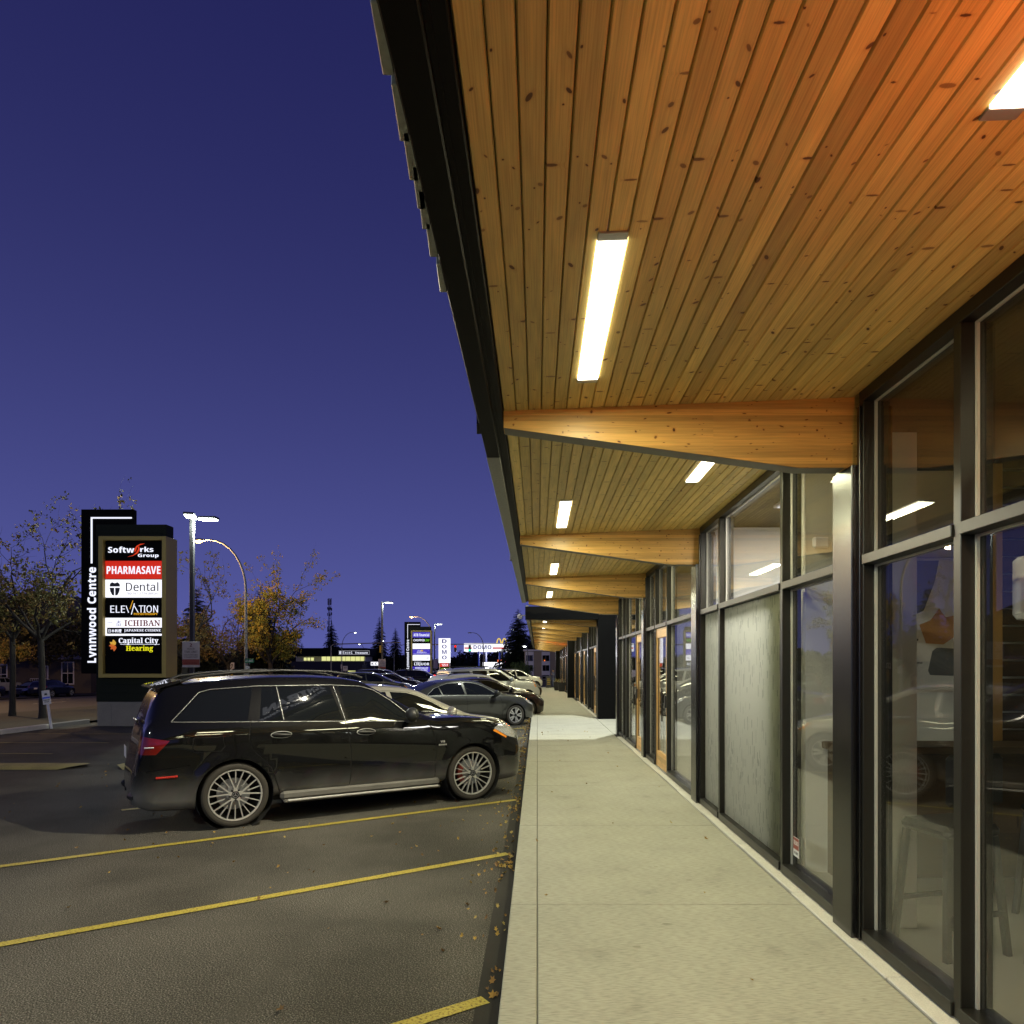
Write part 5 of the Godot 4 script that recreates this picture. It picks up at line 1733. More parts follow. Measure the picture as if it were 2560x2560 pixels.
	p = panel(o, 4, "sign white")
	line(p, 4, "lettering", "al", "sans", [430, 568, 466, 606], "letter pale ink")
	p = panel(o, 5, "sign black")
	line(p, 5, "small_lettering", "Lynnwood", "sans", [262, 642, 355, 660], "letter white")
	line(p, 5, "lettering", "LIQUOR", "bold", [260, 660, 474, 704], "letter white")
	p = panel(o, 6, "sign violet")
	line(p, 6, "lettering", "RIVER VALLEY", "bold", [275, 724, 458, 746], "letter white")
	line(p, 6, "lettering", "VET CLINIC", "sans", [295, 750, 454, 782], "letter white")
	shape(p, 6, "arrow", [[248, 752], [280, 768], [248, 783]], "letter white")
	# letters on top of the near canopy
	var s := thing("canopy_sign", "lit white shop letters standing on the canopy edge, mirrored in the black SUV", "shop sign", P(-0.45, 4.30, 7.4))
	bar(s, "sign_rail", Vector3(0.0, -0.35, -1.2), Vector3(0.03, -0.2, 1.2), "black metal")
	var l := lamp_light(s, Vector3(-0.02, 0.12, 0), Color(1.0, 0.96, 0.84), 34.0, 0.03)
	l.omni_range = 60
	text("lettering", "ICHIBAN", F["bold"], Vector3(-0.03, 0.40, 0), 2.0, 0.42, M["letter white"], s, 0.05, Basis(Vector3.UP, -PI / 2))
	text("lettering", "Fine Japanese Cuisine", F["sans"], Vector3(-0.03, -0.02, 0.1), 2.0, 0.14, M["letter white"], s, 0.04, Basis(Vector3.UP, -PI / 2))

# ---------- poles, lamps and small signs ----------

func lot_lamp(label: String, x: float, d: float, h: float, heads: Array, energy: float) -> Node3D:
	var o := thing("street_lamp", label, "parking lot lamp", P(x, gy(x, d), d))
	bar(o, "footing", Vector3(-0.25, -0.2, -0.25), Vector3(0.25, 0.6, 0.25), "dark concrete", 0.02)
	bar(o, "pole", Vector3(-0.075, 0.6, -0.075), Vector3(0.075, h, 0.075), "pole dark", 0.008)
	for a in heads:
		var hd := part("lamp_head", o, Vector3(0, h - 0.06, 0))
		hd.rotation.y = a
		bar(hd, "bracket", Vector3(0.08, -0.03, -0.05), Vector3(0.32, 0.05, 0.05), "pole dark")
		bar(hd, "lamp_housing", Vector3(0.30, -0.01, -0.19), Vector3(1.0, 0.08, 0.19), "pole dark", 0.02)
		bar(hd, "lamp_lens", Vector3(0.36, -0.045, -0.16), Vector3(0.96, -0.012, 0.16), "led white", 0.006)
	var l := lamp_light(o, Vector3(0.35 * cos(heads[0]), h - 0.35, -0.35 * sin(heads[0])), Color(0.95, 1.0, 0.95), energy, 0.25)
	l.omni_range = 80
	return o

func davit(label: String, x: float, d: float, h: float, reach: float, lamp: String, energy: float, c := Color(1, 0.80, 0.52)) -> Node3D:
	var o := thing("street_lamp", label, "street lamp", P(x, gy(x, d), d))
	var mb := MB.new()
	var p := PackedVector3Array([Vector3.ZERO, Vector3(0, h * 0.35, 0), Vector3(0, h * 0.68, 0)])
	var r := PackedFloat32Array([0.11, 0.095, 0.075])
	for i in 9:
		var a := PI / 2 * i / 8.0
		p.append(Vector3(reach * 0.8 * (1.0 - cos(a)), h * (0.68 + 0.32 * sin(a)), 0)); r.append(0.07 - 0.003 * i)
	p.append(Vector3(reach * 0.95, h * 0.998, 0)); r.append(0.04)
	mb.path(p, r, 10)
	piece("pole", mb, M["pole grey"], o)
	mb = MB.new()
	mb.ball(Transform3D(Basis.from_scale(Vector3(0.40, 0.10, 0.16)), Vector3(reach * 1.02, h * 0.998, 0)))
	piece("lamp_housing", mb, M["pole grey"], o)
	if lamp:
		mb = MB.new()
		mb.ball(Transform3D(Basis.from_scale(Vector3(0.22, 0.10, 0.13)), Vector3(reach * 1.03, h * 0.998 - 0.07, 0)))
		piece("lamp_lens", mb, M[lamp], o)
		if energy > 0:
			lamp_light(o, Vector3(reach * 1.03, h - 0.42, 0), c, energy, 0.15)
	return o

func board(called: String, label: String, at: Vector3, w: float, h: float, m: String, post_h: float, category := "sign", tilt := 0.0, post := "pole grey") -> Node3D:
	var o := thing(called, label, category, at)
	o.rotation.z = tilt
	if post_h > 0:
		bar(o, "post", Vector3(-0.03, -0.1, -0.06), Vector3(0.03, post_h, -0.011), post)
	bar(o, "plate", Vector3(-w / 2, post_h - h, -0.01), Vector3(w / 2, post_h, 0.0), m, 0.003)
	return o

func time_limit(label: String, x: float, d: float, y: float) -> void:
	var o := thing("parking_sign", label, "parking sign", P(x, y, d - 0.10))
	bar(o, "plate", Vector3(-0.34, 0, -0.01), Vector3(0.34, 1.0, 0.0), "plate white", 0.003)
	bar(o, "red_band", Vector3(-0.335, 0.09, 0.001), Vector3(0.335, 0.31, 0.003), "plate red", 0.0)
	text("lettering", "2", F["bold"], Vector3(0, 0.865, 0.003), 0.095, 0.125, M["print maroon"], o, 0.003)
	text("lettering", "HOUR", F["sans"], Vector3(0, 0.72, 0.003), 0.29, 0.075, M["print dark"], o, 0.003)
	text("lettering", "TIME LIMIT", F["sans"], Vector3(0, 0.605, 0.003), 0.52, 0.08, M["print dark"], o, 0.003)
	for q in [["FOR CUSTOMERS WHILE", 0.50, 0.55], ["CONDUCTING BUSINESS", 0.44, 0.55], ["AT LYNNWOOD CENTRE", 0.385, 0.52]]:
		text("small_lettering", q[0], F["sans"], Vector3(0, q[1], 0.003), q[2], 0.035, M["print dark"], o, 0.002)
	text("small_lettering", "CALL 780 413 8108", F["bold"], Vector3(0, 0.16, 0.005), 0.5, 0.05, M["print maroon"], o, 0.002)
	text("small_lettering", "thank you", F["sans"], Vector3(0, 0.045, 0.003), 0.22, 0.03, M["print dark"], o, 0.002)

func street_furniture() -> void:
	lot_lamp("tall dark pole with two bright lamp heads just right of the nearest pylon sign", -13.5, 28.0, 7.72, [-0.02, -1.25], 48.0)
	lot_lamp("dark lamp pole with one bright head left of the second pylon sign", -14.3, 66.0, 8.1, [-0.02], 22.0)
	lot_lamp("dark lamp pole with one bright head right of the second pylon sign", -13.9, 97.0, 8.0, [-0.02], 22.0)
	lot_lamp("dark lamp pole with two lamp heads in the lot behind the camera", -13.5, -6.0, 7.72, [-0.02, 1.25], 75.0)
	time_limit("nearer two hour parking limit sign, on the twin-headed lamp pole", -13.5, 28.0, 1.86)
	time_limit("farther two hour parking limit sign, on the lamp pole left of the second pylon sign", -14.3, 66.0, 1.5)
	davit("street lamp with a glowing orange lamp on a curved arm near the twin-headed pole", -17.5, 43.0, 9.6, -2.75, "sodium", 80.0)
	davit("street lamp with an orange lamp on a curved arm above the second pylon sign", -15.6, 106.0, 9.6, -2.9, "sodium", 40.0)
	davit("orange street lamp beside the road, beyond the left edge of the view", -43.5, 46.0, 9.6, 2.7, "sodium", 130.0)
	davit("unlit street lamp leaning over the road between the twin-headed pole and the yellow tree", -41.5, 94.0, 9.3, 2.4, "", 0.0)
	davit("street lamp with a white lamp and its arm to the right, beside the tower tree", -40.4, 148.0, 9.8, 2.7, "led white", 0.0)
	davit("street lamp with a small white lamp, behind the single-headed pole", -44.0, 190.0, 9.6, 3.0, "led white", 0.0)
	davit("short white street lamp with its arm to the left before the lit offices", -43.5, 180.0, 8.4, -1.2, "led white", 0.0)
	davit("unlit street lamp with a curved arm left of the second pylon sign", -32.0, 160.0, 7.5, 4.0, "", 0.0)
	davit("unlit street lamp with a curved arm above the gas station canopy", -9.6, 128.0, 8.2, -2.4, "", 0.0)
	davit("white street lamp behind the gas station canopy, its arm to the left", -11.0, 150.0, 7.0, -2.0, "led white", 0.0)
	davit("thin street lamp with a small lamp right of the golden arches", -5.0, 135.0, 9.2, 0.35, "led white", 0.0)
	davit("short street lamp with a white lamp in front of the tall spruce", -1.2, 92.0, 4.9, -0.4, "led white", 0.0)
	# street name and small signs
	var o := board("street_name_sign", "green street name sign on the curved orange lamp's pole", P(-17.5 + 0.25, 2.08, 42.85), 0.56, 0.26, "sign green", 0.26, "street sign")
	text("lettering", "87 AVE", F["bold"], Vector3(0, 0.13, 0.004), 0.44, 0.13, M["print white"], o, 0.003)
	o = board("parking_sign", "small white no stopping sign under the green street name", P(-17.35, 1.45, 42.85), 0.24, 0.42, "plate white", 0.42, "sign")
	var mb := MB.new()
	mb.lathe(Transform3D(Basis(Vector3.RIGHT, PI / 2), Vector3(0, 0.26, 0.004)), PackedVector2Array([Vector2(0.10, -0.002), Vector2(0.10, 0.002), Vector2(0.08, 0.002), Vector2(0.08, -0.002)]), 20)
	stroke(mb, Vector2(-0.06, 0.20), Vector2(0.06, 0.32), 0.016, 0.001, 0.005)
	piece("symbol", mb, M["print dark"], o)
	o = board("keep_right_sign", "white keep right sign above a black and yellow striped hazard board", P(-29.5, gy(-29.5, 69), 69.0), 0.58, 0.72, "plate white", 2.9, "road sign")
	mb = MB.new()
	mb.prism(PackedVector2Array([Vector2(-0.22, 2.72), Vector2(-0.06, 2.72), Vector2(-0.06, 2.58), Vector2(-0.14, 2.48), Vector2(-0.22, 2.58)]), 0.001, 0.004)
	stroke(mb, Vector2(-0.08, 2.26), Vector2(0.08, 2.50), 0.07, 0.001, 0.005)
	stroke(mb, Vector2(0.08, 2.48), Vector2(0.08, 2.68), 0.07, 0.001, 0.0045)
	mb.prism(PackedVector2Array([Vector2(-0.04, 2.64), Vector2(0.20, 2.64), Vector2(0.08, 2.80)]), 0.001, 0.0055)
	piece("arrow", mb, M["print dark"], o)
	bar(o, "hazard_board", Vector3(-0.15, 1.0, -0.01), Vector3(0.15, 2.14, 0.0), "hazard yellow", 0.003)
	mb = MB.new()
	for k in 5:
		mb.prism(PackedVector2Array([Vector2(-0.148, 1.04 + k * 0.22), Vector2(0.148, 1.16 + k * 0.22), Vector2(0.148, 1.26 + k * 0.22 if k < 4 else 2.13), Vector2(-0.148, 1.14 + k * 0.22)]), 0.001, 0.004)
	piece("stripe", mb, M["print dark"], o)
	o = board("street_name_sign", "small green street name sign on a thin post beside the yellow tree", P(-27.0, gy(-27, 75), 75.0), 0.58, 0.28, "sign green", 2.35, "street sign")
	text("lettering", "87 AVE", F["bold"], Vector3(0, 2.21, 0.004), 0.46, 0.13, M["print white"], o, 0.003)
	board("road_sign", "back of a round grey road sign right of the yellow tree", P(-26.0, gy(-26, 90), 90.0), 0.42, 0.42, "pole grey", 1.5, "road sign")
	o = board("turn_sign", "white square road sign just left of the lit windows of the corner shop", P(-23.6, gy(-23.6, 88), 88.0), 0.58, 0.62, "plate white", 2.5, "road sign")
	text("lettering", "NO", F["bold"], Vector3(0, 2.28, 0.004), 0.3, 0.2, M["print dark"], o, 0.003)
	o = board("banner_sign", "narrow upright white sign left of the white square road sign", P(-26.0, gy(-26, 95), 95.0), 0.16, 0.55, "plate white", 2.75, "road sign")
	o = board("parking_sign", "white parking signs on the lamp pole right of the second pylon sign", P(-13.75, 0.6, 96.85), 0.62, 1.2, "plate white", 2.1, "sign", 0.0)
	o = board("pickup_sign", "white reserved stall sign on a leaning white post in the grass at the left", P(-14.9, 0.06, 21.9), 0.25, 0.43, "plate white", 1.12, "parking sign", 0.14, "trim white")
	bar(o, "blue_band", Vector3(-0.115, 0.87, 0.001), Vector3(0.115, 0.92, 0.003), "letter blue", 0.0)
	mb = MB.new()
	mb.prism(PackedVector2Array([Vector2(-0.05, 0.97), Vector2(-0.03, 1.03), Vector2(0.03, 1.03), Vector2(0.05, 0.97)]), 0.001, 0.003)
	piece("symbol", mb, M["print dark"], o)
	text("lettering", "CURBSIDE", F["bold"], Vector3(0, 0.825, 0.003), 0.19, 0.038, M["print dark"], o, 0.002)
	text("lettering", "PICKUP", F["bold"], Vector3(0, 0.765, 0.003), 0.14, 0.038, M["print dark"], o, 0.002)
	# traffic lights
	o = thing("traffic_light", "traffic signal on a mast arm with red and green lamps before the gas station", "traffic light", P(-21.5, gy(-21.5, 122), 122.0))
	mb = MB.new()
	mb.path(PackedVector3Array([Vector3(0, 0, 0), Vector3(0, 5.6, 0), Vector3(0.5, 6.0, 0), Vector3(16.5, 6.25, 0)]), PackedFloat32Array([0.12, 0.10, 0.09, 0.05]), 8)
	piece("pole", mb, M["pole grey"], o)
	for q in [[4.9, 5.35, "signal green"], [7.55, 5.3, "signal red"], [10.0, 5.3, "signal green"]]:
		bar(o, "signal_head", Vector3(q[0] - 0.2, q[1] - 0.5, -0.15), Vector3(q[0] + 0.2, q[1] + 0.7, 0.1), "black plastic", 0.02)
		mb = MB.new()
		mb.ball(Transform3D(Basis.from_scale(Vector3(0.17, 0.17, 0.08)), Vector3(q[0], q[1] + (0.45 if q[2] == "signal red" else -0.2), 0.12)))
		piece("signal_lamp", mb, M[q[2]], o)
	o = thing("traffic_light", "bare mast arm of a traffic signal crossing left of the second pylon sign", "traffic light", P(-34.0, gy(-34, 118), 118.0))
	mb = MB.new()
	mb.path(PackedVector3Array([Vector3(0, 0, 0), Vector3(0, 6.0, 0), Vector3(0.5, 6.3, 0), Vector3(11.5, 6.6, 0)]), PackedFloat32Array([0.12, 0.10, 0.09, 0.06]), 8)
	piece("pole", mb, M["pole grey"], o)
	bar(o, "signal_head", Vector3(8.0, 4.9, -0.15), Vector3(8.4, 6.1, 0.1), "hazard yellow", 0.02)
	# far end of the walkway
	o = thing("bollard", "white bollard post at the end of the kerbside row", "bollard", P(0.05, gy(0, 62) + 0.1, 62.0))
	mb = MB.new()
	mb.lathe(Transform3D(), PackedVector2Array([Vector2(0.07, 0.0), Vector2(0.07, 0.95), Vector2(0.05, 1.02), Vector2(0.0, 1.04)]), 14)
	piece("post", mb, M["trim white"], o)
	o = thing("guard_rail", "low horizontal guard rail across the end of the walkway", "guard rail", P(0.0, gy(0, 95), 95.0))
	for y in [0.45, 0.85]:
		bar(o, "rail", Vector3(-1.0, y, -0.03), Vector3(5.5, y + 0.14, 0.03), "pole grey", 0.01)
	for k in 5:
		bar(o, "post", Vector3(-0.9 + k * 1.5, -0.2, -0.12), Vector3(-0.78 + k * 1.5, 1.05, -0.035), "pole grey", 0.01)
	for q in [["nearer black tapered planter with grasses beside the far shop windows", 1.52, 52.5], ["black tapered planter with white flowers, just beyond the other planter", 1.28, 56.0]]:
		o = thing("planter", q[0], "planter", P(q[1] + 0.27, gy(0, q[2]) + 0.15, q[2]))
		mb = MB.new()
		var b0 := [Vector3(-0.2, 0, -0.2), Vector3(0.2, 0, -0.2), Vector3(0.2, 0, 0.2), Vector3(-0.2, 0, 0.2)]
		for k in 4:
			var k2 := (k + 1) % 4
			mb.out_quad(b0[k], b0[k2], b0[k2] * Vector3(1.45, 1, 1.45) + Vector3(0, 0.66, 0), b0[k] * Vector3(1.45, 1, 1.45) + Vector3(0, 0.66, 0), Vector3(0, 0.3, 0))
		mb.box(Vector3(-0.27, 0.58, -0.27), Vector3(0.27, 0.64, 0.27))
		piece("pot", mb, M["black plastic"], o)
		var r := RandomNumberGenerator.new()
		r.seed = int(q[2] * 10)
		mb = MB.new()
		mb.tinted = true
		for k in 120:
			var a := r.randf() * TAU
			var rad := r.randf() * 0.22
			var base := Vector3(cos(a) * rad, 0.6, sin(a) * rad)
			var tip := base + Vector3(cos(a) * r.randf() * 0.28, r.randf_range(0.10, 0.42 if k % 3 == 0 else 0.22), sin(a) * r.randf() * 0.28)
			mb.tint = [Color(0.16, 0.13, 0.04), Color(0.30, 0.28, 0.05), Color(0.12, 0.05, 0.03), Color(0.5, 0.5, 0.42)][k % 4]
			var w := Vector3(-sin(a), 0, cos(a)) * 0.035
			mb.tri(base - w, base + w, tip)
		piece("plants", mb, M["leaf"], o)
	o = thing("sandwich_board", "small black sandwich board standing by the person at the far end", "sandwich board", P(1.08, gy(0, 68) + 0.15, 68.0))
	for g in [-1.0, 1.0]:
		mb = MB.new()
		mb.obox(Transform3D(Basis(Vector3.RIGHT, -0.22 * g), Vector3(0, 0.55, g * 0.13)), Vector3(0.50, 1.1, 0.03), 0.006)
		piece("panel", mb, M["print dark"], o)
	mb = MB.new()
	for k in 4:
		mb.obox(Transform3D(Basis(Vector3.RIGHT, -0.22), Vector3(0.0, 0.35 + k * 0.16, 0.155 + 0.017 - (0.35 + k * 0.16 - 0.55) * 0.22)), Vector3(0.34 - 0.08 * (k % 2), 0.04, 0.006))
	piece("chalk_lines", mb, M["hazard yellow"], o)

# ---------- buildings and signs in the distance ----------

func far_things() -> void:
	# gas station
	var g := gy(-14, 112)
	var o := thing("price_sign", "tall lit white gas price sign with blue letters down its face", "price sign", P(-14.5, g, 112.0))
	bar(o, "sign_box", Vector3(-0.9, 2.75, -0.25), Vector3(0.9, 6.6, 0.25), "sign white", 0.02)
	for k in 4:
		text("lettering", "DOMO"[k], F["bold"], Vector3(0, 6.15 - k * 0.85, 0.26), 0.72, 0.60, M["letter blue"], o, 0.02)
	bar(o, "price_panel", Vector3(-0.7, 2.15, -0.1), Vector3(0.62, 2.70, 0.1), "sign red", 0.01)
	text("lettering", "125.9", F["bold"], Vector3(0.05, 2.42, 0.11), 0.95, 0.36, M["letter white"], o, 0.01)
	bar(o, "lime_panel", Vector3(-0.62, 1.45, -0.1), Vector3(0.75, 1.95, 0.1), "letter lime", 0.01)
	text("lettering", "BOTTLE DEPOT", F["bold"], Vector3(0.06, 1.70, 0.11), 1.1, 0.22, M["print dark"], o, 0.01)
	bar(o, "lower_panel", Vector3(-0.55, 0.95, -0.1), Vector3(0.78, 1.30, 0.1), "plate white", 0.01)
	bar(o, "lower_panel", Vector3(-0.4, -0.1, -0.1), Vector3(0.5, 0.85, 0.1), "print dark", 0.01)
	for x in [-0.8, 0.8]:
		bar(o, "leg", Vector3(x - 0.08, -0.3, -0.24), Vector3(x + 0.08, 2.74, -0.11), "plate white", 0.01)
	g = gy(-9, 130)
	o = thing("gas_canopy", "lit white gas station canopy with a red stripe and blue letters on blue posts", "gas station", P(-9.4, g, 132.0))
	bar(o, "fascia", Vector3(-4.1, 4.95, -6.0), Vector3(4.0, 6.45, 0.0), "sign white", 0.03)
	bar(o, "stripe", Vector3(-4.0, 5.42, 0.001), Vector3(-2.65, 5.68, 0.02), "sign red", 0.0)
	bar(o, "stripe", Vector3(1.2, 5.42, 0.001), Vector3(3.7, 5.68, 0.02), "sign red", 0.0)
	text("lettering", "DOMO", F["bold"], Vector3(-0.7, 5.72, 0.02), 3.3, 0.72, M["letter blue"], o, 0.04)
	for q in [[-1.4, -0.8], [-0.3, -4.5], [2.4, -0.8], [3.1, -4.5]]:
		bar(o, "post", Vector3(q[0] - 0.14, -0.2, q[1] - 0.14), Vector3(q[0] + 0.14, 4.94, q[1] + 0.14), "letter blue", 0.02)
	bar(o, "kiosk", Vector3(-0.9, 0.0, -5.4), Vector3(2.9, 2.95, -3.4), "sign white", 0.03)
	for x in [-2.9, -1.2]:
		bar(o, "pump", Vector3(x - 0.3, 0.0, -1.2), Vector3(x + 0.3, 1.7, -0.7), "plate white", 0.03)
	lamp_light(o, Vector3(0, 4.4, -2.0), Color(1, 1, 1), 40.0, 0.5)
	o = thing("arches_sign", "pair of glowing yellow arches forming an M above the gas station canopy", "sign", P(-8.2, gy(-8, 165), 165.0))
	for s in [-1.0, 1.0]:
		var mb := MB.new()
		var p := PackedVector3Array()
		var r := PackedFloat32Array()
		for i in 17:
			var a := PI * i / 16.0
			p.append(Vector3(s * 0.62 + cos(a) * 0.56, 6.4 + sin(a) * 2.15, 0)); r.append(0.11 + 0.05 * absf(cos(a)))
		mb.path(p, r, 8)
		piece("arch", mb, M["arch yellow"], o)
	bar(o, "post", Vector3(-0.12, 0, -0.1), Vector3(0.12, 6.3, 0.1), "pole grey", 0.02)
	o = thing("billboard", "small lit orange billboard right of the gas station posts", "billboard", P(-7.1, gy(-7, 145), 145.0))
	bar(o, "panel", Vector3(-0.95, 2.4, -0.1), Vector3(0.95, 3.5, 0.0), "board orange", 0.02)
	bar(o, "panel_inset", Vector3(-0.75, 2.62, 0.001), Vector3(-0.1, 3.3, 0.02), "petal light", 0.0)
	bar(o, "panel_inset", Vector3(0.15, 2.6, 0.001), Vector3(0.8, 3.2, 0.02), "sign red", 0.0)
	bar(o, "post", Vector3(-0.1, -0.3, -0.3), Vector3(0.1, 2.39, -0.11), "pole grey", 0.01)
	# office with a lit band of windows
	o = thing("office_building", "low dark office building with a lit window band and a lit name board", "building", P(-48.5, gy(-48, 180), 180.0))
	bar(o, "wall", Vector3(-14.0, -0.5, -12.0), Vector3(5.5, 4.05, 0.0), "print dark", 0.02)
	bar(o, "upper_wall", Vector3(-14.0, 5.35, -12.0), Vector3(5.5, 7.4, 0.3), "charcoal siding", 0.02)
	bar(o, "core", Vector3(-13.0, 4.06, -11.0), Vector3(4.5, 5.34, -2.5), "pale wall", 0.02)
	for k in 9:
		bar(o, "window", Vector3(-5.8 + k * 1.22, 4.2, -0.35), Vector3(-4.7 + k * 1.22, 5.25, -0.30), "shop light", 0.0)
	for k in 3:
		bar(o, "window", Vector3(-10.3 + k * 0.9, 4.25, -0.35), Vector3(-9.6 + k * 0.9, 5.0, -0.30), "shop light", 0.0)
	bar(o, "name_board", Vector3(-1.3, 5.75, 0.31), Vector3(6.4, 6.75, 0.45), "letter pale ink", 0.01)
	bar(o, "name_band", Vector3(-1.25, 5.86, 0.451), Vector3(6.35, 6.64, 0.47), "print dark", 0.0)
	text("lettering", "Excel", F["mono"], Vector3(0.95, 6.28, 0.49), 2.4, 0.62, M["letter white"], o, 0.02)
	text("lettering", "Treasure", F["bold"], Vector3(4.4, 6.20, 0.49), 3.2, 0.48, M["letter white"], o, 0.02)
	text("lettering", "E", F["bold"], Vector3(-0.8, 6.25, 0.49), 0.6, 0.62, M["letter white"], o, 0.02)
	o = thing("shop_board", "small lit white shop board low on the corner below the lit offices", "sign", P(-40.5, gy(-40, 178), 178.0))
	bar(o, "panel", Vector3(-0.9, 2.9, -0.2), Vector3(0.9, 3.8, 0.0), "sign white", 0.02)
	text("lettering", "K C", F["bold"], Vector3(0, 3.35, 0.01), 1.4, 0.6, M["print dark"], o, 0.02)
	bar(o, "post", Vector3(-0.1, -0.5, -0.15), Vector3(0.1, 2.89, -0.05), "pole grey", 0.01)
	o = thing("corner_shop", "far corner shop with a small glowing window and an orange lamp", "shop", P(-44.0, gy(-44, 178.0), 171.0))
	bar(o, "wall", Vector3(-2.6, -0.3, -4.0), Vector3(2.2, 3.2, 0.0), "print dark", 0.02)
	bar(o, "window", Vector3(-1.2, 0.9, 0.001), Vector3(0.6, 1.75, 0.03), "shop light", 0.0)
	bar(o, "lamp_lens", Vector3(0.75, 0.6, 0.001), Vector3(0.95, 0.95, 0.06), "board orange", 0.0)
	# telecom tower
	o = thing("telecom_tower", "lattice telecom tower with clusters of antennas rising behind a spruce", "tower", P(-72.5, gy(-72, 250), 250.0))
	var mb := MB.new()
	for k in 3:
		var a := TAU * k / 3.0
		mb.tube(Vector3(cos(a) * 0.75, 0, sin(a) * 0.75), Vector3(cos(a) * 0.45, 26.5, sin(a) * 0.45), 0.09, 0.07, 6)
	for i in 26:
		for k in 3:
			var a := TAU * k / 3.0
			var b := TAU * (k + 1) / 3.0
			var r0 := lerpf(0.75, 0.45, i / 26.5)
			mb.tube(Vector3(cos(a) * r0, i, sin(a) * r0), Vector3(cos(b) * r0, i + 1, sin(b) * r0), 0.04, 0.04, 4)
	piece("lattice", mb, M["pole grey"], o)
	var rr := RandomNumberGenerator.new()
	rr.seed = 12
	for q in [[25.2, 4, 2.2], [22.6, 7, 0.9], [20.6, 3, 1.0], [17.6, 5, 1.4], [15.6, 4, 1.8], [13.6, 3, 1.2]]:
		for k in q[1]:
			var a = TAU * (k + rr.randf() * 0.4) / q[1]
			mb = MB.new()
			mb.obox(Transform3D(Basis(Vector3.UP, -a), Vector3(cos(a) * 0.75, q[0] + rr.randf() * 0.5, sin(a) * 0.75)), Vector3(0.16, q[2], 0.34), 0.02)
			piece("antenna", mb, M["pole dark"] if q[0] < 24 else M["plate white"], o)
	# houses and apartments
	o = thing("house", "dark two storey house with white trimmed windows, front steps and railings", "house", P(-55.5, gy(-55, 80), 80.0))
	bar(o, "lower_wall", Vector3(-7.0, -0.3, -8.0), Vector3(5.6, 3.75, 0.0), "siding brown", 0.01)
	bar(o, "upper_wall", Vector3(-7.0, 4.16, -8.0), Vector3(5.6, 8.4, 0.0), "siding grey", 0.01)
	bar(o, "white_band", Vector3(-7.05, 3.751, -8.05), Vector3(5.65, 4.159, 0.05), "trim white", 0.01)
	mb = MB.new()
	mb.prism(PackedVector2Array([Vector2(-7.5, 8.41), Vector2(6.1, 8.41), Vector2(-0.7, 11.4)]), -8.4, 0.4)
	piece("roof", mb, M["roof shingle"], o)
	for q in [[2.45, 1.05, 3.35], [2.75, 4.9, 6.9], [-5.0, 1.05, 3.1], [-4.8, 4.9, 6.9]]:
		var w := part("window", o, Vector3(q[0], q[1], 0.01))
		var hh: float = q[2] - q[1]
		for e in [[-0.12, -0.12, 1.32, 0.0], [-0.12, hh, 1.32, hh + 0.14], [-0.12, 0.001, 0.0, hh - 0.001], [1.2, 0.001, 1.32, hh - 0.001], [0.575, 0.001, 0.625, hh - 0.001]]:
			bar(w, "frame", Vector3(e[0], e[1], 0), Vector3(e[2], e[3], 0.07), "trim white")
		bar(w, "frame", Vector3(0.001, hh * 0.48, 0.001), Vector3(1.199, hh * 0.52, 0.066), "trim white")
		bar(w, "pane", Vector3(0.001, 0.001, 0.01), Vector3(1.199, hh - 0.001, 0.03), "tinted glass", 0.0)
	var dr := bar(o, "door", Vector3(-0.1, 0.7, 0.001), Vector3(0.75, 2.9, 0.06), "siding grey")
	bar(dr, "door_frame", Vector3(0.76, 0.7, 0.001), Vector3(0.9, 3.05, 0.09), "trim white")
	bar(dr, "door_frame", Vector3(-0.25, 2.91, 0.001), Vector3(0.9, 3.05, 0.08), "trim white")
	for k in 5:
		bar(o, "step", Vector3(-0.3 + k * 0.5, -0.3, 0.07), Vector3(0.2 + k * 0.5 + 0.6, 0.68 - k * 0.17, 1.3), "dark concrete", 0.01)
	for z in [0.25, 1.25]:
		mb = MB.new()
		mb.tube(Vector3(-0.3, 1.6, z), Vector3(0.8, 1.6, z), 0.03, 0.03, 6)
		mb.tube(Vector3(0.8, 1.6, z), Vector3(2.9, 0.85, z), 0.03, 0.03, 6)
		for k in 14:
			var x := -0.3 + k * 0.245
			var yy := 1.6 if x < 0.8 else 1.6 - (x - 0.8) * 0.357
			mb.tube(Vector3(x, yy - 0.95, z), Vector3(x, yy, z), 0.018, 0.018, 5)
		piece("railing", mb, M["trim white"], o)
	o = thing("apartment_building", "three storey tan apartment block with white window panels beyond the walkway", "apartment building", P(1.2, gy(0, 110), 112.0))
	bar(o, "wall", Vector3(-3.2, -0.3, -10.0), Vector3(16.0, 4.6, 0.0), "brick tan", 0.02)
	bar(o, "roof", Vector3(-3.4, 4.601, -10.2), Vector3(16.2, 4.85, 0.2), "trim white", 0.02)
	for k in 6:
		var x := -2.5 + k * 2.55
		bar(o, "white_panel", Vector3(x - 0.55, -0.2, 0.001), Vector3(x + 0.75, 4.5, 0.05), "trim white", 0.01)
		for f in 3:
			var w := bar(o, "window", Vector3(x - 0.42, -0.05 + f * 1.55, 0.051), Vector3(x + 0.62, 0.85 + f * 1.55, 0.08), "tinted glass", 0.0)
			bar(w, "frame", Vector3(x + 0.06, -0.05 + f * 1.55, 0.081), Vector3(x + 0.13, 0.85 + f * 1.55, 0.10), "siding grey")

# ---------- plants ----------

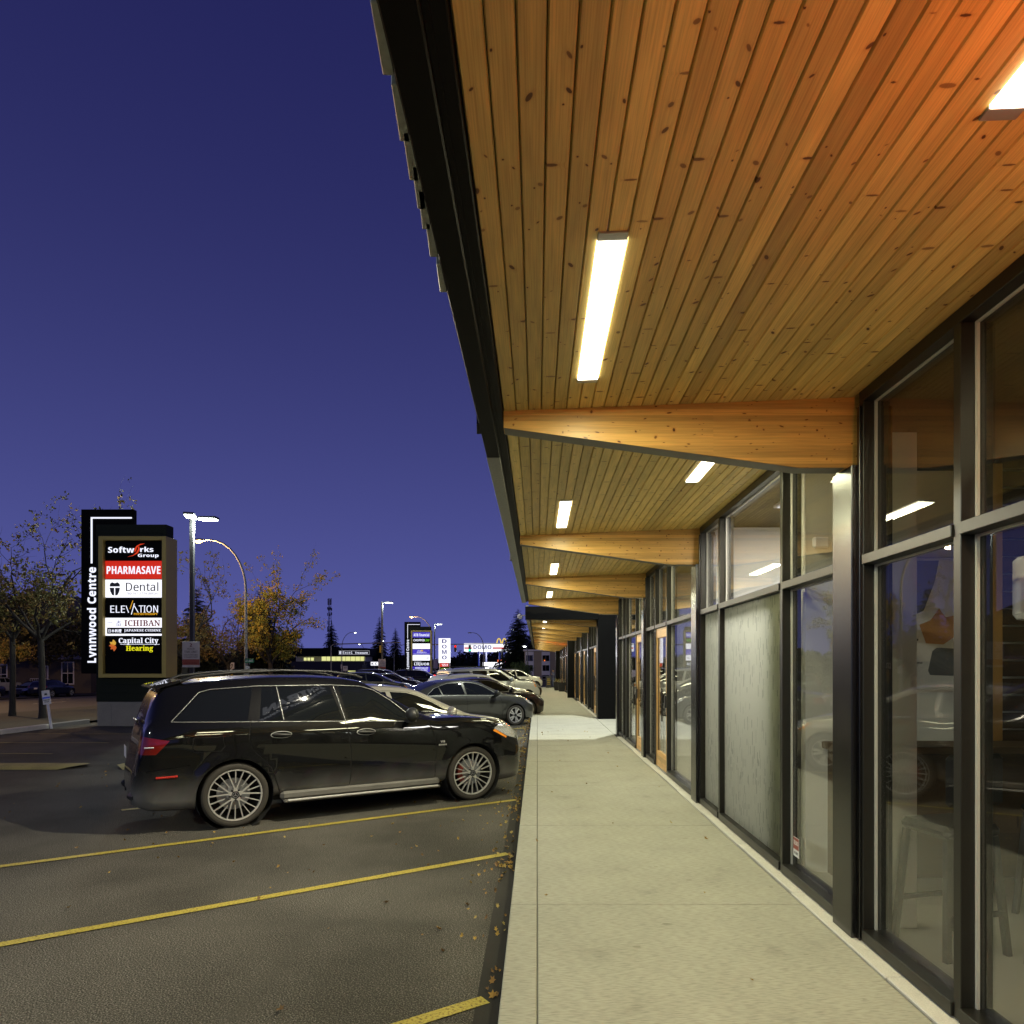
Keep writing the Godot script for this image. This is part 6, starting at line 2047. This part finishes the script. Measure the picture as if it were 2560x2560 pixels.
func scatter(parent: Node, called: String, list: Array, mesh: Mesh, m: String) -> MultiMeshInstance3D:
	var mm := MultiMesh.new()
	mm.transform_format = MultiMesh.TRANSFORM_3D
	mm.use_colors = true
	mm.mesh = mesh
	mm.instance_count = list.size()
	for k in list.size():
		mm.set_instance_transform(k, list[k][0])
		mm.set_instance_color(k, list[k][1])
	var o := MultiMeshInstance3D.new()
	o.multimesh = mm
	o.material_override = M[m]
	add_named(o, called, parent)
	setting(o, "stuff")
	return o

func tuft(size: float) -> ArrayMesh:          # a few leaves on a twig
	var mb := MB.new()
	var r := RandomNumberGenerator.new()
	r.seed = 2
	for k in 5:
		var b := Basis.from_euler(Vector3(r.randf() * TAU, r.randf() * TAU, r.randf() * TAU))
		var c := Vector3(r.randf_range(-1, 1), r.randf_range(-1, 1), r.randf_range(-1, 1)) * size
		var s := size * r.randf_range(0.4, 0.7)
		mb.tri(c + b * Vector3(0, 0, -s), c + b * Vector3(s * 0.55, s * 0.2, 0), c + b * Vector3(0, 0, s))
		mb.tri(c + b * Vector3(0, 0, -s), c + b * Vector3(0, 0, s), c + b * Vector3(-s * 0.55, s * 0.2, 0))
	return mb.mesh()

func grow(mb: MB, tips: Array, r: RandomNumberGenerator, p: Vector3, dir: Vector3, length: float, rad: float, depth: int, droop: float) -> void:
	var pts := PackedVector3Array([p])
	var rads := PackedFloat32Array([rad])
	var q := p
	var d := dir
	var n := 4
	for i in n:
		d = (d + Vector3(r.randfn(0, 0.16), r.randfn(0.03, 0.10) - droop, r.randfn(0, 0.16))).normalized()
		q += d * length / n
		pts.append(q); rads.append(lerpf(rad, rad * 0.45, float(i + 1) / n))
		if depth <= 1:
			tips.append(q)
	mb.path(pts, rads, 5 if depth < 3 else 8, false)
	if depth == 0: return
	var kids := 3 if depth > 1 else 3
	for k in kids:
		var t := r.randf_range(0.35, 1.0) if k > 0 else 1.0
		var i := clampi(int(t * n), 1, n)
		var axis := d.cross(Vector3(r.randfn(0, 1), r.randfn(0, 1), r.randfn(0, 1))).normalized()
		var nd := d.rotated(axis, r.randf_range(0.35, 0.85))
		grow(mb, tips, r, pts[i], nd, length * r.randf_range(0.55, 0.8), rads[i] * 0.72, depth - 1, droop)

func broad_tree(label: String, x: float, d: float, h: float, spread: float, trunk: float, clear: float, leaves: int, cols: Array, sd: int, bare := 0.0, leaf := 0.11, category := "tree", group := "", lean := 0.0) -> void:
	var o := thing("autumn_tree", label, category, P(x, gy(x, d) - 0.05, d), 0.0, group)
	var r := RandomNumberGenerator.new()
	r.seed = sd
	var mb := MB.new()
	var tips := []
	var top := Vector3(lean * clear, clear, 0)
	mb.path(PackedVector3Array([Vector3(0, 0, 0), Vector3(lean * clear * 0.15, clear * 0.1, 0), Vector3(lean * clear * 0.55 + 0.03, clear * 0.6, 0.02), top]), PackedFloat32Array([trunk * 1.5, trunk * 1.05, trunk * 0.9, trunk * 0.85]), 10)
	var limbs := 6
	for k in limbs:
		var a := TAU * (k + r.randf() * 0.5) / limbs
		var up := r.randf_range(1.1, 2.4) if k > 0 else 5.0
		var dir := Vector3(cos(a), up * h / spread * 0.32, sin(a)).normalized()
		var l := (h - clear) * (0.36 if k > 0 else 0.46) if dir.y > 0.75 else spread * 0.27
		grow(mb, tips, r, top + Vector3(0, -clear * 0.12 * r.randf(), 0), dir, l, trunk * 0.55, 3, 0.0)
	piece("trunk", mb, M["bark"], o)
	var list := []
	var ymax := 0.0
	for t in tips: ymax = maxf(ymax, t.y)
	while list.size() < leaves:
		var t: Vector3 = tips[r.randi() % tips.size()]
		if r.randf() < bare * pow(t.y / ymax, 2.0) * 1.3: 
			if r.randf() < 0.85: continue
		var p := t + Vector3(r.randfn(0, 0.22), r.randfn(0, 0.2), r.randfn(0, 0.22))
		var b := Basis.from_euler(Vector3(r.randf() * TAU, r.randf() * TAU, r.randf() * TAU)).scaled(Vector3.ONE * r.randf_range(0.7, 1.3))
		var c: Color = cols[r.randi() % cols.size()]
		c = c * r.randf_range(0.75, 1.2)
		list.append([Transform3D(b, p), c])
	scatter(o, "crown", list, tuft(leaf), "leaf")

func frond() -> ArrayMesh:
	var mb := MB.new()
	for k in 9:
		var t := k / 8.0
		var w := 0.46 * (1.0 - t * 0.7) * (0.7 if k % 2 else 1.0)
		var p := Vector3(t, -0.10 * t * t, 0)
		for g in [-1.0, 1.0]:
			mb.tri(p, p + Vector3(0.16, -0.05 - 0.04 * (k % 3), g * w), p + Vector3(0.10, 0.03, g * 0.03))
	mb.tri(Vector3(0, 0.02, 0), Vector3(0, -0.03, 0), Vector3(1.05, -0.11, 0))
	return mb.mesh()

func conifer(label: String, x: float, d: float, h: float, w: float, sd: int) -> void:
	var o := thing("spruce_tree", label, "spruce", P(x, gy(x, d) - 0.05, d))
	var r := RandomNumberGenerator.new()
	r.seed = sd
	var mb := MB.new()
	mb.tube(Vector3.ZERO, Vector3(0, h * 0.97, 0), 0.02 * h, 0.02, 8)
	piece("trunk", mb, M["bark"], o)
	var list := []
	var y := h * 0.05
	while y < h * 0.985:
		var f := 1.0 - y / h
		var reach := w * 0.5 * pow(f, 0.85) * r.randf_range(0.72, 1.08) + 0.12
		var n := 6 + int(9 * f)
		for k in n:
			var a := TAU * (k + r.randf() * 0.8) / n
			var l := reach * r.randf_range(0.75, 1.1)
			var b := Basis(Vector3.UP, a) * Basis(Vector3.BACK, r.randf_range(-0.5, 0.05) + (0.45 * (1.0 - f) - 0.15)) * Basis.from_scale(Vector3(l, l, l * 1.1))
			var g := r.randf_range(0.7, 1.25)
			list.append([Transform3D(b, Vector3(0, y + r.randf() * 0.2, 0)), Color(0.018, 0.028, 0.018) * g])
		y += h * 0.015 + 0.04 * f
	scatter(o, "crown", list, frond(), "needle")

func clump_mass(o: Node, called: String, list_spec: Array, leaf: float, sd: int) -> MultiMeshInstance3D:
	var r := RandomNumberGenerator.new()
	r.seed = sd
	var list := []
	for q in list_spec:     # [centre, radii, count, colour]
		for k in q[2]:
			var u := Vector3(r.randfn(0, 1), r.randfn(0, 1), r.randfn(0, 1)).normalized() * pow(r.randf(), 0.4)
			var p: Vector3 = q[0] + u * q[1]
			var b := Basis.from_euler(Vector3(r.randf() * TAU, r.randf() * TAU, r.randf() * TAU)).scaled(Vector3.ONE * r.randf_range(0.7, 1.4))
			var c: Color = q[3]
			list.append([Transform3D(b, p), c * r.randf_range(0.7, 1.25)])
	return scatter(o, called, list, tuft(leaf), "leaf")

func plants() -> void:
	var yel := [Color(0.36, 0.29, 0.04), Color(0.27, 0.26, 0.04), Color(0.42, 0.28, 0.04), Color(0.19, 0.20, 0.04)]
	var oli := [Color(0.12, 0.11, 0.025), Color(0.17, 0.13, 0.03), Color(0.09, 0.085, 0.02), Color(0.2, 0.12, 0.03)]
	var rust := [Color(0.15, 0.10, 0.03), Color(0.19, 0.11, 0.03), Color(0.12, 0.09, 0.025), Color(0.17, 0.13, 0.03)]
	broad_tree("sparse olive leaved tree with a grey trunk, left of the nearest pylon sign", -18.3, 26.5, 9.6, 6.0, 0.115, 3.3, 800, oli, 5, 0.5, 0.12, "tree", "", -0.03)
	broad_tree("thin sparse tree at the left edge, behind the leaning white sign", -44.6, 58.0, 9.5, 6.0, 0.13, 3.0, 1200, oli, 9, 0.4, 0.16)
	broad_tree("sparse tree cut off by the left edge of the picture", -20.9, 28.5, 9.0, 5.2, 0.11, 3.4, 600, oli, 14, 0.5, 0.12)
	broad_tree("rust leaved tree with a leaning trunk right behind the nearest pylon sign", -18.9, 38.0, 9.0, 6.0, 0.17, 2.4, 1500, rust, 21, 0.6, 0.12, "tree", "", 0.10)
	broad_tree("half bare rust tree behind the curved orange street lamp", -24.6, 57.0, 9.8, 6.0, 0.16, 2.6, 500, rust, 33, 0.9, 0.13)
	broad_tree("bright yellow tree with bare twigs at its top, right of the orange lamp", -20.5, 55.0, 11.4, 5.0, 0.20, 2.6, 3200, yel, 44, 0.8, 0.15)
	broad_tree("small round green tree lit beside the far apartment block", -1.6, 85.0, 3.3, 2.6, 0.06, 0.6, 1700, [Color(0.13, 0.20, 0.05), Color(0.18, 0.24, 0.07), Color(0.09, 0.14, 0.03)], 51, 0.0, 0.12)
	var con := [["spruce in front of the telecom tower", -54.5, 190.0, 14.6, 8.4, 1], ["short spruce left of the telecom tower tree", -62.5, 190.0, 9.2, 4.6, 2], ["spruce right of the lit office building", -43.0, 195.0, 16.6, 7.6, 3], ["smaller spruce beside the second pylon sign", -37.6, 190.0, 13.0, 6.0, 4], ["tall dark spruce above the end of the walkway", -3.4, 128.0, 12.6, 9.5, 5], ["broad dark spruce behind the green round tree", -0.6, 140.0, 9.6, 9.0, 16], ["dark spruce behind the rust trees", -29.5, 62.0, 9.4, 6.2, 6], ["dark spruce left of the bright yellow tree", -24.0, 63.0, 9.2, 5.4, 7], ["pointed dark spruce between the orange lamp and the yellow tree", -28.0, 72.0, 10.4, 6.0, 8]]
	for q in con: conifer(q[0], q[1], q[2], q[3], q[4], q[5])
	# the dark mass of trees along the horizon
	var spec := []
	var r := RandomNumberGenerator.new()
	r.seed = 88
	for k in 46:
		var px := -0.80 + 0.86 * k / 45.0
		var d := r.randf_range(205.0, 250.0)
		var hgt := r.randf_range(3.2, 5.6) + (2.5 if k < 16 else 0.0)
		var x := px * d
		spec.append([Vector3(x, gy(x, d) + hgt * 0.62, -d), Vector3(6.5, hgt * 0.75, 4.0), 520, Color(0.016, 0.018, 0.011)])
	tag(setting(clump_mass(self, "distant_treeline", spec, 0.9, 3), "stuff") as Node3D, "dark unbroken line of trees and bushes along the horizon", "trees")
	spec = []
	for k in 26:
		var x := -33.0 - 1.5 * k + r.randf() * 2.0
		var d := 84.0 + r.randf() * 5.0
		if x < -50.0 and x > -58.0: continue
		var hgt := r.randf_range(2.4, 4.6)
		spec.append([Vector3(x, gy(x, d) + hgt * 0.6, -d), Vector3(2.2, hgt * 0.8, 1.8), 420, Color(0.020, 0.020, 0.012)])
	for k in 6:
		var x := -47.5 - k * 2.3
		spec.append([Vector3(x, gy(x, 76) + 5.2 + r.randf() * 1.4, -76.0 + r.randf()), Vector3(2.0, 2.6, 1.4), 260, Color(0.020, 0.020, 0.012)])
	tag(setting(clump_mass(self, "dark_shrubbery", spec, 0.35, 4), "stuff") as Node3D, "dark bushes and low trees across the road by the house", "bushes")
	# bare shrub behind the street name pole
	var o := thing("bare_shrub", "bare rounded twiggy shrub behind the street name sign", "shrub", P(-19.4, gy(-19.4, 50), 50.0))
	var mb := MB.new()
	var tips := []
	for k in 12:
		var a := TAU * k / 12.0
		grow(mb, tips, r, Vector3.ZERO, Vector3(cos(a) * 0.7, 1.0, sin(a) * 0.7).normalized(), 1.0, 0.02, 2, 0.0)
	piece("twigs", mb, M["bark"], o)

# ---------- the person at the end of the walkway ----------

func field(p: Vector3, bones: Array) -> float:
	var v := 1e9
	for b in bones:
		var pa: Vector3 = p - b[0]
		var ba: Vector3 = b[1] - b[0]
		var t := clampf(pa.dot(ba) / maxf(ba.length_squared(), 1e-6), 0, 1)
		var e := (pa - ba * t).length() - lerpf(b[2], b[3], t)
		var k := 0.035
		var h := clampf(0.5 + 0.5 * (v - e) / k, 0, 1)
		v = lerpf(v, e, h) - k * h * (1.0 - h) if v < 1e8 else e
	return v

func nets(mb: MB, bones: Array, lo: Vector3, hi: Vector3, cell: float, paint: Callable) -> void:
	var n := Vector3i(((hi - lo) / cell).ceil())
	var val := PackedFloat32Array()
	val.resize((n.x + 1) * (n.y + 1) * (n.z + 1))
	var ix := func(x: int, y: int, z: int) -> int: return (z * (n.y + 1) + y) * (n.x + 1) + x
	for z in n.z + 1:
		for y in n.y + 1:
			for x in n.x + 1:
				val[ix.call(x, y, z)] = field(lo + Vector3(x, y, z) * cell, bones)
	var vert := {}
	var corner := [Vector3i(0, 0, 0), Vector3i(1, 0, 0), Vector3i(0, 1, 0), Vector3i(1, 1, 0), Vector3i(0, 0, 1), Vector3i(1, 0, 1), Vector3i(0, 1, 1), Vector3i(1, 1, 1)]
	var edges := [[0, 1], [2, 3], [4, 5], [6, 7], [0, 2], [1, 3], [4, 6], [5, 7], [0, 4], [1, 5], [2, 6], [3, 7]]
	for z in n.z:
		for y in n.y:
			for x in n.x:
				var s := []
				var neg := 0
				for c in corner:
					var q: float = val[ix.call(x + c.x, y + c.y, z + c.z)]
					s.append(q)
					if q < 0: neg += 1
				if neg == 0 or neg == 8: continue
				var acc := Vector3.ZERO
				var cnt := 0
				for e in edges:
					if (s[e[0]] < 0) != (s[e[1]] < 0):
						var t: float = s[e[0]] / (s[e[0]] - s[e[1]])
						acc += Vector3(corner[e[0]]).lerp(Vector3(corner[e[1]]), t); cnt += 1
				var p := lo + (Vector3(x, y, z) + acc / cnt) * cell
				var h := 0.008
				var g := Vector3(field(p + Vector3(h, 0, 0), bones) - field(p - Vector3(h, 0, 0), bones), field(p + Vector3(0, h, 0), bones) - field(p - Vector3(0, h, 0), bones), field(p + Vector3(0, 0, h), bones) - field(p - Vector3(0, 0, h), bones)).normalized()
				vert[Vector3i(x, y, z)] = [p, g]
	for c in vert:
		for a in 3:
			var u := Vector3i.ZERO
			var v := Vector3i.ZERO
			var w := Vector3i.ZERO
			w[a] = 1; u[(a + 1) % 3] = 1; v[(a + 2) % 3] = 1
			var s0: float = val[ix.call(c.x, c.y, c.z)]
			var c2: Vector3i = c + w
			var s1: float = val[ix.call(c2.x, c2.y, c2.z)]
			if (s0 < 0) == (s1 < 0): continue
			if not (vert.has(c - u) and vert.has(c - v) and vert.has(c - u - v)): continue
			var q := [vert[c], vert[c - u], vert[c - u - v], vert[c - v]]
			for t in [[0, 1, 2], [0, 2, 3]]:
				var i: Array = q[t[0]]
				var j: Array = q[t[1]]
				var k: Array = q[t[2]]
				if (j[0] - i[0]).cross(k[0] - i[0]).dot(i[1] + j[1] + k[1]) < 0:
					var sw := j; j = k; k = sw
				mb.tint = paint.call((i[0] + j[0] + k[0]) / 3.0)
				mb.tris(i[0], j[0], k[0], i[1], j[1], k[1])

func person() -> void:
	var o := thing("person", "person in a dark jacket and blue jeans standing at the far end, holding a phone", "person", P(1.60, gy(0, 70) + 0.15, 70.0), 0.4)
	# faces local -x; left and right along z
	var b := []
	for g in [-1.0, 1.0]:
		b.append([Vector3(0.0, 0.90, g * 0.09), Vector3(0.0, 0.50, g * 0.11), 0.095, 0.062])
		b.append([Vector3(0.0, 0.50, g * 0.11), Vector3(0.02, 0.08, g * 0.12), 0.062, 0.042])
		b.append([Vector3(0.04, 0.05, g * 0.12), Vector3(-0.15, 0.035, g * 0.14), 0.045, 0.034])
		b.append([Vector3(0.0, 1.41, g * 0.19), Vector3(0.03, 1.13, g * 0.23), 0.062, 0.05])
		b.append([Vector3(0.03, 1.13, g * 0.23), Vector3(-0.22, 1.25, g * 0.08), 0.05, 0.034])
		b.append([Vector3(-0.22, 1.25, g * 0.08), Vector3(-0.28, 1.28, g * 0.06), 0.034, 0.036])
	b.append([Vector3(0, 0.95, -0.05), Vector3(0, 0.95, 0.05), 0.135, 0.135])
	b.append([Vector3(0, 1.0, 0), Vector3(0.01, 1.32, 0), 0.145, 0.165])
	b.append([Vector3(0.01, 1.38, -0.13), Vector3(0.01, 1.38, 0.13), 0.085, 0.085])
	b.append([Vector3(0.0, 1.42, 0), Vector3(-0.03, 1.55, 0), 0.058, 0.055])
	b.append([Vector3(-0.03, 1.60, 0), Vector3(-0.03, 1.68, 0), 0.082, 0.096])
	b.append([Vector3(-0.125, 1.62, 0), Vector3(-0.13, 1.60, 0), 0.018, 0.02])
	for g in [-1.0, 1.0]:
		b.append([Vector3(-0.02, 1.64, g * 0.095), Vector3(-0.02, 1.61, g * 0.095), 0.018, 0.014])
	var mb := MB.new()
	mb.tinted = true
	nets(mb, b, Vector3(-0.42, -0.03, -0.36), Vector3(0.24, 1.82, 0.36), 0.03, func(p: Vector3) -> Color:
		if p.y < 0.09: return Color(0.02, 0.02, 0.02)
		if p.y < 0.93: return Color(0.10, 0.13, 0.22)
		if p.y < 1.49 and p.x > -0.235: return Color(0.06, 0.065, 0.12)
		return Color(0.32, 0.19, 0.13))
	for g in [-1.0, 1.0]:                     # five fingers each, closed on the phone
		for k in 4:
			var y := 1.255 + k * 0.021
			mb.path(PackedVector3Array([Vector3(-0.29, y, g * 0.075), Vector3(-0.325, y, g * 0.06), Vector3(-0.335, y, g * (0.035 + 0.004 * (k % 2)))]), PackedFloat32Array([0.010, 0.009, 0.007]), 6)
		mb.path(PackedVector3Array([Vector3(-0.27, 1.30, g * 0.055), Vector3(-0.295, 1.335, g * 0.04), Vector3(-0.305, 1.345, g * 0.022)]), PackedFloat32Array([0.011, 0.010, 0.008]), 6)
	var body := piece("body", mb, M["skin"], o)
	mb = MB.new()
	mb.ball(Transform3D(Basis.from_scale(Vector3(0.105, 0.085, 0.103)), Vector3(-0.012, 1.715, 0)), 14, 8)
	piece("hair", mb, M["print dark"], o)
	mb = MB.new()
	for g in [-1.0, 1.0]:
		mb.ball(Transform3D(Basis.from_scale(Vector3(0.008, 0.008, 0.014)), Vector3(-0.118, 1.645, g * 0.034)), 8, 5)
	mb.ball(Transform3D(Basis.from_scale(Vector3(0.008, 0.006, 0.024)), Vector3(-0.113, 1.575, 0)), 8, 5)
	piece("face", mb, M["print maroon"], o)
	var ph := thing("phone", "phone held by the person at the far end", "phone", Vector3.ZERO)
	ph.transform = o.transform
	mb = MB.new()
	mb.box(Vector3(-0.325, 1.25, -0.035), Vector3(-0.315, 1.39, 0.035), 0.003)
	piece("case", mb, M["black plastic"], ph)

func _ready() -> void:
	# camera: level, lens shifted up and a little to the left as an architect's camera is
	var cam := Camera3D.new()
	cam.name = "camera"
	add_child(cam)
	cam.position = Vector3(0, 1.94, 0)
	cam.near = 0.1
	cam.far = 3000
	cam.projection = Camera3D.PROJECTION_FRUSTUM
	cam.size = 0.1 * 1.43097
	cam.frustum_offset = Vector2(-0.0352, 0.2141) * 0.1
	cam.current = true
	# dusk sky
	var env := Environment.new()
	env.background_mode = Environment.BG_SKY
	env.tonemap_mode = Environment.TONE_MAPPER_LINEAR
	env.tonemap_exposure = 1.0
	env.sdfgi_enabled = true
	env.ssao_enabled = true
	env.ssil_enabled = true
	var sky := Sky.new()
	var sm := ProceduralSkyMaterial.new()
	sm.sky_top_color = Color(0.118, 0.122, 0.325)
	sm.sky_horizon_color = Color(0.355, 0.375, 0.655)
	sm.sky_curve = 0.22
	sm.ground_bottom_color = Color(0.06, 0.06, 0.09)
	sm.ground_horizon_color = Color(0.20, 0.19, 0.29)
	sm.sky_energy_multiplier = 1.0
	sky.sky_material = sm
	env.sky = sky
	var we := WorldEnvironment.new()
	we.name = "world_environment"
	we.environment = env
	add_child(we)
	# the sun is down: only a trace of skylight from the west
	var sun := DirectionalLight3D.new()
	sun.name = "after_glow"
	sun.light_energy = 0.01
	sun.light_angular_distance = 40
	sun.light_color = Color(0.75, 0.75, 1.0)
	sun.sky_mode = DirectionalLight3D.SKY_MODE_LIGHT_ONLY
	sun.shadow_enabled = true
	sun.rotation_degrees = Vector3(-40, -120, 0)
	add_child(sun)

	materials()
	var sk := mat("skin", Color(1, 1, 1), 0.7)
	sk.vertex_color_use_as_albedo = true
	ground()
	near_shop()
	far_shop()
	wall_lamp("white lamp on a tall mast in the gap between the two shop blocks", P(3.2, 9.0, 21.0), P(1.4, 0, 21.0), Color(0.98, 1.0, 0.95), 130.0)
	lit_sign_box("red lit sign box over the shopfront beside the camera", P(1.97, 2.96, 1.45), 1.0)
	lit_sign_box("red lit sign box over the far shopfront, reddening a beam", P(1.98, 3.08, 45.6), 1.0)
	restaurant()
	signs()
	parked_cars()
	street_furniture()
	far_things()
	plants()
	person()
	fallen_leaves()
